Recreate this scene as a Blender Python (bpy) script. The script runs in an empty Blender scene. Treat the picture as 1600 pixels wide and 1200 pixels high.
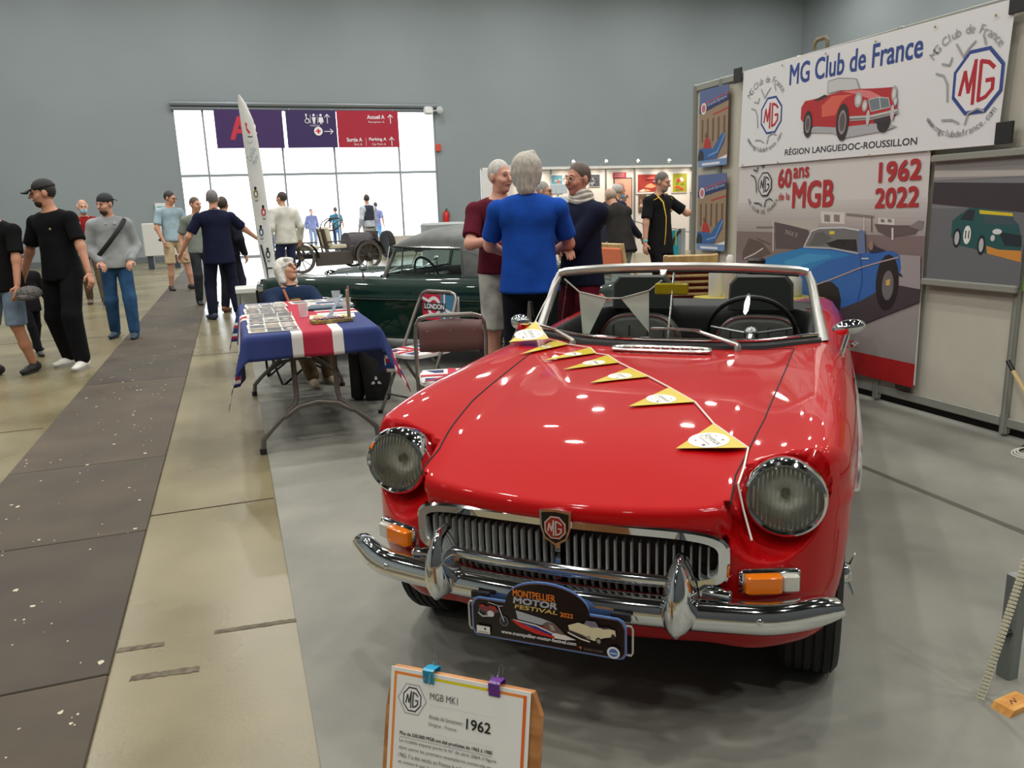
import bpy, bmesh, math, random
import numpy as np
from mathutils import Vector, Matrix
PI = math.pi
SC = bpy.context.scene
COL = SC.collection

# ------------------------------------------------------------ camera
CAM_H, CAM_PITCH, CAM_ROLL, CAM_YAW, FPX = 1.42, .221, -.034, .334, 1222.
_f = np.array([math.sin(CAM_YAW)*math.cos(CAM_PITCH), math.cos(CAM_YAW)*math.cos(CAM_PITCH), -math.sin(CAM_PITCH)])
_r0 = np.array([math.cos(CAM_YAW), -math.sin(CAM_YAW), 0.]); _u0 = np.cross(_r0, _f)
_c, _s = math.cos(CAM_ROLL), math.sin(CAM_ROLL)
_r = _c*_r0+_s*_u0; _u = -_s*_r0+_c*_u0
cam = bpy.data.cameras.new('camera'); camo = bpy.data.objects.new('camera', cam); COL.objects.link(camo)
camo.matrix_world = Matrix([[_r[0], _u[0], -_f[0], 0], [_r[1], _u[1], -_f[1], 0], [_r[2], _u[2], -_f[2], CAM_H], [0, 0, 0, 1]])
cam.sensor_width = 36; cam.lens = FPX/1600*36; cam.clip_start = .02; cam.clip_end = 300
SC.camera = camo

# ------------------------------------------------------------ world, light, exposure
SC.view_settings.view_transform = 'Standard'; SC.view_settings.look = 'None'
SC.view_settings.gamma = 1; SC.view_settings.use_curve_mapping = False
SC.view_settings.exposure = 0.12
w = bpy.data.worlds.new('sky'); SC.world = w; w.use_nodes = True
bg = w.node_tree.nodes['Background']; bg.inputs[0].default_value = (.86, .93, 1, 1); bg.inputs[1].default_value = 5.0
LAMP_POWER = 70.

# where a picture point lies on a plane of the hall (used to read real sizes off the photograph)
def ray(px, py): return _f+(px-800)/FPX*_r-(py-600)/FPX*_u
def on_x(px, py, X): d = ray(px, py); return Vector((X, d[1]*X/d[0], CAM_H+d[2]*X/d[0]))
def on_y(px, py, Y): d = ray(px, py); return Vector((d[0]*Y/d[1], Y, CAM_H+d[2]*Y/d[1]))
def on_z(px, py, Z=0.): d = ray(px, py); k = (Z-CAM_H)/d[2]; return Vector((d[0]*k, d[1]*k, Z))

# ------------------------------------------------------------ materials
def lin(c):
    return tuple((v/255/12.92 if v/255 <= .04045 else ((v/255+.055)/1.055)**2.4) for v in c[:3])
_mc = {}
def mat(c, rough=.6, metal=0., coat=0., trans=0., emit=0., alpha=1., ior=1.5, spec=.5, sheen=0.):
    k = (tuple(c), rough, metal, coat, trans, emit, alpha, ior, spec, sheen)
    if k in _mc: return _mc[k]
    m = bpy.data.materials.new('material'); m.use_nodes = True
    b = m.node_tree.nodes['Principled BSDF']; L = lin(c)
    b.inputs['Base Color'].default_value = (*L, 1); b.inputs['Roughness'].default_value = rough
    b.inputs['Metallic'].default_value = metal; b.inputs['Coat Weight'].default_value = coat; b.inputs['Coat Roughness'].default_value = .03
    b.inputs['Transmission Weight'].default_value = trans; b.inputs['Alpha'].default_value = alpha; b.inputs['IOR'].default_value = ior
    b.inputs['Specular IOR Level'].default_value = spec; b.inputs['Sheen Weight'].default_value = sheen
    if emit: b.inputs['Emission Color'].default_value = (*L, 1); b.inputs['Emission Strength'].default_value = emit
    m.diffuse_color = (*L, 1); _mc[k] = m; return m
def noisy(c1, c2, scale=4., rough=.6, rough2=None, detail=6., bump=0., bscale=None, metal=0., stretch=None, lo=.35, hi=.65, coat=0., spec=.5):
    """two tones mixed by noise in object space, with optional bump"""
    m = bpy.data.materials.new('material'); m.use_nodes = True; N = m.node_tree; b = N.nodes['Principled BSDF']
    tc = N.nodes.new('ShaderNodeTexCoord'); src = tc.outputs['Object']
    if stretch:
        mp = N.nodes.new('ShaderNodeMapping'); mp.inputs['Scale'].default_value = stretch; N.links.new(src, mp.inputs[0]); src = mp.outputs[0]
    n = N.nodes.new('ShaderNodeTexNoise'); n.inputs['Scale'].default_value = scale; n.inputs['Detail'].default_value = detail; N.links.new(src, n.inputs['Vector'])
    r = N.nodes.new('ShaderNodeValToRGB'); r.color_ramp.elements[0].position = lo; r.color_ramp.elements[1].position = hi
    r.color_ramp.elements[0].color = (*lin(c1), 1); r.color_ramp.elements[1].color = (*lin(c2), 1)
    N.links.new(n.outputs['Fac'], r.inputs[0]); N.links.new(r.outputs[0], b.inputs['Base Color'])
    b.inputs['Roughness'].default_value = rough; b.inputs['Metallic'].default_value = metal; b.inputs['Coat Weight'].default_value = coat
    b.inputs['Specular IOR Level'].default_value = spec
    if rough2 is not None:
        mr = N.nodes.new('ShaderNodeMapRange'); mr.inputs['To Min'].default_value = rough; mr.inputs['To Max'].default_value = rough2
        N.links.new(n.outputs['Fac'], mr.inputs[0]); N.links.new(mr.outputs[0], b.inputs['Roughness'])
    if bump:
        n2 = N.nodes.new('ShaderNodeTexNoise'); n2.inputs['Scale'].default_value = bscale or scale*8; n2.inputs['Detail'].default_value = 4; N.links.new(src, n2.inputs['Vector'])
        bp = N.nodes.new('ShaderNodeBump'); bp.inputs['Strength'].default_value = bump; bp.inputs['Distance'].default_value = .01
        N.links.new(n2.outputs['Fac'], bp.inputs['Height']); N.links.new(bp.outputs[0], b.inputs['Normal'])
    return m
def glass(tint=(245, 250, 248), rough=0., ior=1.45, thin=True):
    """thin clear sheet: light passes straight, with fresnel reflections"""
    k = ('glass', tint, rough)
    if k in _mc: return _mc[k]
    m = bpy.data.materials.new('material'); m.use_nodes = True; N = m.node_tree
    N.nodes.remove(N.nodes['Principled BSDF']); out = N.nodes['Material Output']
    t = N.nodes.new('ShaderNodeBsdfTransparent'); t.inputs[0].default_value = (*lin(tint), 1)
    g = N.nodes.new('ShaderNodeBsdfGlossy'); g.inputs['Roughness'].default_value = rough
    f = N.nodes.new('ShaderNodeFresnel'); f.inputs[0].default_value = ior
    x = N.nodes.new('ShaderNodeMixShader'); N.links.new(f.outputs[0], x.inputs[0]); N.links.new(t.outputs[0], x.inputs[1]); N.links.new(g.outputs[0], x.inputs[2])
    N.links.new(x.outputs[0], out.inputs[0]); _mc[k] = m; return m
CHROME = mat((225, 228, 230), .06, 1.); STEEL = mat((160, 163, 165), .3, 1.); ALU = mat((150, 153, 150), .42, .8)
BLACKP = mat((22, 22, 24), .45); RUBBER = mat((26, 26, 27), .75); WHITE = mat((225, 226, 224), .6)

# ------------------------------------------------------------ mesh collecting
class M:
    def __init__(s, flip=False): s.v = []; s.f = []; s.m = []; s.mats = []; s.flip = flip
    def mi(s, mt):
        if mt not in s.mats: s.mats.append(mt)
        return s.mats.index(mt)
    def add(s, vs, fs, mt=None):
        o = len(s.v); s.v += [tuple(v) for v in vs]; s.f += [tuple(o+i for i in f) for f in fs]
        s.m += [s.mi(mt) if mt else 0]*len(fs); return s
    def box(s, c, d, mt=None, R=None, taper=1.):
        vs = []
        for z in (-1, 1):
            t = taper if z > 0 else 1
            for x, y in ((-1, -1), (1, -1), (1, 1), (-1, 1)): vs.append(Vector((x*d[0]/2*t, y*d[1]/2*t, z*d[2]/2)))
        if R is not None: vs = [R @ v for v in vs]
        vs = [v+Vector(c) for v in vs]
        return s.add(vs, [(3, 2, 1, 0), (4, 5, 6, 7), (0, 1, 5, 4), (1, 2, 6, 5), (2, 3, 7, 6), (3, 0, 4, 7)], mt)
    def bbox(s, c, d, mt=None, R=None, b=.01):
        """box with chamfered edges"""
        hx, hy, hz = d[0]/2, d[1]/2, d[2]/2; b = min(b, hx*.49, hy*.49, hz*.49); vs = []; ring = []
        for z, k in ((-hz, b), (-hz+b, 0), (hz-b, 0), (hz, b)):
            x, y = hx-k, hy-k; q = b
            for p in ((x-q, -y), (x, -y+q), (x, y-q), (x-q, y), (-x+q, y), (-x, y-q), (-x, -y+q), (-x+q, -y)): vs.append(Vector((p[0], p[1], z)))
        if R is not None: vs = [R @ v for v in vs]
        vs = [v+Vector(c) for v in vs]
        fs = [tuple(range(7, -1, -1)), tuple(range(24, 32))]
        for r in range(3):
            for i in range(8): j = (i+1) % 8; fs.append((r*8+i, r*8+j, r*8+8+j, r*8+8+i))
        return s.add(vs, fs, mt)
    def tube(s, pts, r, n=8, mt=None, closed=False, caps=True, flat=None):
        pts = [Vector(p) for p in pts]; k = len(pts); rs = r if isinstance(r, (list, tuple)) else [r]*k
        T = []
        for i in range(k):
            a = pts[(i-1) % k] if (closed or i > 0) else pts[i]; b = pts[(i+1) % k] if (closed or i < k-1) else pts[i]
            T.append((b-a).normalized())
        up = Vector((0, 0, 1)) if abs(T[0].z) < .9 else Vector((0, 1, 0))
        if flat: up = Vector(flat[1])
        nrm = (up-T[0]*up.dot(T[0])).normalized(); vs = []
        for i in range(k):
            if flat: nrm = (up-T[i]*up.dot(T[i])).normalized()
            elif i: nrm = (nrm-T[i]*nrm.dot(T[i])); nrm = nrm.normalized() if nrm.length > 1e-6 else up
            bi = T[i].cross(nrm); fl = flat[0] if flat else 1.
            for j in range(n):
                a = 2*PI*j/n+PI/n; vs.append(pts[i]+nrm*(math.cos(a)*rs[i]*fl)+bi*(math.sin(a)*rs[i]))
        fs = []
        for i in range(k if closed else k-1):
            q = (i+1) % k
            for j in range(n): l = (j+1) % n; fs.append((i*n+j, i*n+l, q*n+l, q*n+j))
        if caps and not closed: fs += [tuple(range(n-1, -1, -1)), tuple(range((k-1)*n, k*n))]
        return s.add(vs, fs, mt)
    def lathe(s, prof, c, axis=(0, 0, 1), n=20, mt=None, cap=True, sx=1.):
        """prof: list of (radius, along)"""
        ax = Vector(axis).normalized(); a = Vector((0, 0, 1)) if abs(ax.z) < .9 else Vector((0, 1, 0))
        e1 = ax.cross(a).normalized(); e2 = ax.cross(e1); vs = []
        for r, h in prof:
            for j in range(n): t = 2*PI*j/n; vs.append(Vector(c)+ax*h+e1*(math.cos(t)*r*sx)+e2*(math.sin(t)*r))
        fs = []
        for i in range(len(prof)-1):
            for j in range(n): l = (j+1) % n; fs.append((i*n+j, i*n+l, i*n+n+l, i*n+n+j))
        if cap: fs += [tuple(range(n-1, -1, -1)), tuple(range((len(prof)-1)*n, len(prof)*n))]
        return s.add(vs, fs, mt)
    def grid(s, P, mt=None, cu=False, cv=False):
        nu, nv = len(P), len(P[0]); vs = [p for r in P for p in r]; fs = []
        for i in range(nu if cu else nu-1):
            for j in range(nv if cv else nv-1):
                a, b = (i+1) % nu, (j+1) % nv; fs.append((i*nv+j, a*nv+j, a*nv+b, i*nv+b))
        return s.add(vs, fs, mt)
    def ball(s, c, r, mt=None, n=10, R=None):
        r = (r, r, r) if not isinstance(r, (tuple, list)) else r; P = []
        for i in range(n//2+1):
            t = PI*i/(n//2)
            P.append([])
            for j in range(n):
                q = 2*PI*j/n; v = Vector((r[0]*math.sin(t)*math.cos(q), r[1]*math.sin(t)*math.sin(q), r[2]*math.cos(t)))
                if R is not None: v = R @ v
                P[-1].append(v+Vector(c))
        return s.grid(P, mt, cv=True)
    def prism(s, pts, d, mt=None):
        """polygon pts extruded by vector d"""
        n = len(pts); d = Vector(d); vs = [Vector(p) for p in pts]+[Vector(p)+d for p in pts]
        fs = [tuple(range(n-1, -1, -1)), tuple(range(n, 2*n))]+[(i, (i+1) % n, n+(i+1) % n, n+i) for i in range(n)]
        return s.add(vs, fs, mt)
    def mesh(s, name, fix=True):
        me = bpy.data.meshes.new(name)
        v = [(-a, b, c) for a, b, c in s.v] if s.flip else s.v
        f = [t[::-1] for t in s.f] if s.flip else s.f
        me.from_pydata(v, [], f)
        for mt in s.mats: me.materials.append(mt)
        if len(s.mats) > 1: me.polygons.foreach_set('material_index', s.m)
        if fix:
            b = bmesh.new(); b.from_mesh(me); bmesh.ops.remove_doubles(b, verts=b.verts, dist=1e-6); bmesh.ops.recalc_face_normals(b, faces=b.faces); b.to_mesh(me); b.free()
        return me
def tag(o, label=None, cat=None, group=None, kind=None):
    if label: o['label'] = label
    if cat: o['category'] = cat
    if group: o['group'] = group
    if kind: o['kind'] = kind
    return o
def obj(name, m, mt=None, parent=None, smooth=40, fix=True, **kw):
    if mt is not None: m.mats = [mt]; m.m = [0]*len(m.f)
    me = m.mesh(name, fix) if isinstance(m, M) else m
    if smooth:
        me.polygons.foreach_set('use_smooth', [True]*len(me.polygons))
        if smooth < 170: me.set_sharp_from_angle(angle=math.radians(smooth))
    o = bpy.data.objects.new(name, me); COL.objects.link(o)
    if parent is not None: o.parent = parent
    return tag(o, **kw)
def thing(name, label, cat, loc=(0, 0, 0), rz=0., group=None):
    o = bpy.data.objects.new(name, None); COL.objects.link(o); o.empty_display_size = .1
    o.location = loc; o.rotation_euler = (0, 0, rz); return tag(o, label, cat, group)
def struct(name, m, mt=None, parent=None, smooth=None): return obj(name, m, mt, parent, smooth, kind='structure')
def dup(root, loc=None, rz=None, label=None, group=None):
    r = root.copy(); COL.objects.link(r)
    if loc is not None: r.location = loc
    if rz is not None: r.rotation_euler = (0, 0, rz)
    if label: r['label'] = label
    if group: r['group'] = group
    for ch in list(root.children):
        c = ch.copy(); COL.objects.link(c); c.parent = r
        for g in list(ch.children):
            d = g.copy(); COL.objects.link(d); d.parent = c
    return r
# ------------------------------------------------------------ writing and flat print
_tc = {}
def text_geo(t):
    if t in _tc: return _tc[t]
    cu = bpy.data.curves.new('t', 'FONT'); cu.body = t; cu.resolution_u = 3; cu.size = 1
    o = bpy.data.objects.new('t', cu); COL.objects.link(o)
    me = bpy.data.meshes.new_from_object(o.evaluated_get(bpy.context.evaluated_depsgraph_get()))
    vs = [(v.co.x, v.co.y) for v in me.vertices]; fs = [tuple(p.vertices) for p in me.polygons]
    bpy.data.objects.remove(o); bpy.data.meshes.remove(me); _tc[t] = (vs, fs); return _tc[t]
class Print(M):
    """flat coloured print on a plane: o origin, x and y unit vectors, n out of the surface"""
    def __init__(s, o, x, y, n, lift=.0012, step=.0003, flip=False, rough=.45):
        super().__init__(flip); s.o = Vector(o); s.x = Vector(x); s.y = Vector(y); s.n = Vector(n); s.l = lift; s.st = step; s.rough = rough
    def P(s, u, v): return s.o+s.x*u+s.y*v+s.n*s.l
    def up(s, k=1): s.l += s.st*k
    def poly(s, pts, c, up=True):
        if up: s.up()
        n = len(pts); vs = [s.P(*p) for p in pts]
        if n <= 4: s.add(vs, [tuple(range(n))], mat(c, s.rough)); return
        from mathutils.geometry import tessellate_polygon
        fs = tessellate_polygon([[Vector((p[0], p[1], 0)) for p in pts]]); s.add(vs, [tuple(f) for f in fs], mat(c, s.rough))
    def rect(s, u0, v0, u1, v1, c, up=True): s.poly([(u0, v0), (u1, v0), (u1, v1), (u0, v1)], c, up)
    def ell(s, u, v, a, b, c, n=20, up=True, a0=0, a1=2*PI): s.poly([(u+a*math.cos(a0+(a1-a0)*i/n), v+b*math.sin(a0+(a1-a0)*i/n)) for i in range(n)], c, up)
    def line(s, pts, wd, c, closed=False):
        s.up(); n = len(pts); k = n if closed else n-1
        for i in range(k):
            s.up(.25)
            a = Vector(pts[i]); b = Vector(pts[(i+1) % n]); d = (b-a)
            if d.length < 1e-9: continue
            d = d.normalized()*wd/2; q = Vector((-d.y, d.x)); s.add([s.P(*(a-d*.5+q)), s.P(*(a-d*.5-q)), s.P(*(b+d*.5-q)), s.P(*(b+d*.5+q))], [(0, 1, 2, 3)], mat(c, s.rough))
    def text(s, t, u, v, w, h, c, shear=0., ang=0., bold=0., cx=False):
        """text fitted to the box w wide and h tall with lower left corner u, v"""
        vs, fs = text_geo(t)
        if not vs: return
        x0 = min(p[0] for p in vs); x1 = max(p[0] for p in vs); y0 = min(p[1] for p in vs); y1 = max(p[1] for p in vs)
        sx = w/(x1-x0); sy = h/(y1-y0)
        s.up(); ca, sa = math.cos(ang), math.sin(ang); offs = [(0, 0)] if not bold else [(0, 0), (bold, 0), (0, bold), (bold, bold), (bold*.5, bold*.5)]
        for k, (ox, oy) in enumerate(offs):
            out = []
            for p in vs:
                a = (p[0]-x0)*sx+ox; b = (p[1]-y0)*sy+oy; a += b*shear; out.append(s.P(u+a*ca-b*sa, v+a*sa+b*ca)+s.n*(k*s.st*.15))
            s.add(out, fs, mat(c, s.rough))
    def arc_text(s, t, u, v, rad, a0, a1, h, c, inside=False):
        n = len(t)
        for i, ch in enumerate(t):
            if ch == ' ': continue
            a = a0+(a1-a0)*(i+.5)/n; vs, fs = text_geo(ch)
            x0 = min(p[0] for p in vs); x1 = max(p[0] for p in vs); sc = h/.73; r = a+(PI/2 if inside else -PI/2)
            ca, sa = math.cos(r), math.sin(r); bu, bv = u+rad*math.cos(a), v+rad*math.sin(a)
            s.add([s.P(bu+((p[0]-(x0+x1)/2)*sc)*ca-p[1]*sc*sa, bv+((p[0]-(x0+x1)/2)*sc)*sa+p[1]*sc*ca) for p in vs], fs, mat(c, s.rough))
    def mg(s, u, v, a, b, c_edge, c_let, c_in, skew=0.):
        """octagon badge with the two letters"""
        T = lambda x, y: (u+x*a, v+y*b+skew*x*a)
        o8 = [(math.cos(PI/8+i*PI/4)/math.cos(PI/8), math.sin(PI/8+i*PI/4)/math.cos(PI/8)) for i in range(8)]
        s.poly([T(x, y) for x, y in o8], c_edge); s.poly([T(x*.88, y*.88) for x, y in o8], c_in)
        w = .12*min(a, b)*1.15
        s.line([T(-.68, -.34), T(-.52, .36), T(-.33, -.30), T(-.12, .62), T(-.12, -.66)][:4], w, c_let)
        s.line([T(-.12, .66), T(-.12, -.68)], w, c_let)
        s.line([T(.62, .34), T(.40, .52), T(.10, .60), T(.10, -.60), T(.38, -.52), T(.62, -.30), T(.62, -.02), T(.36, -.02)], w, c_let)
# ------------------------------------------------------------ hall shell
WALLY = 29.7; CEIL = 10.5; XL, XR, YB = -16., 24., -8.
def floor_material():
    m = noisy((106, 98, 73), (138, 129, 99), 1.1, .16, .42, 8, .04, 60, lo=.3, hi=.72); return m
m = M(); m.add([(XL, YB, 0), (XR, YB, 0), (XR, WALLY+.3, 0), (XL, WALLY+.3, 0)], [(0, 1, 2, 3)])
floor = struct('floor', m, floor_material())
JM = mat((52, 46, 38), .9)
# saw cut joints of the slab
m = M()
for Y in (4.02, 8.85, 13.7, 18.5, 23.3): m.box((-.22, Y, .0012), (.58, .007, .0024))
for Y in (6.2, 11., 15.8, 20.6): m.box((-6.4, Y, .0012), (10., .007, .0024))
obj('slab_joint', m, JM, floor, None, kind='structure')
# tape residue stuck to the slab
for i, (a, b, wd) in enumerate((((335, 988), (468, 968), .026), ((183, 1017), (257, 1006), .03), ((204, 1060), (312, 1045), .034))):
    A, B = on_z(*a), on_z(*b); d = (B-A).normalized(); q = Vector((-d.y, d.x, 0)); m = M(); rnd = random.Random(i)
    L = []; R = []
    for k in range(25):
        p = A.lerp(B, k/24); L.append(p+q*(wd/2*(rnd.uniform(.75, 1.15))*(1 if 0 < k < 24 else .6))+Vector((0, 0, .0015))); R.append(p-q*(wd/2*(rnd.uniform(.75, 1.15)))+Vector((0, 0, .0015)))
    m.grid([L, R]); obj('tape_residue', m, noisy((66, 58, 44), (104, 95, 76), 40, .7), floor, None)
# boards over the service trench
BM = [noisy((56, 48, 37), (75, 66, 52), 2.2, .62, .8, 9, .05, 80), noisy((62, 53, 41), (80, 70, 56), 2.0, .62, .8, 9, .05, 80), noisy((52, 45, 36), (69, 61, 49), 2.4, .62, .8, 9, .05, 80)]
ys = [.2, 1.35, on_z(60, 1080)[1], on_z(120, 848)[1], on_z(150, 728)[1], on_z(225, 596)[1]]
while ys[-1] < 28.4: ys.append(ys[-1]+1.25)
me = None
for i in range(len(ys)-1):
    y0, y1 = ys[i]+.004, ys[i+1]-.004; m = M(); m.bbox((-.935, (y0+y1)/2, .005), (.845, y1-y0, .012), b=.003)
    obj('trench_board', m, BM[i % 3], floor, None)
# dried paint and paper flecks on the boards
rnd = random.Random(5); m = M()
for k in range(300):
    y = 1.6+rnd.random()**1.7*12; x = rnd.uniform(-1.33, -.54); r = rnd.choice((.003, .004, .005, .007, .011))*rnd.uniform(.7, 1.2); n = 7
    m.add([(x+r*rnd.uniform(.5, 1.2)*math.cos(2*PI*j/n), y+r*rnd.uniform(.5, 1.6)*math.sin(2*PI*j/n), .0118) for j in range(n)], [tuple(range(n))])
obj('paint_flecks', m, mat((186, 180, 156), .8), floor, None, kind='stuff')
# stand carpet
m = M(); m.box((6.03, 6.5, .004), (11.9, 17., .008))
carpet = struct('floor_carpet', m, noisy((113, 114, 107), (141, 141, 132), 1.7, .55, .8, 10, .25, 260, lo=.3, hi=.7))
m = M(); A, B = on_z(1330, 722, .0085), on_z(1600, 832, .0085); d = (B-A).normalized(); q = Vector((-d.y, d.x, 0))*.02
m.add([A-q-d*1.5, A+q-d*1.5, B+q+d*.6, B-q+d*.6], [(0, 1, 2, 3)]); obj('seam_tape', m, mat((84, 84, 78), .5), carpet, None)

WALLM = noisy((134, 144, 148), (141, 151, 155), .25, .75, None, 3)
WX0, WX1, WZ1 = -1.40, 7.62, 5.11
m = M(); T = .3
for x0, x1, z0, z1 in ((XL, WX0, 0, CEIL), (WX1, XR, 0, CEIL), (WX0, WX1, WZ1, CEIL)): m.box(((x0+x1)/2, WALLY+T/2, (z0+z1)/2), (x1-x0, T, z1-z0))
struct('wall_back', m, WALLM)
m = M(); m.box((XL-.15, (YB+WALLY)/2, CEIL/2), (.3, WALLY-YB+.6, CEIL)); struct('wall_left', m, WALLM)
m = M(); m.box((XR+.15, (YB+WALLY)/2, CEIL/2), (.3, WALLY-YB+.6, CEIL)); struct('wall_right', m, WALLM)
m = M(); m.box(((XL+XR)/2, YB-.15, CEIL/2), (XR-XL+.6, .3, CEIL)); struct('wall_front', m, mat((66, 70, 72), .9))
m = M(); m.box(((XL+XR)/2, (YB+WALLY)/2, CEIL+.15), (XR-XL+.6, WALLY-YB+.6, .3)); struct('ceiling', m, mat((38, 41, 43), .9))
m = M(); m.box((WX0-(WX0-XL)/2, WALLY-.02, .1), (WX0-XL, .04, .2)); struct('baseboard_left', m, mat((96, 103, 106), .6))
# window wall
FR = mat((150, 158, 166), .4, .3)
win = thing('window_1', None, None, (0, 0, 0)); tag(win, kind='structure')
vx = [WX0, on_y(330, 300, WALLY)[0], on_y(448, 300, WALLY)[0], on_y(528, 300, WALLY)[0], on_y(628, 300, WALLY)[0], WX1]
m = M()
for i, x in enumerate(vx): m.box((x, WALLY+.1, WZ1/2), (.11 if i in (0, 5) else .07, .12, WZ1))
for z in (2.86, WZ1-.05, .05): m.box(((WX0+WX1)/2, WALLY+.1, z), (WX1-WX0, .11, .09))
obj('window_frame', m, FR, win, None)
G = glass((250, 252, 252))
for i in range(5):
    for z0, z1 in ((.1, 2.82), (2.9, WZ1-.1)):
        if z0 < 1 and i in (1, 2, 3): continue   # the doors in the middle stand open
        m = M(); m.box(((vx[i]+vx[i+1])/2, WALLY+.1, (z0+z1)/2), (vx[i+1]-vx[i]-.08, .008, z1-z0)); obj('pane', m, G, win, None)
# roller shutter case and rail above
m = M(); A, B = on_y(265, 161, WALLY-.12), on_y(684, 166, WALLY-.12)
m.tube([A, B], .09, 10); m.tube([A+Vector((0, .05, -.16)), B+Vector((0, .05, -.16))], .07, 6); struct('trim_1', m, mat((128, 136, 142), .45, .3))
# outside
m = M(); m.add([(-40, WALLY+.3, -.02), (60, WALLY+.3, -.02), (60, 120, -.02), (-40, 120, -.02)], [(0, 1, 2, 3)]); struct('ground', m, mat((205, 205, 200), .8))
# ceiling lamps
def lamp(x, y, first=[]):
    loc = (x, y, CEIL-.05)
    if first: o = dup(first[0], loc)
    else:
        o = thing('ceiling_lamp', 'round high bay lamp hung under the hall ceiling', 'lamp', loc, 0, 'high bay lamps under the ceiling'); first.append(o)
        m = M(); m.lathe([(.05, 0), (.06, -.25), (.2, -.38), (.26, -.5)], (0, 0, 0), n=16, cap=False); obj('housing', m, mat((60, 62, 64), .5), o)
        m = M(); m.lathe([(.001, -.46), (.24, -.46)], (0, 0, 0), n=16, cap=False); obj('diffuser', m, mat((255, 250, 240), .5, emit=4.), o)
    l = bpy.data.lights.new('lamp_light', 'AREA'); l.shape = 'DISK'; l.size = .42; l.energy = LAMP_POWER; l.color = (1., .965, .90)
    lo = bpy.data.objects.new('lamp_light', l); COL.objects.link(lo); lo.parent = o; lo.location = (0, 0, -.52)
for ix in range(7):
    for iy in range(8): lamp(-11.+ix*5.2+(1.3 if iy % 2 else 0), -5.+iy*4.4)
# ------------------------------------------------------------ roadster (car frame: x to the side seen right in front view, y forward, z up)
def table(pts, sig=.1, lo=-3.6, hi=1.1):
    t = np.arange(lo, hi, .01); p = np.array(pts, float); p = p[np.argsort(p[:, 0])]
    v = np.interp(t, p[:, 0], p[:, 1]); k = np.exp(-.5*(np.arange(-40, 41)*.01/sig)**2); k /= k.sum()
    v = np.convolve(np.pad(v, 40, 'edge'), k, 'valid'); return lambda y: np.interp(y, t, v)
ZC = table([(-3.6, .66), (-3.15, .74), (-2.9, .79), (-2.4, .835), (-2, .84), (-1.2, .825), (-.85, .822), (-.5, .812), (0, .79), (.3, .764), (.5, .724), (.62, .690), (.75, .655)], .09)
ZW = table([(-3.6, .70), (-3.1, .77), (-2.7, .83), (-2, .845), (-1.2, .838), (-.5, .845), (0, .840), (.2, .832), (.4, .815), (.52, .79), (.62, .75), (.8, .68)], .06)
HW = table([(-3.6, .55), (-3.15, .66), (-2.8, .715), (-2.2, .745), (-1., .748), (-.3, .735), (.1, .715), (.35, .693), (.5, .665), (.65, .60)], .08)
def smooth(a, b, x): t = np.clip((x-a)/(b-a), 0, 1); return t*t*(3-2*t)
def smax(a, b, k): h = np.clip(.5+.5*(a-b)/k, 0, 1); return b*(1-h)+a*h+k*h*(1-h)
def g_top(x, y):
    ax = np.abs(x); t = smooth(.36, .62, ax); zc = ZC(y)+.012*smooth(-.9, -.2, y)*smooth(.6, .2, y)*(1-(ax/.4)**2)
    z = zc*(1-t)+ZW(y)*t
    return z-np.clip(ax-.61, 0, 1)**2*3.2
def F_body(x, y, z):
    ax = np.abs(x)
    top = (z-g_top(x, y))*.95
    h = HW(y)-.36*np.clip(z-.64, 0, 1)**2-.16*np.clip(.58-z, 0, 1)**1.5*1.0+.006*np.exp(-((z-.655)/.02)**2)
    side = ax-h
    front = (y-(.648-.30*ax**2-.35*ax**6*4-.55*np.clip(.46-z, 0, 1)**1.3*1.2-.06*np.clip(z-.60, 0, 1)-.040*smooth(.655,.60,z)*smooth(.50,.34,ax)))*.97
    rear = -(y-(-3.17+.10*ax**2*1.6+.25*np.clip(.45-z, 0, 1)+.35*np.clip(z-.62, 0, 1)))
    f = smax(top, side, .07); f = smax(f, front, .055-.036*smooth(.52,.34,ax)); f = smax(f, rear, .07); f = smax(f, (.27-.05*smooth(.0, .5, y)*0-z)*1., .04)
    # headlamp bowls
    dx = ax-.540; dz = z-.705-.0*y; r = np.sqrt(dx*dx+dz*dz); R = .097+np.clip(y-.49, 0, 1)*.25+.045*smooth(-.02, .1, -dz)*smooth(.40, .52, y)
    bowl = np.maximum((r-R)*.9, .40-y)
    return smax(f, -bowl, .008)
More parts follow.
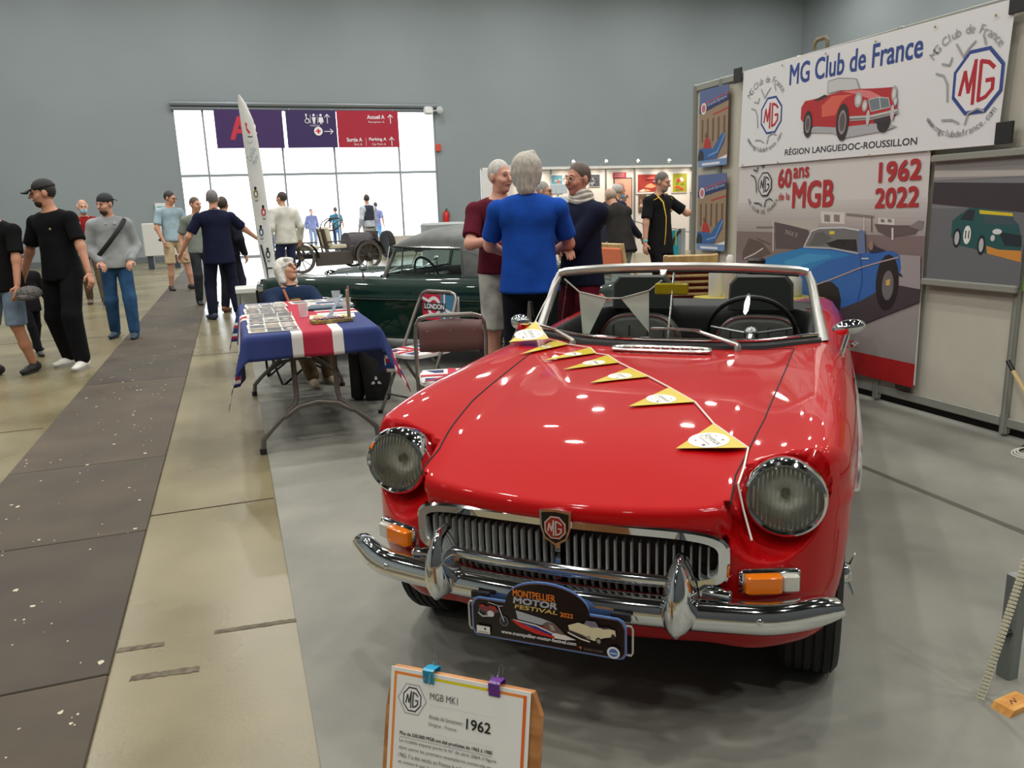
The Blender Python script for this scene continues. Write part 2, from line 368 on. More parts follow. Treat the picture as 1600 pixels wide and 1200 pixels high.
def car_body():
    OX, OY0, OY1, OZ0, OZ1 = .9, -3.4, .9, .04, 1.2; IX, IY0, IY1, IZ0, IZ1 = .50, -2.9, .22, .32, .36
    xs = np.concatenate([np.linspace(-OX, -.44, 26)[:-1], np.linspace(-.44, .44, 41), np.linspace(.44, OX, 26)[1:]])
    ys = np.concatenate([np.linspace(OY0, -.6, 90)[:-1], np.linspace(-.6, OY1, 84)])
    zs = np.concatenate([np.linspace(OZ0, .5, 20)[:-1], np.linspace(.5, OZ1, 46)])
    W = lambda y: np.interp(y, [-3.4, -1.1, -.85, -.5, .1, .45, .9], [.5, .5, .515, .50, .465, .425, .40])
    def warp(x, y): w_ = W(y); ax = np.abs(x); return np.sign(x)*np.where(ax < .44, ax*w_/.44, w_+(ax-.44)*(OX-w_)/(OX-.44))
    patches = []
    X, Y = np.meshgrid(xs, ys, indexing='ij'); patches.append(('top', warp(X, Y), Y, np.full_like(X, OZ1)))
    X, Z = np.meshgrid(xs, zs, indexing='ij'); patches.append(('front', warp(X, np.full_like(X, OY1)), np.full_like(X, OY1), Z)); patches.append(('rear', warp(X, np.full_like(X, OY0)), np.full_like(X, OY0), Z))
    Y, Z = np.meshgrid(ys, zs, indexing='ij')
    for s in (-1, 1): patches.append(('side', np.full_like(Y, s*OX), Y, Z))
    V = []; Fc = []; lab = []; off = 0
    for nm, X, Y, Z in patches:
        P = np.stack([X, Y, Z], -1).reshape(-1, 3); Q = np.stack([np.clip(P[:, 0], -IX, IX), np.clip(P[:, 1], IY0, IY1), np.clip(P[:, 2], IZ0, IZ1)], -1)
        D = P-Q; n = 90; lo = np.zeros(len(P)); hi = np.ones(len(P)); found = np.zeros(len(P), bool); prev = np.zeros(len(P))
        for i in range(1, n+1):
            t = np.full(len(P), i/n); S = Q+D*t[:, None]; f = F_body(*S.T); new = (~found) & (f > 0); lo[new] = prev[new]; hi[new] = t[new]; found |= new; prev = np.where(found, prev, t)
        for _ in range(18): md = (lo+hi)/2; S = Q+D*md[:, None]; f = F_body(*S.T); hi = np.where(f > 0, md, hi); lo = np.where(f > 0, lo, md)
        S = Q+D*((lo+hi)/2)[:, None]; V.append(S); a, b = X.shape
        ii, jj = np.meshgrid(np.arange(a-1), np.arange(b-1), indexing='ij'); ii = ii.ravel(); jj = jj.ravel()
        q = np.stack([ii*b+jj, (ii+1)*b+jj, (ii+1)*b+jj+1, ii*b+jj+1], -1)+off; Fc.append(q)
        la = np.full(len(q), {'top': 0, 'front': 1, 'rear': 2, 'side': 3}[nm])
        if nm == 'top':
            xm = (xs[ii]+xs[ii+1])/2; la = np.where((np.abs(xm) < .44) & ((ys[jj]+ys[jj+1])/2 > -.88), 9, 0)
        if nm == 'front':
            xm = (xs[ii]+xs[ii+1])/2; la = np.where((np.abs(xm) < .44) & ((zs[jj]+zs[jj+1])/2 > .5), 8, 1)
        lab.append(la); off += len(P)
    V = np.concatenate(V); Fc = np.concatenate(Fc); lab = np.concatenate(lab)
    C = V[Fc].mean(1)
    bon = (lab == 9) | ((lab == 8) & (C[:, 2] > .642))
    cut = np.zeros(len(Fc), bool)
    def cockpit(x, y): return (np.abs(x)/.585)**5+(np.abs(y+1.475)/.555)**5
    cut |= (lab == 0) & (cockpit(C[:, 0], C[:, 1]) < 1) & (C[:, 2] > .6)
    for ay in (0, -2.31): cut |= (lab == 3) & (np.hypot(C[:, 1]-ay, C[:, 2]-.30) < .345)
    cut |= ((np.abs(C[:, 0])/.408)**5+(np.abs(C[:, 2]-.542)/.088)**5 < 1) & (C[:, 1] > .45) & ~bon
    keep = ~cut; used = np.zeros(len(V), bool); used[Fc[cut].ravel()] = True; ku = np.zeros(len(V), bool); ku[Fc[keep].ravel()] = True; bd = used & ku
    i = np.where(bd)[0]
    for k in i:
        x, y, z = V[k]
        if z > .66 and -2.2 < y < -.7 and abs(x) < .62:
            e = cockpit(x, y)**.2; V[k, 0] = x/e; V[k, 1] = (y+1.475)/e-1.475; V[k, 2] = g_top(V[k, 0], V[k, 1])
        elif abs(x) > .5 and z < .72:
            ay = 0 if y > -1 else -2.31; d = math.hypot(y-ay, z-.30); V[k, 1] = ay+(y-ay)*.345/d; V[k, 2] = .30+(z-.30)*.345/d
    e = 1e-3; N = np.stack([F_body(V[:, 0]+e, V[:, 1], V[:, 2])-F_body(V[:, 0]-e, V[:, 1], V[:, 2]), F_body(V[:, 0], V[:, 1]+e, V[:, 2])-F_body(V[:, 0], V[:, 1]-e, V[:, 2]), F_body(V[:, 0], V[:, 1], V[:, 2]+e)-F_body(V[:, 0], V[:, 1], V[:, 2]-e)], -1)
    N /= np.linalg.norm(N, axis=1)[:, None]+1e-12
    out = []
    for sel in (keep & ~bon, keep & bon):
        f = Fc[sel]; ids, inv = np.unique(f, return_inverse=True); f = inv.reshape(-1, 4); v = V[ids].copy(); nn = N[ids].copy()
        v[:, 0] *= -1; nn[:, 0] *= -1   # into blender's right handed frame
        a = v[f[:, 1]]-v[f[:, 0]]; b = v[f[:, 3]]-v[f[:, 0]]; a2 = v[f[:, 2]]-v[f[:, 1]]; wrong = (np.cross(v[f[:, 2]]-v[f[:, 0]], v[f[:, 3]]-v[f[:, 1]])*nn[f].sum(1)).sum(1) < 0
        f[wrong] = f[wrong][:, ::-1]
        me = bpy.data.meshes.new('body'); me.from_pydata(v.tolist(), [], f.tolist()); me.polygons.foreach_set('use_smooth', [True]*len(f))
        me.normals_split_custom_set_from_vertices(nn.tolist()); out.append(me)
    return out
BODY, BONNET = car_body()
def gt(x, y): return float(g_top(np.float64(x), np.float64(y)))
def surf_front(x, z):
    """y of the nose at x, z"""
    lo, hi = .1, .9
    for _ in range(30):
        m_ = (lo+hi)/2
        if F_body(np.float64(x), np.float64(m_), np.float64(z)) > 0: hi = m_
        else: lo = m_
    return lo
def surf_side(y, z):
    lo, hi = .4, .9
    for _ in range(30):
        m_ = (lo+hi)/2
        if F_body(np.float64(m_), np.float64(y), np.float64(z)) > 0: hi = m_
        else: lo = m_
    return lo
def fm(): return M(True)
def wheel_parts(root, x, y, knock=True, W=None):
    s = 1 if x > 0 else -1; ax = (s, 0, 0)
    tyre = fm(); hw = .083
    prof = [(.18, -hw*.9), (.235, -hw), (.275, -hw*.98), (.297, -hw*.78)]
    for k in range(5):
        c_ = -hw*.62+k*hw*.31; prof += [(.300, c_-.010), (.300, c_+.006), (.294, c_+.008), (.294, c_+.012)]
    prof += [(.297, hw*.78), (.275, hw*.98), (.235, hw), (.18, hw*.9)]
    tyre.lathe(prof, (x, y, .30), ax, 40, cap=True); t = obj('tyre', tyre, RUBBER, root)
    r = fm(); r.lathe([(.182, hw*.92), (.186, hw), (.172, hw*.86), (.165, .02), (.05, .0), (.05, -.02)], (x, y, .30), ax, 32, cap=True)
    rm = obj('rim', r, CHROME, root)
    sp = fm()
    for k in range(28):
        a = 2*PI*k/28; b = a+(.5 if k % 2 else -.5); p = Vector((x+s*.075, y+.035*math.cos(a), .30+.035*math.sin(a))); q = Vector((x+s*.03, y+.168*math.cos(b), .30+.168*math.sin(b))); sp.tube([p, q], .003, 4)
    obj('spokes', sp, CHROME, rm)
    k_ = fm(); k_.lathe([(.045, .03), (.042, .085), (.034, .10), (.022, .112), (.001, .115)], (x, y, .30), ax, 20, cap=False)
    for sg in (1, -1):
        R = Matrix.Rotation(.5, 3, 'X'); a = R @ Vector((0, 0, sg)); P0 = Vector((x+s*.095, y, .30))
        k_.tube([P0, P0+a*.03+Vector((s*.012, 0, 0)), P0+a*.062+Vector((s*.026, 0, 0))], [.016, .013, .006], 8, flat=(.55, (1, 0, 0)))
    obj('knock_off_nut', k_, CHROME, root)
def roadster(label, pose, paint, front_detail=True, hood=False, group=None):
    cx, cy, th = pose
    root = thing('roadster', label, 'car', (cx, cy, 0), th+PI)
    b = obj('body', BODY.copy(), None, root, None); b.data.materials.append(paint)
    bo = obj('bonnet', BONNET.copy(), None, root, None); bo.data.materials.append(paint)
    # shut lines
    GAP = mat((12, 4, 4), .8)
    def path(fn, name, r=.0028, mt=GAP, n=40, t0=0, t1=1):
        m = fm(); m.tube([fn(t0+(t1-t0)*i/n) for i in range(n+1)], r, 6); return obj(name, m, mt, root)
    Wb = lambda y: float(np.interp(y, [-3.4, -1.1, -.85, -.5, .1, .45, .9], [.5, .5, .515, .50, .465, .425, .40]))
    for s in (-1, 1):
        def f(t, s=s):
            y = -.88+t*1.47; x = s*(Wb(y)-.012*smooth(.3, .6, y)); return (x, y, gt(x, y)+.0002)
        pts = [f(i/40*.955) for i in range(41)]; pts = [p for p in pts if p[1] < .46]
        xl = pts[-1][0]
        for z in np.linspace(gt(xl, .50)-.004, .632, 12):
            yy = surf_front(xl, z)
            if yy > pts[-1][1]: pts.append((xl-s*.02*(len(pts) > 200), yy, z))
        m = fm(); m.tube(pts, .0026, 6); obj('bonnet_gap', m, GAP, root)
    path(lambda t: ((-.515+1.03*t), -.88, gt(-.515+1.03*t, -.88)+.0002), 'bonnet_gap', .0026)
    # door lines
    for s in (-1, 1):
        pts = [(s*(surf_side(-.80, z)+.0003), -.80+.03*(z-.3), z) for z in np.linspace(.30, .74, 12)]
        x_, z_ = pts[-1][0], .80
        pts.append((s*.705, -.78, gt(.705, -.78)-.03)); m = fm(); m.tube(pts, .0025, 5); obj('door_gap', m, GAP, root)
        pts = [(s*(surf_side(-1.74, z)+.0003), -1.74, z) for z in np.linspace(.30, .76, 12)]; m = fm(); m.tube(pts, .0025, 5); obj('door_gap', m, GAP, root)
        h = fm(); x0 = surf_side(-1.62, .72)+.012; h.tube([(s*x0, -1.68, .735), (s*(x0+.02), -1.62, .737), (s*x0, -1.55, .735)], [.008, .011, .008], 8); obj('door_handle', h, CHROME, root)
        # chrome strip along the side
        ps = [(s*(surf_side(y, .648)+.004), y, .648) for y in np.linspace(.22, -2.95, 40)]
        m = fm(); m.tube(ps, .009, 6, flat=(.6, (0, 0, 1))); obj('side_trim', m, CHROME, root)
    # wheels and arches
    for y in (0, -2.31):
        for x in (-.615, .615): wheel_parts(root, x, y)
        for s in (-1, 1):
            m = fm(); n = 22; P = []
            for i in range(n+1):
                a = -.25+(PI+.5)*i/n; yy, zz = y+.346*math.cos(a), .30+.346*math.sin(a); xe = surf_side(yy, min(zz, .75)) if zz > .1 else .7
                P.append([(s*(xe-.001), yy, zz), (s*(xe-.02), y+(yy-y)*.965, .3+(zz-.3)*.965), (s*.45, y+(yy-y)*.965, .3+(zz-.3)*.965), (s*.45, y, .30)])
            m.grid(P); obj('arch_liner', m, mat((18, 17, 17), .9), root)
    m = fm(); m.box((0, -1.2, .27), (1.0, 3.0, .06)); m.box((0, -2.9, .30), (1., .3, .10)); m.tube([(-.55, 0, .28), (.55, 0, .28)], .03); m.tube([(-.55, -2.31, .3), (.55, -2.31, .3)], .035); obj('underbody', m, mat((20, 19, 19), .9), root)
    # grille
    yg = .628
    gr = fm()
    def sup(a, b_, n=48, e=5.): return [(a*math.copysign(abs(math.cos(t))**(2/e), math.cos(t)), b_*math.copysign(abs(math.sin(t))**(2/e), math.sin(t))) for t in [2*PI*i/n for i in range(n)]]
    zc_, hz = .563, .075
    def gy(x): return yg-.22*x*x
    P = []
    for a, b2, dy in ((.424, hz+.002, -.03), (.424, hz+.002, .008), (.418, hz-.003, .014), (.398, hz-.020, .012), (.392, hz-.026, -.002), (.390, hz-.028, -.05)):
        P.append([(x, gy(x)+dy, zc_+z*(1.12 if z > 0 else 1.)) for x, z in sup(a, b2)])
    gr.grid(P, cv=True); gf = obj('grille_frame', gr, CHROME, root)
    SLAT = mat((228, 229, 226), .3, .55)
    for i in range(-18, 19):
        if i == 0: continue
        x = i*.0207; m = fm(); t = hz-.024; sg = 1
        P = [];
        for z in (.600, .57, .54, .512):
            P.append([(x-.0026, gy(x)-.004, z), (x, gy(x)+.006-abs(z-zc_)*.04, z), (x+.0026, gy(x)-.004, z), (x, gy(x)-.03, z)])
        m.grid(P, cv=True); obj('slat', m, SLAT, gf)
    # lower run of the slats curling under
        if abs(x) > .36: continue
        m = fm(); P = []
        for k in range(5):
            a = k/4; z = .504-a*.056; yy = gy(x)-.004-a*a*.03; P.append([(x-.0036, yy-.004, z), (x, yy+.006, z), (x+.0036, yy-.004, z), (x, yy-.02, z)])
        m.grid(P, cv=True); obj('lower_slat', m, SLAT, gf)
    m = fm(); m.tube([(x, gy(x)-.02, .444) for x in np.linspace(-.385, .385, 12)], .006, 6); m.tube([(x, gy(x)+.006, .508) for x in np.linspace(-.39, .39, 12)], .005, 6); obj('grille_rail', m, CHROME, gf)
    m = fm(); m.box((0, yg+.004, .545), (.014, .012, .13)); obj('centre_bar', m, CHROME, gf)
    m = fm(); m.box((0, .46, .535), (.80, .16, .17)); c_ = obj('radiator_cavity', m, mat((34, 5, 5) if front_detail else (14, 16, 14), .7), root)
    # badge
    bd = [(-.042, .045), (0, .050), (.042, .045), (.040, .0), (.030, -.030), (0, -.048), (-.030, -.030), (-.040, 0)]
    m = fm(); m.prism([(x, yg+.012, .628+z) for x, z in bd], (0, .014, 0)); bg_ = obj('badge', m, CHROME, root, 30)
    pr = Print((0, yg+.026, .628), (1, 0, 0), (0, 0, 1), (0, 1, 0), .0008, .0006, True, .3)
    pr.poly([(x*.86, z*.86) for x, z in bd], (18, 14, 12)); pr.mg(0, .002, .028, .030, (196, 178, 168), (196, 178, 168), (150, 36, 26))
    obj('badge_enamel', pr, None, bg_, None, fix=False)
    # headlamps
    for s in (-1, 1):
        hx, hz2 = s*.540, .705; yb = .40
        m = fm(); m.lathe([(.088, .02), (.0975, .06), (.100, .085), (.0965, .101), (.090, .106), (.084, .100), (.083, .085)], (hx, yb, hz2), (0, 1, 0), 40, cap=False); hl = obj('headlamp', m, CHROME, root)
        m = fm(); m.lathe([(.001, .045), (.03, .048), (.06, .062), (.078, .082), (.083, .09)], (hx, yb, hz2), (0, 1, 0), 32, cap=False); obj('reflector', m, mat((242, 240, 234), .35), hl)
        m = fm(); m.lathe([(.012, .045), (.012, .062), (.001, .066)], (hx, yb, hz2), (0, 1, 0), 12, cap=False); obj('bulb', m, mat((150, 140, 128), .2, .6), hl)
        m = fm()
        for k in range(-7, 8):
            x = k*.0105; hh = math.sqrt(max(0, .079**2-x*x)); bulge = .118-(x*x)*2.2
            m.tube([(hx+x, yb+.118-(x*x+z*z)*3.2, hz2+z) for z in np.linspace(-hh, hh, 7)], .0022, 4)
        obj('lens_fluting', m, mat((235, 238, 236), .15, alpha=.2), hl)
        m = fm(); m.lathe([(.001, .121), (.03, .118), (.06, .109), (.084, .096)], (hx, yb, hz2), (0, 1, 0), 32, cap=False); obj('lens', m, glass((235, 238, 235), .02, 1.6), hl)
        # side lamp and indicator
        m = fm(); R = Matrix.Rotation(-s*.42, 3, 'Z'); ci = Vector((s*.512, surf_front(.512, .508)+.004, .510))
        R = Matrix.Rotation(-s*.36, 3, 'Z')
        m.bbox(ci, (.150, .026, .066), None, R, .008); il = obj('front_lamp_bezel', m, CHROME, root)
        m = fm(); m.bbox(ci+R @ Vector((-s*.018, .018, 0)), (.088, .028, .052), None, R, .012); obj('amber_lens', m, mat((226, 116, 6), .18, coat=.5), il)
        m = fm(); m.bbox(ci+R @ Vector((s*.048, .015, 0)), (.040, .020, .046), None, R, .006); obj('clear_lens', m, mat((196, 196, 186), .15, coat=.5), il)
    # bumper
    def by(x): return .675-.05*(x/.5)**2-.42*max(0, abs(x)-.50)**1.6*3.3
    m = fm(); P = []
    xs = list(np.linspace(-.665, .665, 57))
    for x in xs:
        e = max(0, (abs(x)-.60)/.065); y0 = by(x); sc_ = 1-.35*e*e; nx = .0
        dx_ = 1e-3; n2 = Vector((-(by(x+dx_)-by(x-dx_))/(2*dx_), 1)).normalized()
        P.append([(x+n2.x*d, y0+n2.y*d, .444+z*.90*sc_) for d, z in ((-.012, .043), (.004, .047), (.018, .040), (.030, .022), (.034, .004), (.0335, -.010), (.026, -.028), (.012, -.040), (-.006, -.042), (-.006, -.03), (.018, -.012), (.022, .005), (.010, .03))])
    m.grid(P, cv=True); m.add(P[0], [tuple(range(len(P[0])))]); m.add(P[-1], [tuple(range(len(P[0])))])
    bp = obj('front_bumper', m, CHROME, root, 60)
    for s in (-1, 1):
        m = fm(); m.ball((s*.50, by(.5)+.034, .455), (.009, .006, .009), None, 10); obj('bumper_bolt', m, CHROME, bp)
        m = fm(); x0 = s*.315; P = []
        for i in range(15):
            t = i/14; z = .414+t*.184; w_ = float(np.interp(t, [0, .03, .1, .3, .55, .8, .93, 1], [.016, .032, .042, .046, .039, .026, .016, .005])); dp = .045+.045*math.sin(PI*(.18+.74*t)); y0 = by(x0)-.03*max(0, t-.6)
            P.append([(x0+w_*math.sin(a), y0+dp*math.cos(a) if math.cos(a) > 0 else y0-.005, z) for a in [2*PI*j/18 for j in range(18)]])
        m.grid(P, cv=True); m.add(P[0], [tuple(range(18))]); m.add(P[-1], [tuple(range(18))]); obj('overrider', m, CHROME, root, 70)
        m = fm(); m.bbox((s*.395, by(.4)-.03, .492), (.075, .04, .024), None, None, .006); obj('bumper_bracket', m, CHROME, root)
    m = fm(); m.tube([(x, .680-.05*(x/.5)**2, .531) for x in np.linspace(-.30, .30, 13)], .013, 12, flat=(1.1, (0, 0, 1))); obj('overrider_bar', m, CHROME, root)
    # rear bumper and lamps
    m = fm(); m.tube([(x, -3.22+.10*abs(x)**3*2, .46) for x in np.linspace(-.68, .68, 21)], .035, 8, flat=(1.3, (0, 0, 1))); obj('rear_bumper', m, CHROME, root)
    for s in (-1, 1): m = fm(); m.bbox((s*.60, -3.13, .62), (.09, .08, .17), b=.02); obj('tail_lamp', m, mat((170, 20, 16), .2), root)
    # scuttle, cockpit
    SK = mat((20, 20, 21), .5); SATIN = mat((205, 206, 202), .28, .85)
    m = fm()
    P = []
    for x in np.linspace(-.615, .615, 31):
        yb_ = -.905-.13*(abs(x)/.6)**2.4; P.append([(x, yb_+.055, gt(x, yb_+.055)+.001), (x, yb_+.05, gt(x, yb_)+.014), (x, yb_-.02, gt(x, yb_)+.020), (x, yb_-.03, gt(x, yb_)-.01)])
    m.grid(P); obj('screen_seal', m, SK, root)
    def wb(x): return Vector((x, -.915-.13*(abs(x)/.6)**2.4, gt(x, -.93)+.026))
    zt = 1.148
    def wt(x):
        u = abs(x)/.54; return Vector((x, -1.075-.075*u**2.2, zt-.028*u**2.2))
    cs = Vector((.612, wb(.60).y, wb(.60).z))
    out = []
    n = 18
    bot = [wb(x) for x in np.linspace(-.612, .612, 25)]
    top = [wt(x) for x in np.linspace(.515, -.515, 25)]
    def corner(sgn): # rounded upper corner from the post to the header
        a = Vector((sgn*.515, wt(.515).y, wt(.515).z)); c2 = Vector((sgn*.548, wt(.54).y+.002, wt(.54).z-.006)); p = Vector((sgn*.566, wt(.54).y+.012, wt(.54).z-.05)); return [a, c2, p]
    m = fm(); m.tube(bot, .011, 8, flat=(.8, (0, 0, 1))); wf = obj('windscreen_frame', m, CHROME, root)
    m = fm(); m.tube([corner(1)[1]]+top+[corner(-1)[1]], .0155, 8, flat=(1.15, (0, 0, 1))); obj('header_rail', m, SATIN, wf)
    m = fm(); m.tube([p+Vector((0, .004, -.021)) for p in top], .007, 6); obj('header_seal', m, BLACKP, wf)
    for s in (-1, 1):
        c_ = corner(s); b0 = Vector((s*.622, wb(.61).y+.01, wb(.61).z-.03))
        m = fm(); m.tube([c_[1], c_[2], c_[2].lerp(b0, .5), b0], [.015, .019, .021, .027], 10, flat=(.7, (0, 1, 0))); obj('windscreen_post', m, SATIN, wf)
    # glass
    m = fm(); P = []
    for i in range(25):
        u = -1+2*i/24; p0 = wb(u*.605); p1 = wt(u*.545); P.append([p0.lerp(p1, t) for t in (0, .25, .5, .75, 1)])
    m.grid(P); obj('windscreen_glass', m, glass((236, 242, 239), 0., 1.45), wf)
    m = fm(); m.tube([Vector((0, wb(0).y-.01, wb(0).z)), Vector((0, wt(0).y-.01, wt(0).z-.02))], .004, 6); obj('stay_rod', m, CHROME, wf)
    m = fm(); m.bbox((-.005, -1.045, 1.052), (.145, .022, .05), None, None, .015); obj('interior_mirror', m, mat((158, 142, 14), .3), root)
    # tub
    m = fm(); cs_ = [(.585*math.copysign(abs(math.cos(t))**(.4), math.cos(t)), -1.475+.555*math.copysign(abs(math.sin(t))**.4, math.sin(t))) for t in [2*PI*i/64 for i in range(64)]]
    P = [[(x*k, (y+1.475)*k-1.475, gt(x, y)+dz) for x, y in cs_] for k, dz in ((1.012, -.006), (1.008, .012), (.985, .018), (.962, .006), (.955, -.06))]
    P.append([(x*.95, (y+1.475)*.95-1.475, .34) for x, y in cs_]); P.append([(x*.01, (y+1.475)*.01-1.475, .33) for x, y in cs_])
    m.grid(P, cv=True); obj('cockpit_tub', m, SK, root, 60)
    m = fm(); m.bbox((0, -1.07, .70), (1.12, .10, .20), b=.03); obj('dashboard', m, SK, root)
    LE = noisy((50, 50, 49), (70, 69, 65), 14, .34, .45); PI_ = mat((92, 18, 20), .5)
    for s in (-1, 1):
        x0 = s*.315
        m = fm(); m.bbox((x0, -1.45, .44), (.46, .50, .16), b=.05); st = obj('seat', m, LE, root, 60)
        R = Matrix.Rotation(.16, 3, 'X'); m = fm()
        outl = []
        for i in range(25):
            t = PI*i/24; outl.append((.245*math.copysign(abs(math.cos(t))**.55, math.cos(t)), .33*abs(math.sin(t))**.75))
        P = []
        for k, dy in ((.90, .055), (.97, .045), (1., .02), (1., -.03), (.94, -.05)):
            P.append([(x0+x*k, -1.83+(R @ Vector((0, dy+(.0), .0))).y-.12*z, .50+z*k) for x, z in outl])
        m.grid(P); m.add(P[0], [tuple(range(25))]); m.add(P[-1], [tuple(range(25))]); sb = obj('seat_backrest', m, LE, st, 60)
        m = fm(); m.tube([Vector(p)+Vector((0, .006, .003)) for p in P[1]], .004, 6); obj('piping', m, PI_, st)
        m = fm()
        for dx_ in (-.14, -.05, .05, .14): m.tube([(x0+dx_, -1.775-.12*z, .50+z) for z in np.linspace(.02, .27, 6)], .004, 5)
        obj('seat_seam', m, mat((34, 26, 26), .6), st)
        if s > 0 or True:
            m = fm(); P = []
            for k, dy in ((.93, .045), (1., .03), (1., -.03), (.93, -.045)):
                pts = [(-.165, -.09), (-.16, .05), (-.125, .095), (.125, .095), (.16, .05), (.165, -.09)]
                P.append([(x0+.0+px_*k, -1.93+dy, .925+.012+pz*k) for px_, pz in pts])
            m.grid(P, cv=True); m.add(P[0], [tuple(range(6))]); m.add(P[-1], [tuple(range(6))]); obj('headrest', m, mat((38, 42, 40), .55), st, 30)
    # steering wheel
    c0 = Vector((.315, -1.33, .815)); Rx = Matrix.Rotation(-.42+PI/2, 3, 'X'); m = fm()
    m.tube([c0+Rx @ Vector((.195*math.cos(a), .195*math.sin(a), 0)) for a in [2*PI*i/36 for i in range(36)]], .0115, 8, closed=True); sw = obj('steering_wheel', m, BLACKP, root)
    m = fm()
    for a in (.2, PI-.2, -PI/2): m.tube([c0, c0+Rx @ Vector((.19*math.cos(a), .19*math.sin(a), 0))], .006, 6)
    m.ball(c0, .035); m.tube([c0, c0+Vector((0, .25, -.10))], .02); obj('steering_spokes', m, STEEL, sw)
    # rear deck opening cover
    m = fm(); P = []
    for x in np.linspace(-.60, .60, 17): P.append([(x, y, gt(x, y)+.004+.03*math.sin(PI*(y+2.40)/.38)**1*(1-(x/.62)**4)) for y in np.linspace(-2.40, -2.02, 6)])
    m.grid(P); obj('folded_hood_cover', m, mat((26, 26, 28), .6), root)
    # bonnet air vent
    m = fm(); vy, vx = -.775, .20
    m.tube([(vx*math.copysign(abs(math.cos(t))**.6, math.cos(t)), vy+.045*math.copysign(abs(math.sin(t))**.6, math.sin(t)), gt(0, vy)+.012) for t in [2*PI*i/28 for i in range(28)]], .008, 6, closed=True)
    vn = obj('scuttle_vent', m, SATIN, root)
    m = fm(); m.box((0, vy, gt(0, vy)+.001), (.38, .055, .004)); obj('vent_mesh', m, mat((38, 38, 40), .5, .3), vn)
    for k in range(-4, 5): m = fm(); m.box((k*.04, vy, gt(0, vy)+.012), (.008, .08, .008)); obj('vent_bar', m, SATIN, vn)
    # wipers
    for xb, tip, mid in ((-.40, (-.62, -.915, .905), (-.50, -.895, .885)), (.30, (-.07, -.93, .893), (.12, -.895, .895))):
        m = fm(); pb = Vector((xb, -.845, gt(xb, -.845))); m.lathe([(.014, 0), (.014, .018), (.008, .03)], pb, (0, 0, 1), 10); m.tube([pb+Vector((0, 0, .025)), Vector(mid), Vector(mid).lerp(Vector(tip), .45)], [.009, .007, .005], 8)
        wp = obj('wiper_arm', m, SATIN, root); d = (Vector(tip)-Vector(mid)); m = fm(); m.tube([Vector(mid)-d*.12, Vector(mid)+d*.5+Vector((0, .004, .004)), Vector(tip)], .006, 6, flat=(1.6, (0, 1, 0))); obj('wiper_blade', m, STEEL, wp)
    # wing mirrors
    for s in (-1, 1):
        m = fm(); x0, y0 = s*.700, -.86
        b0 = Vector((s*.690, y0, gt(.690, y0)-.03)); cm = Vector((s*(.712 if s > 0 else .652), y0-.01, .925 if s > 0 else .918)); m.tube([b0, b0+Vector((0, .005, .03)), cm+Vector((0, .008, -.015))], [.016, .010, .009], 8)
        R = Matrix.Rotation(-.22, 3, 'Y'); R = R if s > 0 else Matrix.Rotation(.1, 3, 'Y'); m.ball(cm, (.062 if s > 0 else .044, .036, .030 if s > 0 else .036), None, 18, R); wm = obj('wing_mirror', m, CHROME, root)
        for v in range(0): pass
    return root
PAINT = mat((172, 0, 5), .5, 0, .8, spec=.12)
PAINT.node_tree.nodes['Principled BSDF'].inputs['Coat IOR'].default_value = 1.36
RED = roadster('glossy red open roadster with chrome grille and yellow pennants on its bonnet', (1.1225, 2.2105, -.7082), PAINT)
def cw(x, y, z):
    """car frame to hall frame for the red car"""
    ct, st = math.cos(-.7082), math.sin(-.7082); return Vector((1.1225+x*ct+y*st, 2.2105+x*st-y*ct, z))
# ------------------------------------------------------------ exhibition stand wall on the right
PX = 4.18
PANEL = noisy((186, 184, 170), (196, 194, 181), 1.5, .55, None, 4); POST = mat((146, 148, 140), .42, .15)
posts = [1.26, 2.25, 3.24, 4.23, 5.22, 6.21, 6.62]
sw_ = thing('stand_wall', 'grey panel wall with aluminium posts behind the hanging banners', 'partition', (PX+.03, 3.24, 0))
def lp(x, y, z): return (x-PX-.03, y-3.24, z)
for y in posts:
    m = M(); m.bbox(lp(PX+.02, y, 1.245), (.05, .046, 2.46), b=.012); m.box(lp(PX-.006, y-.012, 1.245), (.004, .004, 2.44)); m.box(lp(PX-.006, y+.012, 1.245), (.004, .004, 2.44)); obj('post', m, POST, sw_, None)
for i in range(len(posts)-1):
    y0, y1 = posts[i], posts[i+1]; m = M(); m.box(lp(PX+.025, (y0+y1)/2, 1.27), (.012, y1-y0-.04, 2.34)); obj('panel', m, PANEL, sw_, None)
    for z in (.095, 2.44): m = M(); m.bbox(lp(PX+.015, (y0+y1)/2, z), (.03, y1-y0-.044, .06), b=.006); obj('rail', m, POST, sw_, None)
m = M(); m.box(lp(PX+.06, 4, .03), (.01, 5.4, .06)); obj('foot_gap_shade', m, mat((16, 16, 16), .9), sw_, None)  # black strip painted in as the shade of the open gap under the rails
class WallPrint(Print):
    def __init__(s, X, off): super().__init__((X, 0, 0), (0, -1, 0), (0, 0, 1), (-1, 0, 0), .0006, .00012, False, .5); s.X = X
    def q(s, px, py): p = on_x(px, py, s.X-s.l); return (-p.y, p.z)
    def pp(s, pts, c): s.poly([s.q(*p) for p in pts], c)
    def ln(s, pts, w_, c, closed=False): s.line([s.q(*p) for p in pts], w_, c, closed)
    def tx(s, t, a, b, h, c, **k):
        """text from picture point a to b along its baseline, h metres tall"""
        A, B = s.q(*a), s.q(*b); d = math.hypot(B[0]-A[0], B[1]-A[1]); s.text(t, A[0], A[1], d, h, c, ang=math.atan2(B[1]-A[1], B[0]-A[0]), **k)
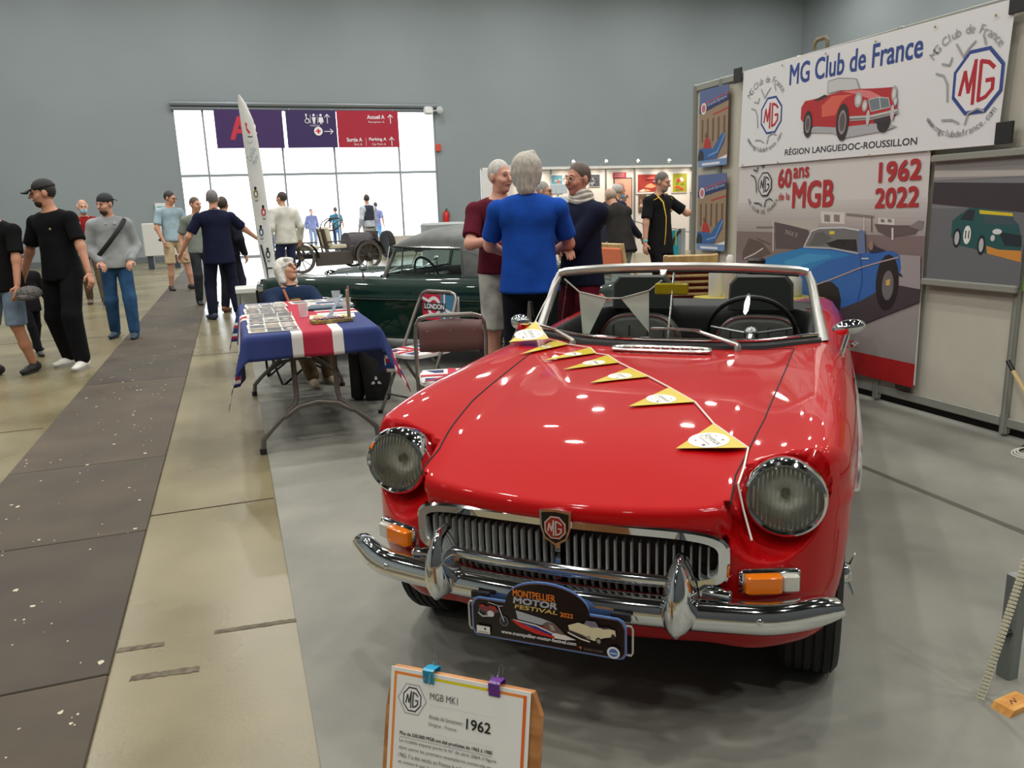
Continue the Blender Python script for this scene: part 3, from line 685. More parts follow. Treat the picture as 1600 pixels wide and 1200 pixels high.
def sheet(X, corners, c, name, label, cat, mt=None, wav=.0, th=.002, nx=24, ny=10, group=None):
    """hanging sheet; corners (Y, Z): top left, top right, bottom right, bottom left"""
    m = M(); P = []
    (a, b), (c1, d), (e, f), (g, h) = corners
    for side in (0, 1):
        P = []
        for i in range(nx+1):
            u = i/nx; row = []
            for j in range(ny+1):
                v = j/ny; y = (a*(1-u)+c1*u)*(1-v)+(g*(1-u)+e*u)*v; z = (b*(1-u)+d*u)*(1-v)+(h*(1-u)+f*u)*v
                row.append((X+side*th+wav*math.sin(u*9+v*2), y, z))
            P.append(row)
        m.grid(P)
    cx, cy, cz = X, (a+c1)/2, min(f, h)
    m.v = [(x-cx, y-cy, z-cz) for x, y, z in m.v]
    o = obj(name, m, mt or mat(c, .5), None, 60, label=label, cat=cat, group=group); o.location = (cx, cy, cz); return o
def attach(pr, o, name='print'):
    pr.v = [(x-o.location.x, y-o.location.y, z-o.location.z) for x, y, z in pr.v]; return obj(name, pr, None, o, None, fix=False)
BL, RD, GY = (44, 70, 140), (176, 32, 48), (150, 152, 152)
def france(pr, cu, cv, r, c=(158, 160, 162)):
    for pts in ([(-.25, .95), (-.02, .62), (.1, .78), (.28, .92)], [(.48, 1.02), (.56, .80)], [(-.62, .56), (-.40, .50), (-.34, .66)], [(-.78, .36), (-.55, .28), (-.42, .05), (-.38, -.35)], [(-.50, -.78), (-.2, -.80), (.0, -.90)], [(.18, -.95), (.25, -.70), (.50, -.62), (.68, -.70)]):
        pr.line([(cu+x*r, cv+y*r) for x, y in pts], .011, c)
# large top banner
BX = PX-.035
ban = sheet(BX, ((5.83, 2.46), (3.40, 2.44), (3.43, 1.68), (5.86, 1.70)), (222, 224, 226), 'club_banner', 'wide white club banner with red roadster picture and blue lettering', 'banner')
pr = WallPrint(BX-.0005, 0)
pr.tx('MG Club de France', (1233, 134), (1440, 90), .145, BL, bold=.006)
pr.tx('RÉGION LANGUEDOC-ROUSSILLON', (1226, 243), (1432, 226), .055, (52, 54, 60), bold=.002)
for (c0, rx, rr) in (((1205, 180), .13, .25), ((1527, 127), .165, .27)):
    cu, cv = pr.q(*c0); pr.mg(cu, cv, rx, rx*1.08, BL, RD, (226, 226, 228)); pr.up(2)
    R_ = rr*1.02; ou = cu-rx*.62; R_ = rr
    pr.arc_text('MG Club de France', ou, cv, R_*1.02, 2.45, .62, .052, (150, 150, 154)); pr.arc_text('www.mgclubdefrance.com', ou, cv, R_*1.10, -2.5, -.62, .040, (130, 130, 134), inside=True)
    france(pr, ou, cv, R_*.9)
# red roadster picture
C1, C2, C3, CR, CT = (178, 40, 46), (214, 96, 78), (120, 26, 32), (190, 192, 194), (48, 44, 46)
pr.pp([(1252, 207), (1300, 208), (1318, 216), (1385, 204), (1402, 197), (1380, 192), (1280, 196)], (170, 172, 176))
pr.pp([(1293, 146), (1294, 127), (1310, 122), (1338, 123), (1343, 139), (1342, 141), (1313, 141)], (196, 200, 200)); pr.ln([(1293, 146), (1294, 127), (1310, 122), (1338, 123), (1343, 139)], .005, (120, 124, 126))
pr.pp([(1251, 186), (1252, 168), (1258, 158), (1268, 156), (1290, 150), (1315, 142), (1340, 139), (1368, 138), (1395, 136), (1401, 142), (1402, 176), (1388, 190), (1330, 197), (1305, 199), (1268, 197), (1262, 200)], C1)
pr.pp([(1284, 165), (1300, 150), (1334, 147), (1322, 152), (1314, 160), (1305, 180), (1284, 183)], C2)
pr.pp([(1315, 143), (1345, 140), (1360, 142), (1378, 151), (1360, 155), (1338, 147)], (214, 120, 122))
pr.pp([(1272, 157), (1288, 148), (1293, 149), (1292, 152), (1278, 158)], (60, 52, 44))
pr.pp([(1357, 156), (1372, 152), (1388, 153), (1391, 166), (1362, 173)], (110, 124, 130)); pr.ln([(1374, 152), (1376, 170)], .008, CR)
pr.ln([(1357, 156), (1372, 152), (1388, 153), (1391, 167), (1361, 174), (1357, 156)], .006, CR)
for (x, y, a, b) in ((1341, 156, .035, .05), (1351, 165, .025, .038), (1397, 146, .022, .05), (1399, 158, .016, .03)):
    u, v = pr.q(x, y); pr.ell(u, v, a, b, (168, 172, 172)); pr.ell(u, v, a*.6, b*.6, (208, 210, 208))
for (x, y, a, b) in ((1262, 194, .048, .095), (1316, 191, .062, .125), (1380, 192, .055, .06)):
    u, v = pr.q(x, y); pr.ell(u, v, a, b, CT)
    if x < 1370: pr.ell(u, v, a*.62, b*.66, (150, 140, 138)); pr.ell(u, v, a*.45, b*.5, (92, 84, 84))
pr.pp([(1327, 182), (1360, 180), (1402, 170), (1403, 177), (1362, 187), (1328, 189)], CR); pr.pp([(1327, 185), (1362, 183), (1402, 174), (1402, 176), (1362, 186), (1328, 188)], (120, 118, 112))
for x, y in ((1356, 184), (1394, 176)): u, v = pr.q(x, y); pr.ell(u, v, .016, .05, CR)
pr.pp([(1364, 187), (1390, 182), (1388, 190), (1366, 192)], (60, 50, 56))
# eyelets
for x, y in ((1290, 84), (1368, 65), (1461, 42), (1222, 102), (1160, 258), (1282, 250), (1358, 243), (1451, 237), (1215, 254), (1556, 24)):
    u, v = pr.q(x, y); pr.ell(u, v, .008, .008, (150, 132, 84), 10)
attach(pr, ban)
for (y, z, s_, lb) in ((3.375, 2.42, 1, 'black tape holding the upper corner of the club banner at the post'), (3.385, 1.74, 1, 'black tape at the lower right corner of the club banner'), (5.90, 2.44, 1, 'black tape at the upper left corner of the club banner')):
    m = M(); m.bbox((0, 0, 0), (.012, .11, .12), b=.004); o = obj('tape', m, mat((26, 26, 28), .5), None, None, label=lb, cat='tape'); o.location = (BX-.008, y, z)
m = M(); A = on_x(1306, 70, PX); hk = [(0, -.08, -.12), (0, -.08, .03), (0, -.05, .06), (0, .06, .06), (0, .09, .03), (0, .09, -.02)]
m.tube([Vector(p)*.8 for p in hk], .017, 8, flat=(.6, (1, 0, 0))); o = obj('panel_clamp', m, noisy((96, 84, 60), (132, 116, 84), 30, .5), None, label='brown metal hook over the top of the panel wall above the banner', cat='hook'); o.location = (PX+.02, 4.98, 2.50)
# birthday poster
QX = PX-.020
pos = sheet(QX, ((5.86, 1.92), (3.90, 1.92), (3.87, .19), (5.90, .15)), (206, 204, 202), 'birthday_poster', 'tall poster with blue roadster by the harbour and red anniversary lettering', 'poster')
pr = WallPrint(QX-.0005, 0)
Y0, Y1 = 5.88, 3.885
def R_(z0, z1, c): pr.rect(-Y0, z0, -Y1, z1, c)
R_(.17, .33, (168, 28, 32)); R_(.33, .80, (150, 144, 142)); 
for k in range(6): R_(.80+k*.03, .83+k*.03, tuple(int(a+(b-a)*k/5) for a, b in zip((132, 126, 126), (126, 112, 110))))
R_(.98, 1.16, (124, 108, 106))
for k in range(8): R_(1.16+k*.03, 1.19+k*.03, tuple(int(a+(b-a)*k/7) for a, b in zip((160, 152, 150), (196, 193, 191))))
RD2 = (172, 42, 46)
pr.pp([(1335, 582), (1340, 470), (1434, 470), (1432, 560)], (92, 82, 82)) if False else None
# quay and boats
pr.pp([(1160, 395), (1170, 372), (1190, 378), (1205, 396), (1185, 404), (1160, 406)], (92, 78, 74)); pr.ln([(1163, 404), (1180, 396), (1192, 388)], .012, (190, 186, 180))
pr.pp([(1210, 347), (1262, 358), (1268, 372), (1258, 390), (1212, 388)], (86, 74, 76)); pr.pp([(1210, 346), (1284, 344), (1275, 362), (1262, 359)], (176, 170, 164))
pr.pp([(1282, 330), (1320, 332), (1320, 350), (1283, 349)], (206, 202, 196)); 
for x in (1288, 1303): pr.pp([(x, 335), (x+9, 336), (x+9, 347), (x, 346)], (126, 122, 120))
pr.pp([(1322, 333), (1366, 337), (1366, 341), (1322, 337)], (126, 120, 116)); pr.ln([(1350, 340), (1350, 366)], .012, (200, 196, 188)); pr.ln([(1362, 340), (1362, 362)], .010, (90, 80, 78))
pr.pp([(1372, 340), (1398, 342), (1398, 352), (1372, 350)], (208, 204, 198)); pr.pp([(1366, 350), (1400, 352), (1440, 352), (1430, 366), (1390, 370), (1372, 362)], (96, 84, 84)); pr.pp([(1436, 344), (1444, 346), (1440, 360), (1420, 354)], (130, 122, 118))
for x in (1376, 1387): pr.pp([(x, 342), (x+6, 343), (x+6, 348), (x, 347)], (120, 120, 118))
pr.ln([(1208, 345), (1208, 392)], .014, (196, 192, 186)); pr.ln([(1182, 355), (1208, 355)], .01, (120, 112, 108)); pr.ln([(1182, 372), (1205, 382)], .006, (80, 72, 70))
pr.tx('PAX II', (1227, 366), (1245, 371), .035, (150, 140, 140), bold=.002)
pr.pp([(1393, 356), (1396, 356), (1396, 375), (1393, 375)], (210, 206, 200))
# lettering
pr.tx('60', (1215, 294), (1235, 293), .14, RD2, bold=.008); pr.tx('ans', (1239, 279), (1263, 277), .075, RD2, bold=.005); pr.tx('de la', (1216, 313), (1233, 312), .055, RD2, bold=.002)
pr.tx('MGB', (1237, 326), (1300, 324), .19, RD2, bold=.012)
pr.tx('1962', (1372, 286), (1437, 281), .125, RD2, bold=.010); pr.tx('2022', (1366, 326), (1433, 324), .125, RD2, bold=.010)
cu, cv = pr.q(1195, 288); pr.mg(cu, cv, .085, .095, (36, 40, 52), (36, 40, 52), (206, 204, 202)); pr.up(2); france(pr, cu-.03, cv+.01, .2, (60, 62, 66)); pr.arc_text('MG CLUB DE FRANCE', cu-.02, cv, .235, -2.6, -.55, .03, (50, 52, 56), inside=True)
# blue roadster
B1, B2, B3, BK = (44, 122, 184), (46, 98, 170), (98, 116, 156), (34, 26, 28)
pr.pp([(1290, 470), (1400, 445), (1436, 500), (1440, 458), (1436, 470), (1420, 480), (1350, 505), (1330, 520), (1332, 470)][:2]+[(1438, 450), (1436, 472), (1334, 512), (1290, 500)], (66, 56, 62))
pr.pp([(1400, 445), (1438, 452), (1438, 400), (1405, 398)], (156, 148, 150))
pr.pp([(1196, 404), (1214, 397), (1240, 392), (1253, 386), (1300, 386), (1340, 392), (1352, 394), (1395, 392), (1406, 400), (1408, 420), (1398, 452), (1392, 420), (1385, 422), (1378, 440), (1372, 455), (1345, 470), (1308, 484), (1308, 460), (1295, 445), (1270, 470), (1196, 470)], B2)
pr.pp([(1196, 404), (1214, 397), (1253, 388), (1300, 392), (1330, 398), (1290, 408), (1262, 424), (1215, 440), (1196, 440)], B1)
pr.pp([(1225, 408), (1262, 396), (1296, 398), (1300, 402), (1260, 412), (1230, 424)], (62, 142, 196))
pr.pp([(1271, 470), (1275, 446), (1286, 440), (1300, 441), (1310, 450), (1314, 468), (1312, 492), (1300, 500), (1272, 500)], BK)
u, v = pr.q(1386, 442); pr.ell(u, v, .10, .19, BK); u, v = pr.q(1387, 446); pr.ell(u, v, .05, .10, (110, 106, 108)); pr.pp([(1384, 438), (1391, 436), (1390, 446), (1384, 446)], (206, 170, 96))
pr.pp([(1256, 385), (1268, 360), (1280, 356), (1318, 355), (1344, 359), (1350, 366), (1352, 396), (1340, 394), (1300, 388)], (112, 112, 112))
pr.pp([(1290, 380), (1310, 374), (1338, 374), (1340, 393), (1300, 388)], (40, 36, 38)); pr.pp([(1268, 376), (1275, 364), (1285, 362), (1300, 372), (1285, 384), (1262, 384)], (92, 92, 92))
pr.ln([(1256, 386), (1268, 361), (1280, 356.5), (1318, 355.5), (1344, 360), (1342, 395)], .012, (196, 198, 200)); pr.ln([(1256, 386), (1300, 388), (1341, 396)], .012, (170, 172, 176))
pr.pp([(1343, 359), (1351, 361), (1352, 396), (1340, 397)], B3); pr.pp([(1296, 361), (1304, 361), (1304, 366), (1296, 366)], (214, 196, 70))
pr.ln([(1310+9*math.cos(t), 384-9*math.sin(t)) for t in [PI*k/10 for k in range(11)]], .008, (24, 24, 26))
pr.pp([(1356, 388), (1362, 380), (1370, 386), (1385, 392), (1360, 396)], (44, 42, 62)); u, v = pr.q(1361, 384); pr.ell(u, v, .02, .03, (150, 120, 100))
pr.ln([(1272, 446), (1300, 436), (1345, 418), (1380, 408), (1404, 402)], .010, (170, 150, 150)); pr.ln([(1346, 404), (1357, 404)], .010, (190, 196, 204)); pr.ln([(1344, 396), (1347, 440), (1340, 470)], .004, (30, 60, 120))
pr.pp([(1402, 425), (1408, 428), (1410, 433), (1405, 431)], (40, 40, 44))
attach(pr, pos)
for (y, z) in ((3.93, .24), (4.45, .22)): pass
m = M(); m.bbox((0, 0, 0), (.010, .13, .05), b=.003); o = obj('tape', m, mat((40, 30, 26), .6), None, None, label='dark tape patch under the lower edge of the anniversary poster', cat='tape'); o.location = (QX+.004, 3.97, .165)
# race posters in rails
RX = PX-.012
def racep(y0, y1, z0, z1, label):
    o = sheet(RX, ((y0, z1), (y1, z1), (y1, z0), (y0, z0)), (120, 122, 126), 'race_poster', label, 'poster', th=.004); return o
rp = racep(3.86, 3.22, .87, 1.62, 'poster of a green racing coupe with orange bumper on a track'); pr = WallPrint(RX-.0005, 0)
pr.rect(-3.86, .87, -3.22, 1.33, (104, 106, 110)); pr.rect(-3.86, 1.50, -3.22, 1.62, (140, 138, 136))
pr.poly([(-3.86, 1.49), (-3.22, 1.46), (-3.22, 1.30), (-3.86, 1.36)], (58, 50, 56)); pr.poly([(-3.86, 1.56), (-3.22, 1.53), (-3.22, 1.50), (-3.86, 1.52)], (176, 172, 168))
G1 = (32, 84, 84)
pr.pp([(1486, 370), (1488, 345), (1500, 335), (1515, 325), (1535, 325), (1575, 332), (1592, 352), (1596, 372), (1594, 408), (1560, 400), (1540, 396), (1520, 388), (1500, 384)], G1)
pr.pp([(1500, 343), (1512, 328), (1524, 328), (1520, 345)], (40, 44, 52)); pr.pp([(1532, 330), (1582, 335), (1588, 352), (1540, 350)], (62, 82, 88)); pr.pp([(1530, 328), (1582, 333), (1583, 338), (1531, 334)], (214, 196, 40))
pr.pp([(1541, 384), (1560, 390), (1596, 392), (1595, 410), (1565, 402), (1542, 396)], (206, 140, 60)); pr.pp([(1560, 362), (1596, 368), (1596, 386), (1570, 384)], (30, 44, 48))
for x, y, a, b in ((1495, 372, .028, .058), (1533, 383, .026, .058)): u, v = pr.q(x, y); pr.ell(u, v, a, b, (30, 30, 32)); pr.ell(u, v, a*.6, b*.7, (180, 184, 186))
u, v = pr.q(1511, 367); pr.ell(u, v, .026, .055, (228, 230, 228)); pr.text('11', u-.014, v-.022, .026, .045, (20, 24, 24), bold=.003); u, v = pr.q(1558, 362); pr.ell(u, v, .03, .016, (214, 218, 220)); u, v = pr.q(1551, 372); pr.ell(u, v, .014, .018, (200, 204, 204))
attach(pr, rp)
rp2 = racep(3.20, 2.5, .87, 1.62, 'poster of a track edge with green grass at the frame edge'); pr = WallPrint(RX-.0005, 0); pr.rect(-3.2, .87, -2.5, 1.0, (96, 150, 40)); pr.rect(-3.2, 1.0, -2.5, 1.12, (84, 120, 60)); pr.rect(-3.2, 1.12, -2.5, 1.3, (60, 84, 76)); attach(pr, rp2)
for z in (.875, 1.63):
    m = M(); m.bbox((0, 0, 0), (.03, .66, .045), b=.012); o = obj('poster_rail', m, POST, None, 40, label='aluminium clamp rail along the %s edge of the racing coupe poster' % ('lower' if z < 1 else 'upper'), cat='rail'); o.location = (PX-.029, 3.545, z)
# two narrow posters at the far end of the wall
for k, (z0, z1, lb) in enumerate(((1.73, 2.40, 'narrow poster of a blue vintage car, the upper of two at the wall end'), (.98, 1.66, 'narrow poster of a blue vintage car, the lower of two at the wall end'))):
    o = sheet(RX-.01, ((6.50, z1), (6.05, z1), (6.05, z0), (6.50, z0)), (150, 128, 104), 'event_poster', lb, 'poster', group='narrow vintage car posters')
    o.location.y += 0; pr = WallPrint(RX-.0105, 0); H_ = z1-z0; Z = lambda t: z0+H_*t
    pr.rect(-6.5, Z(.74), -6.05, Z(1), (88, 104, 148)); pr.poly([(-6.5, Z(.30)), (-6.05, Z(.30)), (-6.05, Z(.80)), (-6.25, Z(.76)), (-6.35, Z(.70)), (-6.5, Z(.72))], (150, 128, 102))
    for j in range(5): pr.rect(-6.46+j*.085, Z(.32), -6.43+j*.085, Z(.62), (104, 84, 64))
    pr.poly([(-6.5, Z(.78)), (-6.05, Z(.88)), (-6.05, Z(.80)), (-6.5, Z(.70))], (36, 52, 100)); pr.line([(-6.5, Z(.80)), (-6.05, Z(.90))], .008, (190, 60, 60)); pr.line([(-6.28, Z(.66)), (-6.05, Z(.71))], .012, (186, 40, 44))
    pr.ell(-6.43, Z(.76), .045, .05, (226, 222, 222)); pr.ell(-6.43, Z(.76), .030, .034, (190, 110, 110)); pr.text('Grande Epreuve', -6.37, Z(.765), .30, .035, (190, 200, 224), ang=.14)
    pr.poly([(-6.5, Z(.08)), (-6.5, Z(.24)), (-6.36, Z(.26)), (-6.28, Z(.22)), (-6.14, Z(.40)), (-6.08, Z(.42)), (-6.10, Z(.30)), (-6.22, Z(.10))], (52, 98, 158)); pr.ell(-6.46, Z(.12), .05, .07, (38, 44, 56)); pr.line([(-6.34, Z(.14)), (-6.2, Z(.18)), (-6.09, Z(.40))], .012, (128, 160, 200))
    pr.poly([(-6.42, Z(.24)), (-6.40, Z(.36)), (-6.36, Z(.38)), (-6.32, Z(.34)), (-6.30, Z(.24))], (178, 48, 44)); pr.ell(-6.385, Z(.41), .018, .022, (120, 84, 64))
    pr.rect(-6.5, Z(0), -6.05, Z(.085), (108, 140, 184)); pr.rect(-6.44, Z(.02), -6.16, Z(.05), (222, 226, 230)); pr.poly([(-6.2, Z(.085)), (-6.05, Z(.085)), (-6.05, Z(.13))], (226, 228, 230))
    attach(pr, o)
# ------------------------------------------------------------ figures: smooth unions of rounded cones, meshed by surface nets
def nrm(v): v = np.array(v, float); return v/(np.linalg.norm(v)+1e-12)
def rcone(P, a, b, r1, r2, flat=None):
    """distance to a rounded cone; flat = (axis, factor) squashes the space along an axis"""
    a = np.array(a, float); b = np.array(b, float)
    if flat is not None:
        ax, k = nrm(flat[0]), flat[1]; m = (a+b)/2
        P = P+((P-m)@ax)[..., None]*ax*(1/k-1); a = a+((a-m)@ax)*ax*(1/k-1); b = b+((b-m)@ax)*ax*(1/k-1)
    ab = b-a; L = ab@ab+1e-12; t = np.clip((P-a)@ab/L, 0, 1); d = np.linalg.norm(P-a-t[..., None]*ab, axis=-1)-(r1+(r2-r1)*t)
    return d*(flat[1] if flat is not None else 1)**.5
def ellip(P, c, r, R=None):
    q = P-np.array(c, float)
    if R is not None: q = q@R
    r = np.array(r, float); k0 = np.linalg.norm(q/r, axis=-1); k1 = np.linalg.norm(q/(r*r), axis=-1)+1e-9; return k0*(k0-1)/k1
def smin_(a, b, k): h = np.clip(.5+.5*(b-a)/k, 0, 1); return b*(1-h)+a*h-k*h*(1-h)
def nets(fn, lo, hi, h):
    """surface nets of the zero level of fn in a box"""
    lo = np.array(lo); n = np.maximum(np.ceil((np.array(hi)-lo)/h).astype(int)+1, 3)
    g = [lo[i]+h*np.arange(n[i]) for i in range(3)]; X = np.stack(np.meshgrid(*g, indexing='ij'), -1); D = fn(X)
    ins = D < 0; c = ins[:-1, :-1, :-1]; s = np.zeros(c.shape, int)
    for dx in (0, 1):
        for dy in (0, 1):
            for dz in (0, 1): s += ins[dx:n[0]-1+dx, dy:n[1]-1+dy, dz:n[2]-1+dz]
    act = (s > 0) & (s < 8); idx = -np.ones(act.shape, int); idx[act] = np.arange(act.sum()); I = np.argwhere(act); acc = np.zeros((len(I), 3)); cnt = np.zeros(len(I))
    cor = [(a, b, d) for a in (0, 1) for b in (0, 1) for d in (0, 1)]
    for p in cor:
        for ax in range(3):
            if p[ax]: continue
            q = list(p); q[ax] = 1; A = D[I[:, 0]+p[0], I[:, 1]+p[1], I[:, 2]+p[2]]; B = D[I[:, 0]+q[0], I[:, 1]+q[1], I[:, 2]+q[2]]
            x = (A < 0) != (B < 0); t = np.where(x, A/(A-B+1e-12), 0); pt = I+np.array(p)+0.; pt[:, ax] += t; acc[x] += pt[x]; cnt[x] += 1
    V = lo+h*acc/cnt[:, None]; F = []
    for ax in range(3):
        u, v = (ax+1) % 3, (ax+2) % 3; sl = [slice(0, n[i]) for i in range(3)]
        a = [slice(None)]*3; b = [slice(None)]*3; a[ax] = slice(0, n[ax]-1); b[ax] = slice(1, n[ax]); cr = ins[tuple(a)] != ins[tuple(b)]
        E = np.argwhere(cr); E = E[(E[:, u] > 0) & (E[:, v] > 0) & (E[:, u] < n[u]-1) & (E[:, v] < n[v]-1)]
        if not len(E): continue
        q = []
        for du, dv in ((-1, -1), (0, -1), (0, 0), (-1, 0)): e = E.copy(); e[:, u] += du; e[:, v] += dv; q.append(idx[e[:, 0], e[:, 1], e[:, 2]])
        q = np.stack(q, -1); fl = ins[E[:, 0], E[:, 1], E[:, 2]]; q[~fl] = q[~fl][:, ::-1]; F.append(q)
    return V, np.concatenate(F)
def blob(name, prims, k, h, mt, parent, cuts=(), fit=True, **kw):
    """prims: ('c', a, b, r1, r2, flat) or ('e', c, r, R); cuts: (point, normal) half spaces removed"""
    lo = np.full(3, 1e9); hi = -lo
    for p in prims:
        if p[0] == 'c':
            for q, r in ((p[1], p[3]), (p[2], p[4])): lo = np.minimum(lo, np.array(q)-r*1.05); hi = np.maximum(hi, np.array(q)+r*1.05)
        else: r = max(p[2]); lo = np.minimum(lo, np.array(p[1])-r); hi = np.maximum(hi, np.array(p[1])+r)
    def fn(X):
        d = None
        for p in prims:
            e = rcone(X, p[1], p[2], p[3], p[4], p[5] if len(p) > 5 else None) if p[0] == 'c' else ellip(X, p[1], p[2], p[3] if len(p) > 3 else None)
            d = e if d is None else smin_(d, e, k)
        for c in cuts: d = np.maximum(d, (X-np.array(c[0]))@nrm(c[1]))
        return d
    V, F = nets(fn, lo-2.5*h, hi+2.5*h, h); return V, F
def vf_obj(name, parts, mt, parent, **kw):
    me = bpy.data.meshes.new(name); v = []; f = []; o = 0
    for V, F in parts: v += V.tolist(); f += (F+o).tolist(); o += len(V)
    me.from_pydata(v, [], f); me.materials.append(mt); me.polygons.foreach_set('use_smooth', [True]*len(me.polygons))
    ob = bpy.data.objects.new(name, me); COL.objects.link(ob); ob.parent = parent; return tag(ob, **kw)
def ik(a, c, l1, l2, hint):
    a = np.array(a, float); c = np.array(c, float); d = c-a; L = np.linalg.norm(d)
    if L > (l1+l2)*.999: c = a+d*(l1+l2)*.999/L; d = c-a; L = np.linalg.norm(d)
    x = (l1*l1-l2*l2+L*L)/(2*L); hgt = math.sqrt(max(0, l1*l1-x*x)); e = d/L; hv = np.array(hint, float); hv = hv-(hv@e)*e
    return a+e*x+nrm(hv)*hgt, c
def rotm(yaw, pitch, roll=0.):
    cy, sy, cp, sp, cr, sr = math.cos(yaw), math.sin(yaw), math.cos(pitch), math.sin(pitch), math.cos(roll), math.sin(roll)
    return np.array([[cy, -sy, 0], [sy, cy, 0], [0, 0, 1]])@np.array([[1, 0, 0], [0, cp, -sp], [0, sp, cp]])@np.array([[cr, 0, sr], [0, 1, 0], [-sr, 0, cr]])
SKIN = (196, 146, 120)
def person(label, loc, rot, H=1.78, h=.016, skin=SKIN, hair=(90, 74, 60), hairstyle='short', top=None, bottom=None, shoe=(40, 40, 42), build=1., lean=0., side=0., head=(0., 0.),
           hands=None, hint=None, feet=None, foot_yaw=(.15, -.15), hip=None, knees=None, grip=.6, group=None, extras=None, cap=None, glasses=False, belly=0., toe_lift=(0, 0), beard=None, mask=None):
    """facing -y at rot 0; L is +x. hands, feet: targets in the figure's frame, in units of a 1.78 m person"""
    s = H/1.78; root = thing('person', label, 'person', (loc[0], loc[1], 0), rot, group)
    hipz = .93 if hip is None else hip[2]; hp = np.array([0, 0, hipz]) if hip is None else np.array(hip, float)
    feet = feet or [(.10, 0, 0), (-.10, 0, 0)]; RT = rotm(0, lean, side)
    T = lambda x, y, z: hp+RT@np.array([x, y, z])     # torso frame, origin at the hips
    b = build; sk = mat(skin, .55)
    neck0, neck1 = T(0, .015, .50), T(0, -.005, .605); shd = [T(.180*b, .01, .452), T(-.180*b, .01, .452)]
    HR = RT@rotm(head[0], head[1]); hc = neck1+HR@np.array([0, -.015, .095])
    arms = []; legs = []
    for i, sg in enumerate((1, -1)):
        hd = (hands or [None, None])[i]; hd = T(sg*.27*b, -.03, -.05) if hd is None else np.array(hd, float)
        hn = (hint or [None, None])[i]; hn = (sg*.35, .8, -.25) if hn is None else hn
        e, w_ = ik(shd[i], hd, .285, .255, hn); arms.append((shd[i], e, w_))
        f = np.array(feet[i], float)+np.array([0, 0, .085]); hj = hp+np.array([sg*.088*b, 0, -.02]); kn = (knees or [None, None])[i]
        kh = (sg*.1, -1, .0) if kn is None else kn; k_, a_ = ik(hj, f, .43, .415, kh); legs.append((hj, k_, a_))
    FX = RT@np.array([0, 1., 0])   # front-back axis
    tor = [('c', T(0, 0, .02), T(0, .005, .22), .135*b, .128*b, (FX, .70)), ('c', T(0, .005, .22), T(0, .01, .39), .135*b, .155*b, (FX, .66)), ('c', T(.10*b, .012, .425), T(-.10*b, .012, .425), .085, .085), ('c', neck0, shd[0], .062, .048), ('c', neck0, shd[1], .062, .048)]
    if belly: tor.append(('e', T(0, -.05-belly*.3, .12), (.13*b, .10+belly*.5, .15)))
    # body (skin)
    pr = list(tor)+[('c', neck0, neck1+(hc-neck1)*.3, .062, .054)]
    for a, e, w_ in arms: pr += [('c', a, e, .050, .040), ('c', e, w_, .041, .027)]
    for a, k_, c_ in legs: pr += [('c', a, k_, .080*b, .055), ('c', k_, k_*.5+c_*.5, .054, .050), ('c', k_*.5+c_*.5, c_, .050, .036)]
    parts = [blob('b', pr, .03, h, None, None)]
    # head
    q = lambda x, y, z: hc+HR@np.array([x, y, z])
    hh = min(h*.55, .009)
    hd = [('e', q(0, .018, .025), (.074, .092, .096), HR), ('e', q(0, -.028, -.03), (.060, .062, .088), HR), ('e', q(0, -.045, -.092), (.034, .036, .026), HR), ('c', q(0, -.092, .012), q(0, -.112, -.024), .009, .013), ('c', q(.03, -.078, .028), q(-.03, -.078, .028), .014, .014),
          ('c', q(.035, -.068, -.03), q(.045, -.045, -.02), .02, .02), ('c', q(-.035, -.068, -.03), q(-.045, -.045, -.02), .02, .02), ('e', q(.078, .012, -.008), (.010, .020, .032), HR), ('e', q(-.078, .012, -.008), (.010, .020, .032), HR), ('c', q(0, .01, -.05), neck1*.6+hc*.4-np.array([0, 0, .04]), .05, .054)]
    parts.append(blob('h', hd, .014, hh, None, None))
    # hands
    for i, (a, e, w_) in enumerate(arms):
        sg = 1 if i == 0 else -1; d = nrm(w_-e); side_ = np.cross(d, [0, 0, 1.]) if abs(d[2]) < .8 else np.array([0, -1., 0]); side_ = nrm(side_-(side_@d)*d)
        if abs(d[2]) >= .8: palmn = nrm(np.cross(d, side_))*1.; palmn = palmn if palmn[0]*sg < 0 else -palmn
        else: palmn = np.array([0, 0, -1.]); palmn = nrm(palmn-(palmn@d)*d); side_ = nrm(np.cross(d, palmn))*sg
        g = grip if not isinstance(grip, (list, tuple)) else grip[i]
        hp_ = [('c', w_, w_+d*.03, .026, .028, (palmn, .7)), ('c', w_+d*.035, w_+d*.078, .034, .038, (palmn, .42))]
        for j in range(4):
            o = w_+d*.085+side_*(.027-.018*j); Lf = (.072, .080, .075, .060)[j]; c1 = nrm(d*math.cos(g*.7)+palmn*math.sin(g*.7)); c2 = nrm(d*math.cos(g*1.6)+palmn*math.sin(g*1.6)); m1 = o+c1*Lf*.5; m2 = m1+c2*Lf*.5
            hp_ += [('c', o-d*.02, m1, .0095, .0088), ('c', m1, m2, .0088, .0075)]
        t0 = w_+d*.025+side_*.022; t1 = t0+nrm(side_*.8+d*.7+palmn*.3)*.045; t2 = t1+nrm(side_*.1+d*.9+palmn*.5)*.032; hp_ += [('c', t0, t1, .013, .011), ('c', t1, t2, .011, .009)]
        parts.append(blob('hand', hp_, .004, .0075 if h < .02 else .011, None, None))
    vf_obj('body', parts, sk, root)
    root.scale = (s, s, s)
    # face parts
    m = M()
    for sg in (1, -1): m.ball(q(sg*.028, -.083, .010), (.011, .006, .006), None, 8, Matrix(HR.tolist()))
    obj('eyes', m, mat((52, 40, 34), .3), root)
    m = M(); m.tube([q(-.024, -.087, -.056), q(0, -.093, -.053), q(.024, -.087, -.056)], [.003, .0055, .003], 6); obj('mouth', m, mat(tuple(int(c*.72) for c in skin), .5), root)
    m = M()
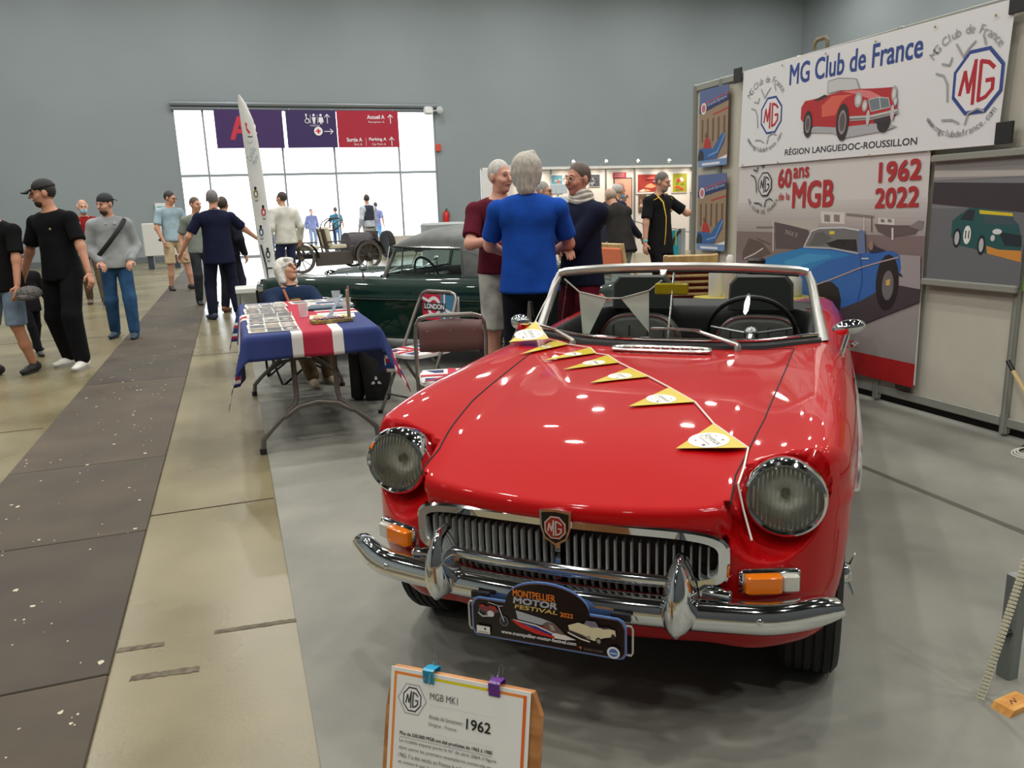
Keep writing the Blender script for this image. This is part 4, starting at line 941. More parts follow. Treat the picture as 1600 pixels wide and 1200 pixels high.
    for sg in (1, -1): m.tube([q(sg*.012, -.091, .032), q(sg*.030, -.090, .038), q(sg*.046, -.080, .033)], [.003, .004, .002], 5)
    obj('eyebrows', m, mat(tuple(int(c*.8) for c in hair), .8), root)
    HM = noisy(tuple(int(c*.86) for c in hair), tuple(min(255, int(c*1.05)) for c in hair), 28, .55, None, 4, .25, 120, stretch=(3, 3, .6))
    if hairstyle == 'short':
        vf_obj('hair', [blob('x', [('e', q(0, .024, .032), (.0785, .0935, .0975), HR)], .01, hh, None, None, cuts=[(q(0, -.064, .070), HR@np.array([0, -.80, -.60])), (q(0, .03, -.045), HR@np.array([0, -.25, -1.]))])], HM, root)
    elif hairstyle == 'balding':
        vf_obj('hair', [blob('x', [('e', q(0, .030, .012), (.083, .088, .085), HR)], .01, hh, None, None, cuts=[(q(0, .0, .05), HR@np.array([0, -.55, .8])), (q(0, -.02, 0), HR@np.array([0, -1., 0])), (q(0, .03, -.055), HR@np.array([0, -.1, -1.]))])], HM, root)
    elif hairstyle == 'shaggy':
        vf_obj('hair', [blob('x', [('e', q(0, .030, .030), (.106, .112, .108), HR), ('c', q(0, .055, -.02), q(0, .065, -.11), .092, .068), ('c', q(.065, .04, -.01), q(.068, .045, -.125), .044, .018), ('c', q(-.065, .04, -.01), q(-.072, .045, -.115), .044, .018), ('c', q(.02, .1, -.02), q(.03, .10, -.15), .03, .012), ('c', q(-.03, .1, -.02), q(-.03, .10, -.14), .03, .012), ('c', q(.05, -.03, .10), q(-.04, .04, .115), .025, .03)], .012, hh, None, None, cuts=[(q(0, -.062, .07), HR@np.array([0, -.8, -.6])), (q(0, -.005, -.03), HR@np.array([0, -1., -.2]))])], HM, root)
    elif hairstyle == 'bob':
        vf_obj('hair', [blob('x', [('e', q(0, .025, .035), (.095, .106, .106), HR), ('c', q(.066, .025, .02), q(.076, .02, -.11), .044, .034), ('c', q(-.066, .025, .02), q(-.076, .02, -.11), .044, .034), ('c', q(0, .07, 0), q(0, .075, -.10), .07, .055), ('c', q(-.04, -.068, .085), q(.05, -.055, .09), .024, .022)], .02, hh, None, None, cuts=[])], HM, root)
    if beard: vf_obj('beard', [blob('x', [('e', q(0, -.040, -.080), (.050, .049, .044), HR)], .01, hh, None, None, cuts=[(q(0, -.05, -.060), HR@np.array([0, 0, 1.])), (q(0, -.02, 0), HR@np.array([0, 1., 0]))])], mat(beard, .8), root)
    if mask: vf_obj('face_mask', [blob('x', [('e', q(0, -.045, -.055), (.060, .068, .056), HR)], .01, hh, None, None, cuts=[(q(0, -.03, -.018), HR@np.array([0, .15, 1.])), (q(0, -.03, 0), HR@np.array([0, 1., 0]))])], mat(mask, .7), root)
    if cap:
        c_, back = cap; cm = mat(c_, .7)
        vf_obj('cap', [blob('x', [('e', q(0, .020, .045), (.088, .103, .092), HR)], .01, hh, None, None, cuts=[(q(0, 0, .042), HR@np.array([0, .12, -1.]))])], cm, root)
        m = M(); sgn = 1 if back else -1; P = []
        for i in range(13):
            a = -PI*.42+PI*.84*i/12; xx = .078*math.sin(a); P.append([tuple(q(xx, sgn*(.055+.030*math.cos(a)), .046)), tuple(q(xx*1.0, sgn*(.085+.030*math.cos(a)), .040)), tuple(q(xx*.96, sgn*(.100+.075*math.cos(a)), .026-.012*abs(math.sin(a))))])
        m.grid(P); P2 = [[tuple(np.array(p)+HR@np.array([0, 0, .005])) for p in r] for r in P]; m.grid(P2); m.grid([[r[-1] for r in P], [r[-1] for r in P2]]); obj('cap_brim', m, cm, root)
    if glasses:
        gm = mat(glasses if isinstance(glasses, tuple) else (30, 26, 26), .3); m = M()
        for sg in (1, -1):
            m.tube([q(sg*.030+.021*math.cos(a), -.096, .008+.018*math.sin(a)) for a in [2*PI*i/14 for i in range(14)]], .0028, 5, closed=True); m.tube([q(sg*.050, -.094, .012), q(sg*.078, -.05, .012), q(sg*.080, .02, .008)], .0026, 5)
        m.tube([q(-.010, -.098, .012), q(.010, -.098, .012)], .0025, 5); obj('glasses', m, gm, root)
    # garments
    if top:
        typ, col_ = top[0], top[1]; tm = noisy(tuple(int(c*.84) for c in col_), col_, 5, .9, None, 3, .5, 12, spec=.15); o = {'tee': .016, 'polo': .020, 'jacket': .034, 'hoodie': .034, 'sweater': .026}[typ]
        hemz = top[2] if len(top) > 2 else -.06
        pr = [('c', T(0, 0, hemz-.14), T(0, .005, .22), (.182+o*.7)*b, .135*b+o, (FX, .76)), ('c', T(0, .005, .22), T(0, .01, .39), .135*b+o, .157*b+o*.7, (FX, .68)), ('c', T(.065*b, 0, hemz-.14), T(.05*b, .005, .10), .125*b+o*.4, .095*b+o*.4), ('c', T(-.065*b, 0, hemz-.14), T(-.05*b, .005, .10), .125*b+o*.4, .095*b+o*.4), ('c', T(.105*b, .012, .425), T(-.105*b, .012, .425), .085+o*.5, .085+o*.5), ('c', neck0, shd[0], .066+o*.4, .054+o*.4), ('c', neck0, shd[1], .066+o*.4, .054+o*.4)]
        if belly: pr.append(('e', T(0, -.05-belly*.3, .12), (.14*b+o*.5, .115+belly*.5+o*.3, .17)))
        cuts = [(T(0, 0, hemz), RT@np.array([0, 0, -1.])), (T(0, -.02, .538 if typ != 'hoodie' else .56), RT@np.array([0, -.30, 1.]))]
        parts = []
        long_ = typ in ('jacket', 'hoodie', 'sweater'); al = []
        for a, e, w_ in arms:
            if long_: al += [('c', a, e, .054+o*.75, .046+o*.6), ('c', e, e+(w_-e)*.96, .047+o*.6, .032+o*.5)]
            else:
                fr = .78; a2 = a+(e-a)*fr; P0 = blob('s', [('c', a, a+(e-a)*1.1, .056+o*.6, .056+o*.9), ('c', T(np.sign((a-hp)[0])*.08, .012, .43), a, .085, .060+o*.5)], .03, h, None, None, cuts=[(a2, a2-a)]+cuts[1:]); parts.append(P0)
        parts.insert(0, blob('t', pr+al, .035, h, None, None, cuts=cuts))
        sh = vf_obj({'tee': 't_shirt', 'polo': 'polo_shirt', 'jacket': 'jacket', 'hoodie': 'hooded_sweater', 'sweater': 'sweater'}[typ], parts, tm, root)
        if typ in ('polo', 'jacket'):
            vf_obj('collar', [blob('c', [('c', T(0, .012, .50), T(0, .0, .555), .078+o*.3, .068)], .02, h*.8, None, None, cuts=[(T(0, -.01, .562), RT@np.array([0, -.35, 1.]))])], tm, sh)
        if typ == 'hoodie': vf_obj('hood', [blob('c', [('c', T(.05, .085, .51), T(-.05, .085, .51), .066, .066), ('c', T(.085, .02, .52), T(.045, -.085, .46), .036, .028), ('c', T(-.085, .02, .52), T(-.045, -.085, .46), .036, .028)], .03, h, None, None)], tm, sh)
    if bottom:
        typ, col_ = bottom[0], bottom[1]; bm = noisy(tuple(int(c*.80) for c in col_), col_, 7, .9, None, 3, .55, 14, spec=.15); ex = bottom[2] if len(bottom) > 2 else .016
        pr = [('c', hp+np.array([0, 0, .05]), hp+np.array([0, 0, -.02]), .132*b, .132*b, ((0, 1, 0), .76))]; cuts = []
        for a, k_, c_ in legs:
            if typ == 'shorts': kk = a+(k_-a)*1.0; pr += [('c', a, kk+(k_-a)*.10, .078*b+ex*.5, .074+ex)]; cuts = [(np.array([0, 0, min(l[1][2] for l in legs)+.0]), (0, 0, -1.))]
            else: pr += [('c', a, k_, .078*b+ex*.8, .058+ex), ('c', k_, c_+(k_-c_)*.06, .062+ex, .046+ex)]
        if typ == 'skirt': pass
        base = [blob('p', pr, .022, h, None, None, cuts=[(hp+np.array([0, 0, .13]), (0, 0, 1))]+cuts)]
        vf_obj({'shorts': 'shorts', 'trousers': 'trousers'}[typ], base, bm, root)
    for i, (a, k_, c_) in enumerate(legs):
        fy = foot_yaw[i]; d = np.array([math.sin(fy), -math.cos(fy), 0]); c0 = c_.copy(); g = c_-np.array([0, 0, .085]); tl = toe_lift[i]
        up = np.array([0, 0, 1.])
        P = [('c', g+up*.055-d*.045, g+up*.045+d*.09, .042, .036), ('c', g+up*.042+d*.06, g+up*(.034+tl)+d*.175, .038, .032, (up, .75)), ('c', g+up*.05-d*.03, g+up*.085-d*.01, .044, .040)]
        so = vf_obj('shoe', [blob('f', P, .02, min(h, .012), None, None, cuts=[(g+up*.012, (0, 0, -1))])], mat(shoe, .6), root)
        m = M(); n = 14; pts = []
        for j in range(n): t = 2*PI*j/n; pts.append(g+d*(.068+.122*math.cos(t))+np.cross(up, d)*(.043*math.sin(t)))
        m.prism([tuple(p) for p in pts], (0, 0, .022)); obj('sole', m, mat((150, 150, 146) if sum(shoe) > 300 else (34, 34, 36), .7), so)
    if extras: extras(root, T, q, arms, legs, HR)
    return root
def strap(root, name, pts, w_, c): m = M(); m.tube([tuple(p) for p in pts], w_, 6, flat=(.35, (0, 1, 0))); return obj(name, m, mat(c, .7), root)
def D(a): return math.radians(a)
def pt(px, py): p = on_z(px, py); return (p.x, p.y)
# --- walking group on the left
def ex_cap(root, T, q, arms, legs, HR):
    m = M(); m.ball(T(.08, -.128, .37), (.012, .006, .012)); obj('chest_badge', m, mat((150, 140, 100), .5), root)
person('man in black t-shirt, black cargo trousers, black cap and white sneakers', (-1.60, 8.85), D(-32), 1.87, side=-.07, skin=(190, 136, 110), hair=(40, 32, 30), top=('tee', (20, 20, 23), -.10), bottom=('trousers', (22, 22, 25), .026), shoe=(222, 220, 214), head=(D(-46), .06), cap=((24, 24, 28), False), beard=(52, 38, 32), build=1.06,
       hands=[(.40, -.10, .80), (-.40, -.06, .84)], feet=[(.16, -.10, 0), (-.12, .06, 0)], foot_yaw=(.3, -.1), extras=ex_cap)
def ex_left(root, T, q, arms, legs, HR):
    m = M(); m.ball((.36, -.10, .80), (.10, .13, .07), None, 14); m.ball((.38, -.15, .77), (.07, .12, .035), None, 10); obj('grey_mesh_cap', m, noisy((60, 58, 56), (104, 100, 98), 40, .8), root)
person('man at the frame edge in black t-shirt and denim shorts holding a grey cap', (-2.10, 8.75), D(-30), 1.76, skin=(180, 126, 98), hair=(30, 26, 24), top=('tee', (20, 20, 22), -.12), bottom=('shorts', (120, 138, 158), .02), shoe=(24, 24, 26), build=1.1, head=(.2, .1), hands=[(.30, -.16, .86), (-.30, -.05, .84)], feet=[(.14, .05, 0), (-.12, -.14, 0)], extras=ex_left)
person('child in dark clothes walking half hidden between the two men in black', (-2.16, 9.9), D(35), 1.12, hair=(40, 30, 26), top=('jacket', (30, 28, 32), -.16), bottom=('trousers', (26, 26, 30), .014), shoe=(60, 60, 62), build=.9, hands=[(.28, -.1, .9), (-.28, .0, .85)], feet=[(.12, .30, .04), (-.06, -.22, 0)], lean=.05)
def ex_hood(root, T, q, arms, legs, HR):
    strap(root, 'shoulder_strap', [T(.17, -.05, .52), T(.10, -.165, .42), T(-.04, -.185, .25), T(-.17, -.12, .10)], .026, (20, 20, 22)); m = M(); m.ball(T(.10, -.185, .36), (.010, .004, .005)); obj('chest_badge', m, mat((40, 60, 60), .5), root)
person('man in light grey hooded sweater, jeans and backwards black cap', (-1.36, 10.75), D(10), 1.78, skin=(196, 146, 122), hair=(30, 26, 26), top=('hoodie', (158, 162, 164), -.06), bottom=('trousers', (50, 86, 124), .018), shoe=(44, 66, 84), head=(D(-48), .16), cap=((26, 28, 34), True), beard=(60, 46, 40),
       hands=[(.17, -.14, .96), (-.17, -.14, .96)], hint=[(.6, .9, -.2), (-.6, .9, -.2)], feet=[(.10, -.16, 0), (-.10, .14, 0)], foot_yaw=(-.2, -.4), extras=ex_hood)
def ex_coat(root, T, q, arms, legs, HR):
    for sg in (1, -1): m = M(); m.grid([[T(sg*.075, -.15, .46), T(sg*.085, -.175, .20), T(sg*.10, -.19, -.06)], [T(sg*.20, -.08, .45), T(sg*.21, -.11, .20), T(sg*.23, -.12, -.12)]]); obj('coat_front', m, mat((206, 200, 186), .8), root)
person('older white-haired man in red shirt, cream coat and blue face mask', (-2.36, 15.6), D(12), 1.84, .022, hair=(226, 224, 220), hairstyle='balding', top=('jacket', (150, 34, 38), -.05), bottom=('trousers', (104, 88, 70), .012), shoe=(110, 84, 66), head=(.1, .1), mask=(150, 190, 214), feet=[(.12, -.20, 0), (-.08, .16, 0)], hands=[(.26, -.16, .92), None], extras=ex_coat)
person('man in pale blue t-shirt, beige shorts and dark sneakers near the entrance', (-1.10, 17.5), D(22), 2.02, .022, hair=(44, 36, 32), top=('tee', (158, 182, 194), -.06), bottom=('shorts', (190, 172, 140), .018), shoe=(52, 50, 54), head=(.75, .28), glasses=(30, 30, 32), hands=[(.25, -.12, .90), (-.20, -.12, .88)], hint=[(1, .3, -.1), (-1, .3, -.1)], feet=[(.22, -.06, 0), (-.12, .02, 0)], foot_yaw=(.7, -.1))
# --- three men by the white board
person('grey-haired man in navy polo shirt seen from behind, arm reaching right', (-.18, 12.0), D(188), 1.84, hair=(120, 116, 118), top=('polo', (28, 32, 58), -.16), bottom=('trousers', (30, 34, 54), .02), shoe=(46, 52, 74), build=1.14, belly=.03, head=(-.3, 0), hands=[(.46, -.10, .94), (-.66, -.30, 1.00)], hint=[(.3, .8, -.2), (-.1, .5, -.9)], feet=[(.16, .0, 0), (-.18, .02, 0)], foot_yaw=(.3, -.3), grip=[.7, .2])
person('man in dark jacket with brown shoes behind the navy polo shirt man', (-.06, 12.75), D(150), 1.76, hair=(60, 50, 44), top=('jacket', (34, 36, 48), -.06), bottom=('trousers', (36, 38, 52), .016), shoe=(120, 74, 48), head=(.2, 0), feet=[(.14, 0, 0), (-.16, .02, 0)])
person('man in grey-green t-shirt partly hidden behind the navy polo shirt man', (-.50, 14.2), D(20), 1.80, .022, hair=(90, 72, 58), top=('tee', (128, 136, 128), -.08), bottom=('trousers', (52, 56, 60), .014), head=(.4, .1))
person('person in loose white shirt standing behind the white curved board', (1.05, 16.6), D(200), 1.92, .022, hair=(60, 52, 50), top=('jacket', (222, 222, 214), -.12), bottom=('trousers', (52, 58, 92), .014), build=1.15, head=(.5, 0))
# --- beyond the window wall
for lb, x, y, r, tc, bc, H_, tp in (('person in teal top and blue jeans outside the doors', 3.95, 31.6, 170, (70, 130, 150), (80, 120, 160), 1.72, 'tee'), ('person in lilac shirt and light jeans outside the doors', 5.45, 31.2, 160, (150, 156, 206), (120, 170, 210), 1.86, 'polo'),
        ('dark figure with a bag outside behind the steering wheel', 1.5, 33.5, 30, (110, 116, 150), (90, 96, 120), 1.75, 'jacket'), ('pale figure further out beside the teal top', 3.3, 34.5, 10, (120, 124, 160), (130, 140, 160), 1.7, 'jacket')):
    person(lb, (x, y), D(r), H_, .026, hair=(70, 60, 62), top=(tp, tc, -.06), bottom=('trousers', bc, .014), head=(.2, .1))
def ex_vest(root, T, q, arms, legs, HR):
    vf_obj('dark_vest', [blob('v', [('c', T(0, 0, 0), T(0, .005, .22), .175, .172, (T(0, 1, 0)-T(0, 0, 0), .74)), ('c', T(0, .005, .22), T(0, .01, .42), .172, .186, (T(0, 1, 0)-T(0, 0, 0), .72))], .03, .024, None, None, cuts=[(T(0, 0, -.06), (0, 0, -1)), (T(0, 0, .54), (0, 0, 1))])], mat((48, 50, 66), .8), root)
person('man in dark vest, white sleeves and white trousers walking by the entrance', (3.98, 24.2), D(205), 2.0, .024, hair=(70, 60, 58), top=('sweater', (206, 216, 228), -.04), bottom=('trousers', (204, 202, 204), .012), shoe=(60, 66, 80), head=(-.5, .05), hands=[None, (-.28, -.12, .86)], feet=[(.10, .12, 0), (-.10, -.14, 0)], extras=ex_vest)
person('small figure in black by the right side of the window wall', (8.35, 26.5), D(240), 1.85, .024, hair=(40, 34, 32), top=('tee', (40, 40, 46), -.06), bottom=('trousers', (40, 40, 46), .014), head=(.2, .0))
# --- three men talking behind the bonnet
def ex_s(root, T, q, arms, legs, HR):
    n = T(0, -1, 0)-T(0, 0, 0); o = T(-.16, -.172, .30); p = Print(Vector(o.tolist()), Vector((.97, -.1, 0)), Vector((0, 0, 1)), Vector(n.tolist()), .012, .001)
    p.text('Sc', 0, 0, .14, .085, (236, 236, 236), shear=.25, bold=.006); obj('white_print', p, None, root, None, fix=False)
person('white-haired man in maroon t-shirt and light grey shorts facing the camera', (1.99, 5.88), D(-2), 1.81, .014, skin=(206, 152, 130), hair=(196, 192, 186), top=('tee', (92, 26, 40), -.02), bottom=('shorts', (172, 172, 164), .02), build=1.08, head=(D(25), .04), hands=[(.06, -.30, 1.16), (-.08, -.28, 1.18)], hint=[(1, .4, -.6), (-1, .4, -.6)], extras=ex_s, belly=.03, shoe=(90, 90, 92))
person('long-grey-haired man in bright blue polo shirt seen from behind', (1.97, 5.22), D(158), 1.81, .014, skin=(206, 150, 130), hair=(176, 172, 160), hairstyle='shaggy', top=('polo', (26, 78, 176), -.11), bottom=('trousers', (26, 28, 36), .016), build=1.14, head=(-.1, .08), hands=[(.14, -.32, 1.06), (-.14, -.32, 1.06)], hint=[(1, .35, -.7), (-1, .35, -.7)], feet=[(.12, 0, 0), (-.12, 0, 0)], belly=.02)
def ex_scarf(root, T, q, arms, legs, HR):
    m = M()
    for k, (z, r, c) in enumerate(((.545, .085, 0), (.575, .080, 0), (.60, .072, 0))):
        m.tube([T(r*math.cos(a), .005+r*.95*math.sin(a), z+.012*math.sin(a*2+k)) for a in [2*PI*i/18 for i in range(18)]], .022, 7, closed=True)
    obj('scarf', m, noisy((178, 174, 160), (206, 202, 190), 30, .9), root)
person('man in navy sweater, pale scarf, glasses and burgundy trousers, arms folded', (2.50, 5.50), D(-74), 1.76, .014, skin=(190, 134, 108), hair=(84, 70, 60), top=('sweater', (28, 34, 56), -.09), bottom=('trousers', (110, 24, 44), .018), build=1.06, head=(.05, .06), glasses=(190, 170, 140), hands=[(-.14, -.26, 1.17), (.12, -.24, 1.12)], hint=[(.9, .1, -.7), (-.9, .1, -.7)], extras=ex_scarf, shoe=(60, 50, 44))
person('grey-haired man with thin glasses standing behind the blue polo shirt man', (3.74, 9.4), D(25), 1.76, .018, hair=(150, 148, 142), top=('jacket', (120, 122, 126), -.06), bottom=('trousers', (60, 62, 70), .014), head=(.5, .1), glasses=(60, 50, 46))
# --- people at the stand further back
person('stooping bald man in dark jacket beside the navy sweater man', (5.02, 9.7), D(-165), 1.72, .018, hair=(170, 150, 130), hairstyle='balding', top=('jacket', (50, 48, 48), -.14), bottom=('trousers', (150, 148, 142), .016), lean=.30, head=(-.2, .35), build=1.08, hands=[(.2, -.5, .95), (-.2, -.5, .95)])
person('bald man in dark blue coat with pale blue mask bending at the stand', (5.22, 10.5), D(100), 1.80, .018, hair=(200, 196, 190), hairstyle='balding', top=('jacket', (44, 46, 60), -.14), bottom=('trousers', (52, 54, 66), .016), lean=.22, head=(.0, .15), mask=(120, 180, 214), build=1.0, hands=[(.15, -.5, 1.0), (-.2, -.4, .95)])
def ex_yel(root, T, q, arms, legs, HR):
    Y = mat((206, 168, 30), .6); m = M(); m.tube([tuple(T(-.115, -.06, .53)), tuple(T(-.10, -.150, .44)), tuple(T(-.075, -.182, .25)), tuple(T(-.085, -.185, .05)), tuple(T(-.10, -.18, -.10))], [.016, .012, .009, .008, .006], 6, flat=(.5, (0, 1, 0))); m.tube([tuple(T(.14, -.155, .08)), tuple(T(.155, -.15, -.12))], .008, 6); m.tube([tuple(T(.12, -.09, .50)), tuple(T(.22, -.04, .45))], .006, 5); m.tube([tuple(T(-.12, -.09, .50)), tuple(T(-.22, -.04, .45))], .006, 5)
    obj('yellow_piping', m, Y, root); m = M(); m.ball(T(.02, -.185, .33), (.022, .005, .02)); obj('chest_emblem', m, mat((150, 110, 40), .6), root)
    a = arms[1][2]; m = M(); m.lathe([(.034, -.01), (.034, .01)], tuple(a+(arms[1][1]-arms[1][2])*.12), tuple(arms[1][2]-arms[1][1]), n=12, cap=False); obj('wristband', m, mat((90, 190, 214), .5), root)
person('grey-haired man in black shirt with yellow piping pointing to the right', (5.57, 9.65), D(18), 1.86, .014, skin=(188, 140, 116), hair=(96, 92, 88), top=('polo', (26, 26, 28), -.22), bottom=('trousers', (24, 24, 27), .018), head=(.25, .25), beard=(130, 120, 112), build=1.1, hands=[(.52, -.34, 1.27), (-.34, -.06, .82)], hint=[(.3, .2, -1), (-.6, .5, -.2)], extras=ex_yel, grip=[.4, .6])
# --- seated woman behind the table
def ex_wom(root, T, q, arms, legs, HR):
    vf_obj('striped_top', [blob('v', [('c', T(0, -.03, .12), T(0, -.03, .42), .135, .125, ((0, 1, 0), .75))], .03, .014, None, None, cuts=[(T(0, 0, .50), (0, -.4, 1))])], mat((196, 168, 120), .8), root)
    for k in range(6): m = M(); m.tube([T(-.06, -.150, .24+k*.032), T(0, -.158, .245+k*.032), T(.06, -.150, .24+k*.032)], .007, 5); obj('black_stripe', m, mat((26, 26, 30), .8), root)
    strap(root, 'bag_strap', [T(-.10, -.13, .50), T(-.075, -.165, .36), T(-.05, -.17, .16)], .012, (170, 100, 60)); m = M(); m.ball(T(.135, -.145, .30), (.018, .006, .018)); obj('round_badge', m, mat((200, 204, 206), .5), root)
person('smiling white-haired woman in glasses and dark blue jacket sitting behind the table', (.50, 7.02), D(12), 1.62, .014, skin=(204, 150, 122), hair=(222, 220, 212), hairstyle='bob', top=('jacket', (30, 48, 78), -.10), bottom=('trousers', (122, 100, 78), .018), shoe=(166, 154, 128), lean=-.24, head=(.55, -.22), glasses=(70, 40, 36), belly=.02, build=1.1,
       hip=(0, .12, .36), feet=[(.12, -.36, 0), (-.04, -.38, 0)], knees=[(0.1, -1, .6), (-.1, -1, .6)], hands=[(.22, -.30, .58), (-.22, -.30, .58)], extras=ex_wom)
# ------------------------------------------------------------ green roadster with the hood up
DG = mat((6, 42, 34), .4, 0, .9, spec=.2)
def green_car():
    hx, hy = -.766, .643
    root = roadster('dark green roadster with raised grey soft top behind the white-haired woman', (1.00, 8.467, math.atan2(-.717, -.697)), DG, False)
    HM = noisy((92, 96, 96), (112, 116, 114), 6, .8, None, 4, .3, 20); m = M(True); P = []
    for y, z, w_, zs in ((-1.10, 1.145, .56, 1.10), (-1.16, 1.185, .57, 1.10), (-1.35, 1.265, .575, 1.11), (-1.6, 1.29, .58, 1.12), (-1.85, 1.27, .58, 1.11), (-2.0, 1.22, .58, 1.07), (-2.15, 1.09, .58, .98), (-2.28, .96, .58, .90), (-2.36, .86, .56, .85)):
        P.append([(w_*math.sin(a)*1.0 if abs(a) < 1.5 else 0, y, zs+(z-zs)*math.cos(a)**.7) for a in np.linspace(-1.45, 1.45, 19)])
        P[-1] = [(P[-1][0][0]*1.02, y, zs-.04)]+P[-1]+[(P[-1][-1][0]*1.02, y, zs-.04)]
    m.grid(P); obj('soft_top', m, HM, root, 60)
    for s in (-1, 1):
        m = M(True); m.grid([[(s*.60, y, .83) for y in (-1.86, -2.0, -2.2, -2.38)], [(s*.585, -1.84, 1.08), (s*.585, -2.0, 1.04), (s*.585, -2.15, .95), (s*.58, -2.34, .85)]]); obj('soft_top_side', m, HM, root)
        m = M(True); m.tube([(s*.605, -1.04, .85), (s*.585, -1.10, 1.11), (s*.59, -1.84, 1.09), (s*.605, -1.86, .84)], .010, 6); wf = obj('side_window_frame', m, CHROME, root); m = M(True); m.tube([(s*.605, -1.22, .85), (s*.588, -1.24, 1.11)], .007, 6); obj('quarter_light_bar', m, CHROME, wf)
        m = M(True); m.add([(s*.602, -1.04, .85), (s*.586, -1.10, 1.11), (s*.59, -1.84, 1.09), (s*.602, -1.86, .84)], [(0, 1, 2, 3)]); obj('side_window', m, glass((200, 215, 210)), wf)
    m = M(True)
    for x in (-.36, -.12, .12, .36): m.tube([(x, -2.50, gt(x, -2.5)+.06), (x, -2.95, gt(x, -2.95)+.06)], .008, 6)
    for y in (-2.50, -2.95): m.tube([(-.40, y, .87), (.40, y, .87)], .009, 6)
    for x in (-.36, .36):
        for y in (-2.52, -2.93): m.tube([(x, y, gt(x, y)), (x, y, gt(x, y)+.06)], .008, 6)
    obj('luggage_rack', m, CHROME, root)
    m = M(True); m.tube([(.753, -.62, .735), (.757, -.74, .735)], .007, 6)
    for k in range(5): m.tube([(.752, -.56-k*.05, .735), (.755, -.575-k*.05, .748), (.757, -.59-k*.05, .735)], .004, 5)
    return root
GREEN = green_car()
# ------------------------------------------------------------ folding table with flag cloth
TX0, TX1, TY0, TY1, TZ = .02, .80, 4.78, 6.62, .735
GM = mat((112, 108, 102), .42, .6)
tb = thing('folding_table', 'folding table with grey wishbone legs under the blue flag cloth', 'table', ((TX0+TX1)/2, (TY0+TY1)/2, 0))
hx, hy = (TX1-TX0)/2, (TY1-TY0)/2
m = M(); m.bbox((0, 0, TZ-.025), (hx*2-.03, hy*2-.03, .04), b=.012); obj('tabletop', m, mat((196, 194, 186), .6), tb)
for s in (-1, 1):
    y = s*(hy-.16); lg = None
    for k in (-1, 1):
        m = M(); m.tube([(k*.125, y, TZ-.045), (k*.125, y+s*.045, .33), (k*.135, y+s*.055, .285), (k*.29, y+s*.085, .15), (k*.345, y+s*.095, .09), (k*.355, y+s*.095, .0)], .0165, 10); l = obj('leg', m, GM, tb)
        m = M(); m.lathe([(.020, 0), (.020, .035)], (k*.355, y+s*.095, .0), n=10); obj('foot_cap', m, RUBBER, l)
    m = M(); m.tube([(-.21, y+s*.072, .21), (-.12, y+s*.06, .265), (0, y+s*.055, .285), (.12, y+s*.06, .265), (.21, y+s*.072, .21)], .0165, 10); obj('leg_brace', m, GM, tb); m = M(); m.tube([(-.125, y, .66), (.125, y, .66)], .012, 8); obj('cross_tube', m, GM, tb)
for s in (-1, 1): m = M(); m.tube([(0, s*(hy-.16), .66), (0, s*.1, .70)], .008, 6); obj('fold_strut', m, GM, tb)
# cloth: a sheet in cloth coordinates draped over the table edge, hanging lower at the corners
def cloth():
    cx, cy = (TX0+TX1)/2, (TY0+TY1)/2; ex, ey = hx+.30, hy+.155; nx, ny = 64, 96; z0 = TZ+.004
    V = {}; rows = []
    for i in range(nx+1):
        row = []
        for j in range(ny+1):
            u = -ex+2*ex*i/nx; v = -ey+2*ey*j/ny
            du = max(0, abs(u)-hx); dv = max(0, abs(v)-hy); x = max(-hx, min(hx, u)); y = max(-hy, min(hy, v)); drop = math.hypot(du, dv)*(1+.3*min(1, du/.15)*min(1, dv/.15))
            if du > 0 and dv > 0:
                a = math.atan2(dv, du); k = .30+.06*math.sin(a*2); out = drop*k; x += math.copysign(out*math.cos(a)+.010, u); y += math.copysign(out*math.sin(a)+.010, v); x += .014*math.sin(a*5)*drop/.3; drop *= .97
            elif du > 0: x += math.copysign(.012+du*.08+.012*math.sin(v*11+u)*du/.2, u)
            elif dv > 0: y += math.copysign(.012+dv*.06+.010*math.sin(u*14)*dv/.15, v)
            row.append((x, y, z0-max(0, drop-.012)-(0 if drop == 0 else .004), u, v))
        rows.append(row)
    m = M(); NV, RDc, WHc = mat((38, 54, 112), .85), mat((168, 28, 56), .85), mat((214, 212, 208), .85)
    verts = [(p[0], p[1], p[2]) for r in rows for p in r]; F = []; MI = []; m.v = verts
    for i in range(nx):
        for j in range(ny):
            u = (rows[i][j][3]+rows[i+1][j+1][3])/2; v = (rows[i][j][4]+rows[i+1][j+1][4])/2
            c = NV; uu = u-.02
            if abs(uu) < .085: c = RDc
            elif abs(uu) < .145: c = WHc
            if abs(v-.02) < .085: c = RDc if abs(v-.02) < .055 or abs(uu) < .085 else WHc
            elif abs(v-.02) < .15 and abs(uu) > .085: c = WHc
            if (abs(u) > hx+.13 and abs(v) > hy-.02):
                g = (u*17+v*23)
                c = RDc if math.sin((u+v)*75) > .45 else (WHc if math.sin((u-v)*75) > .2 else NV)
            m.f.append((i*(ny+1)+j, (i+1)*(ny+1)+j, (i+1)*(ny+1)+j+1, i*(ny+1)+j+1)); m.m.append(m.mi(c))
    o = obj('tablecloth', m, None, None, 80, label='blue tablecloth with red and white flag cross draped over the folding table', cat='tablecloth'); o.location = (cx, cy, 0)
    return o
cl = cloth(); md = cl.modifiers.new('solid', 'SOLIDIFY'); md.thickness = .002; md.offset = 1
TTOP = TZ+.0075
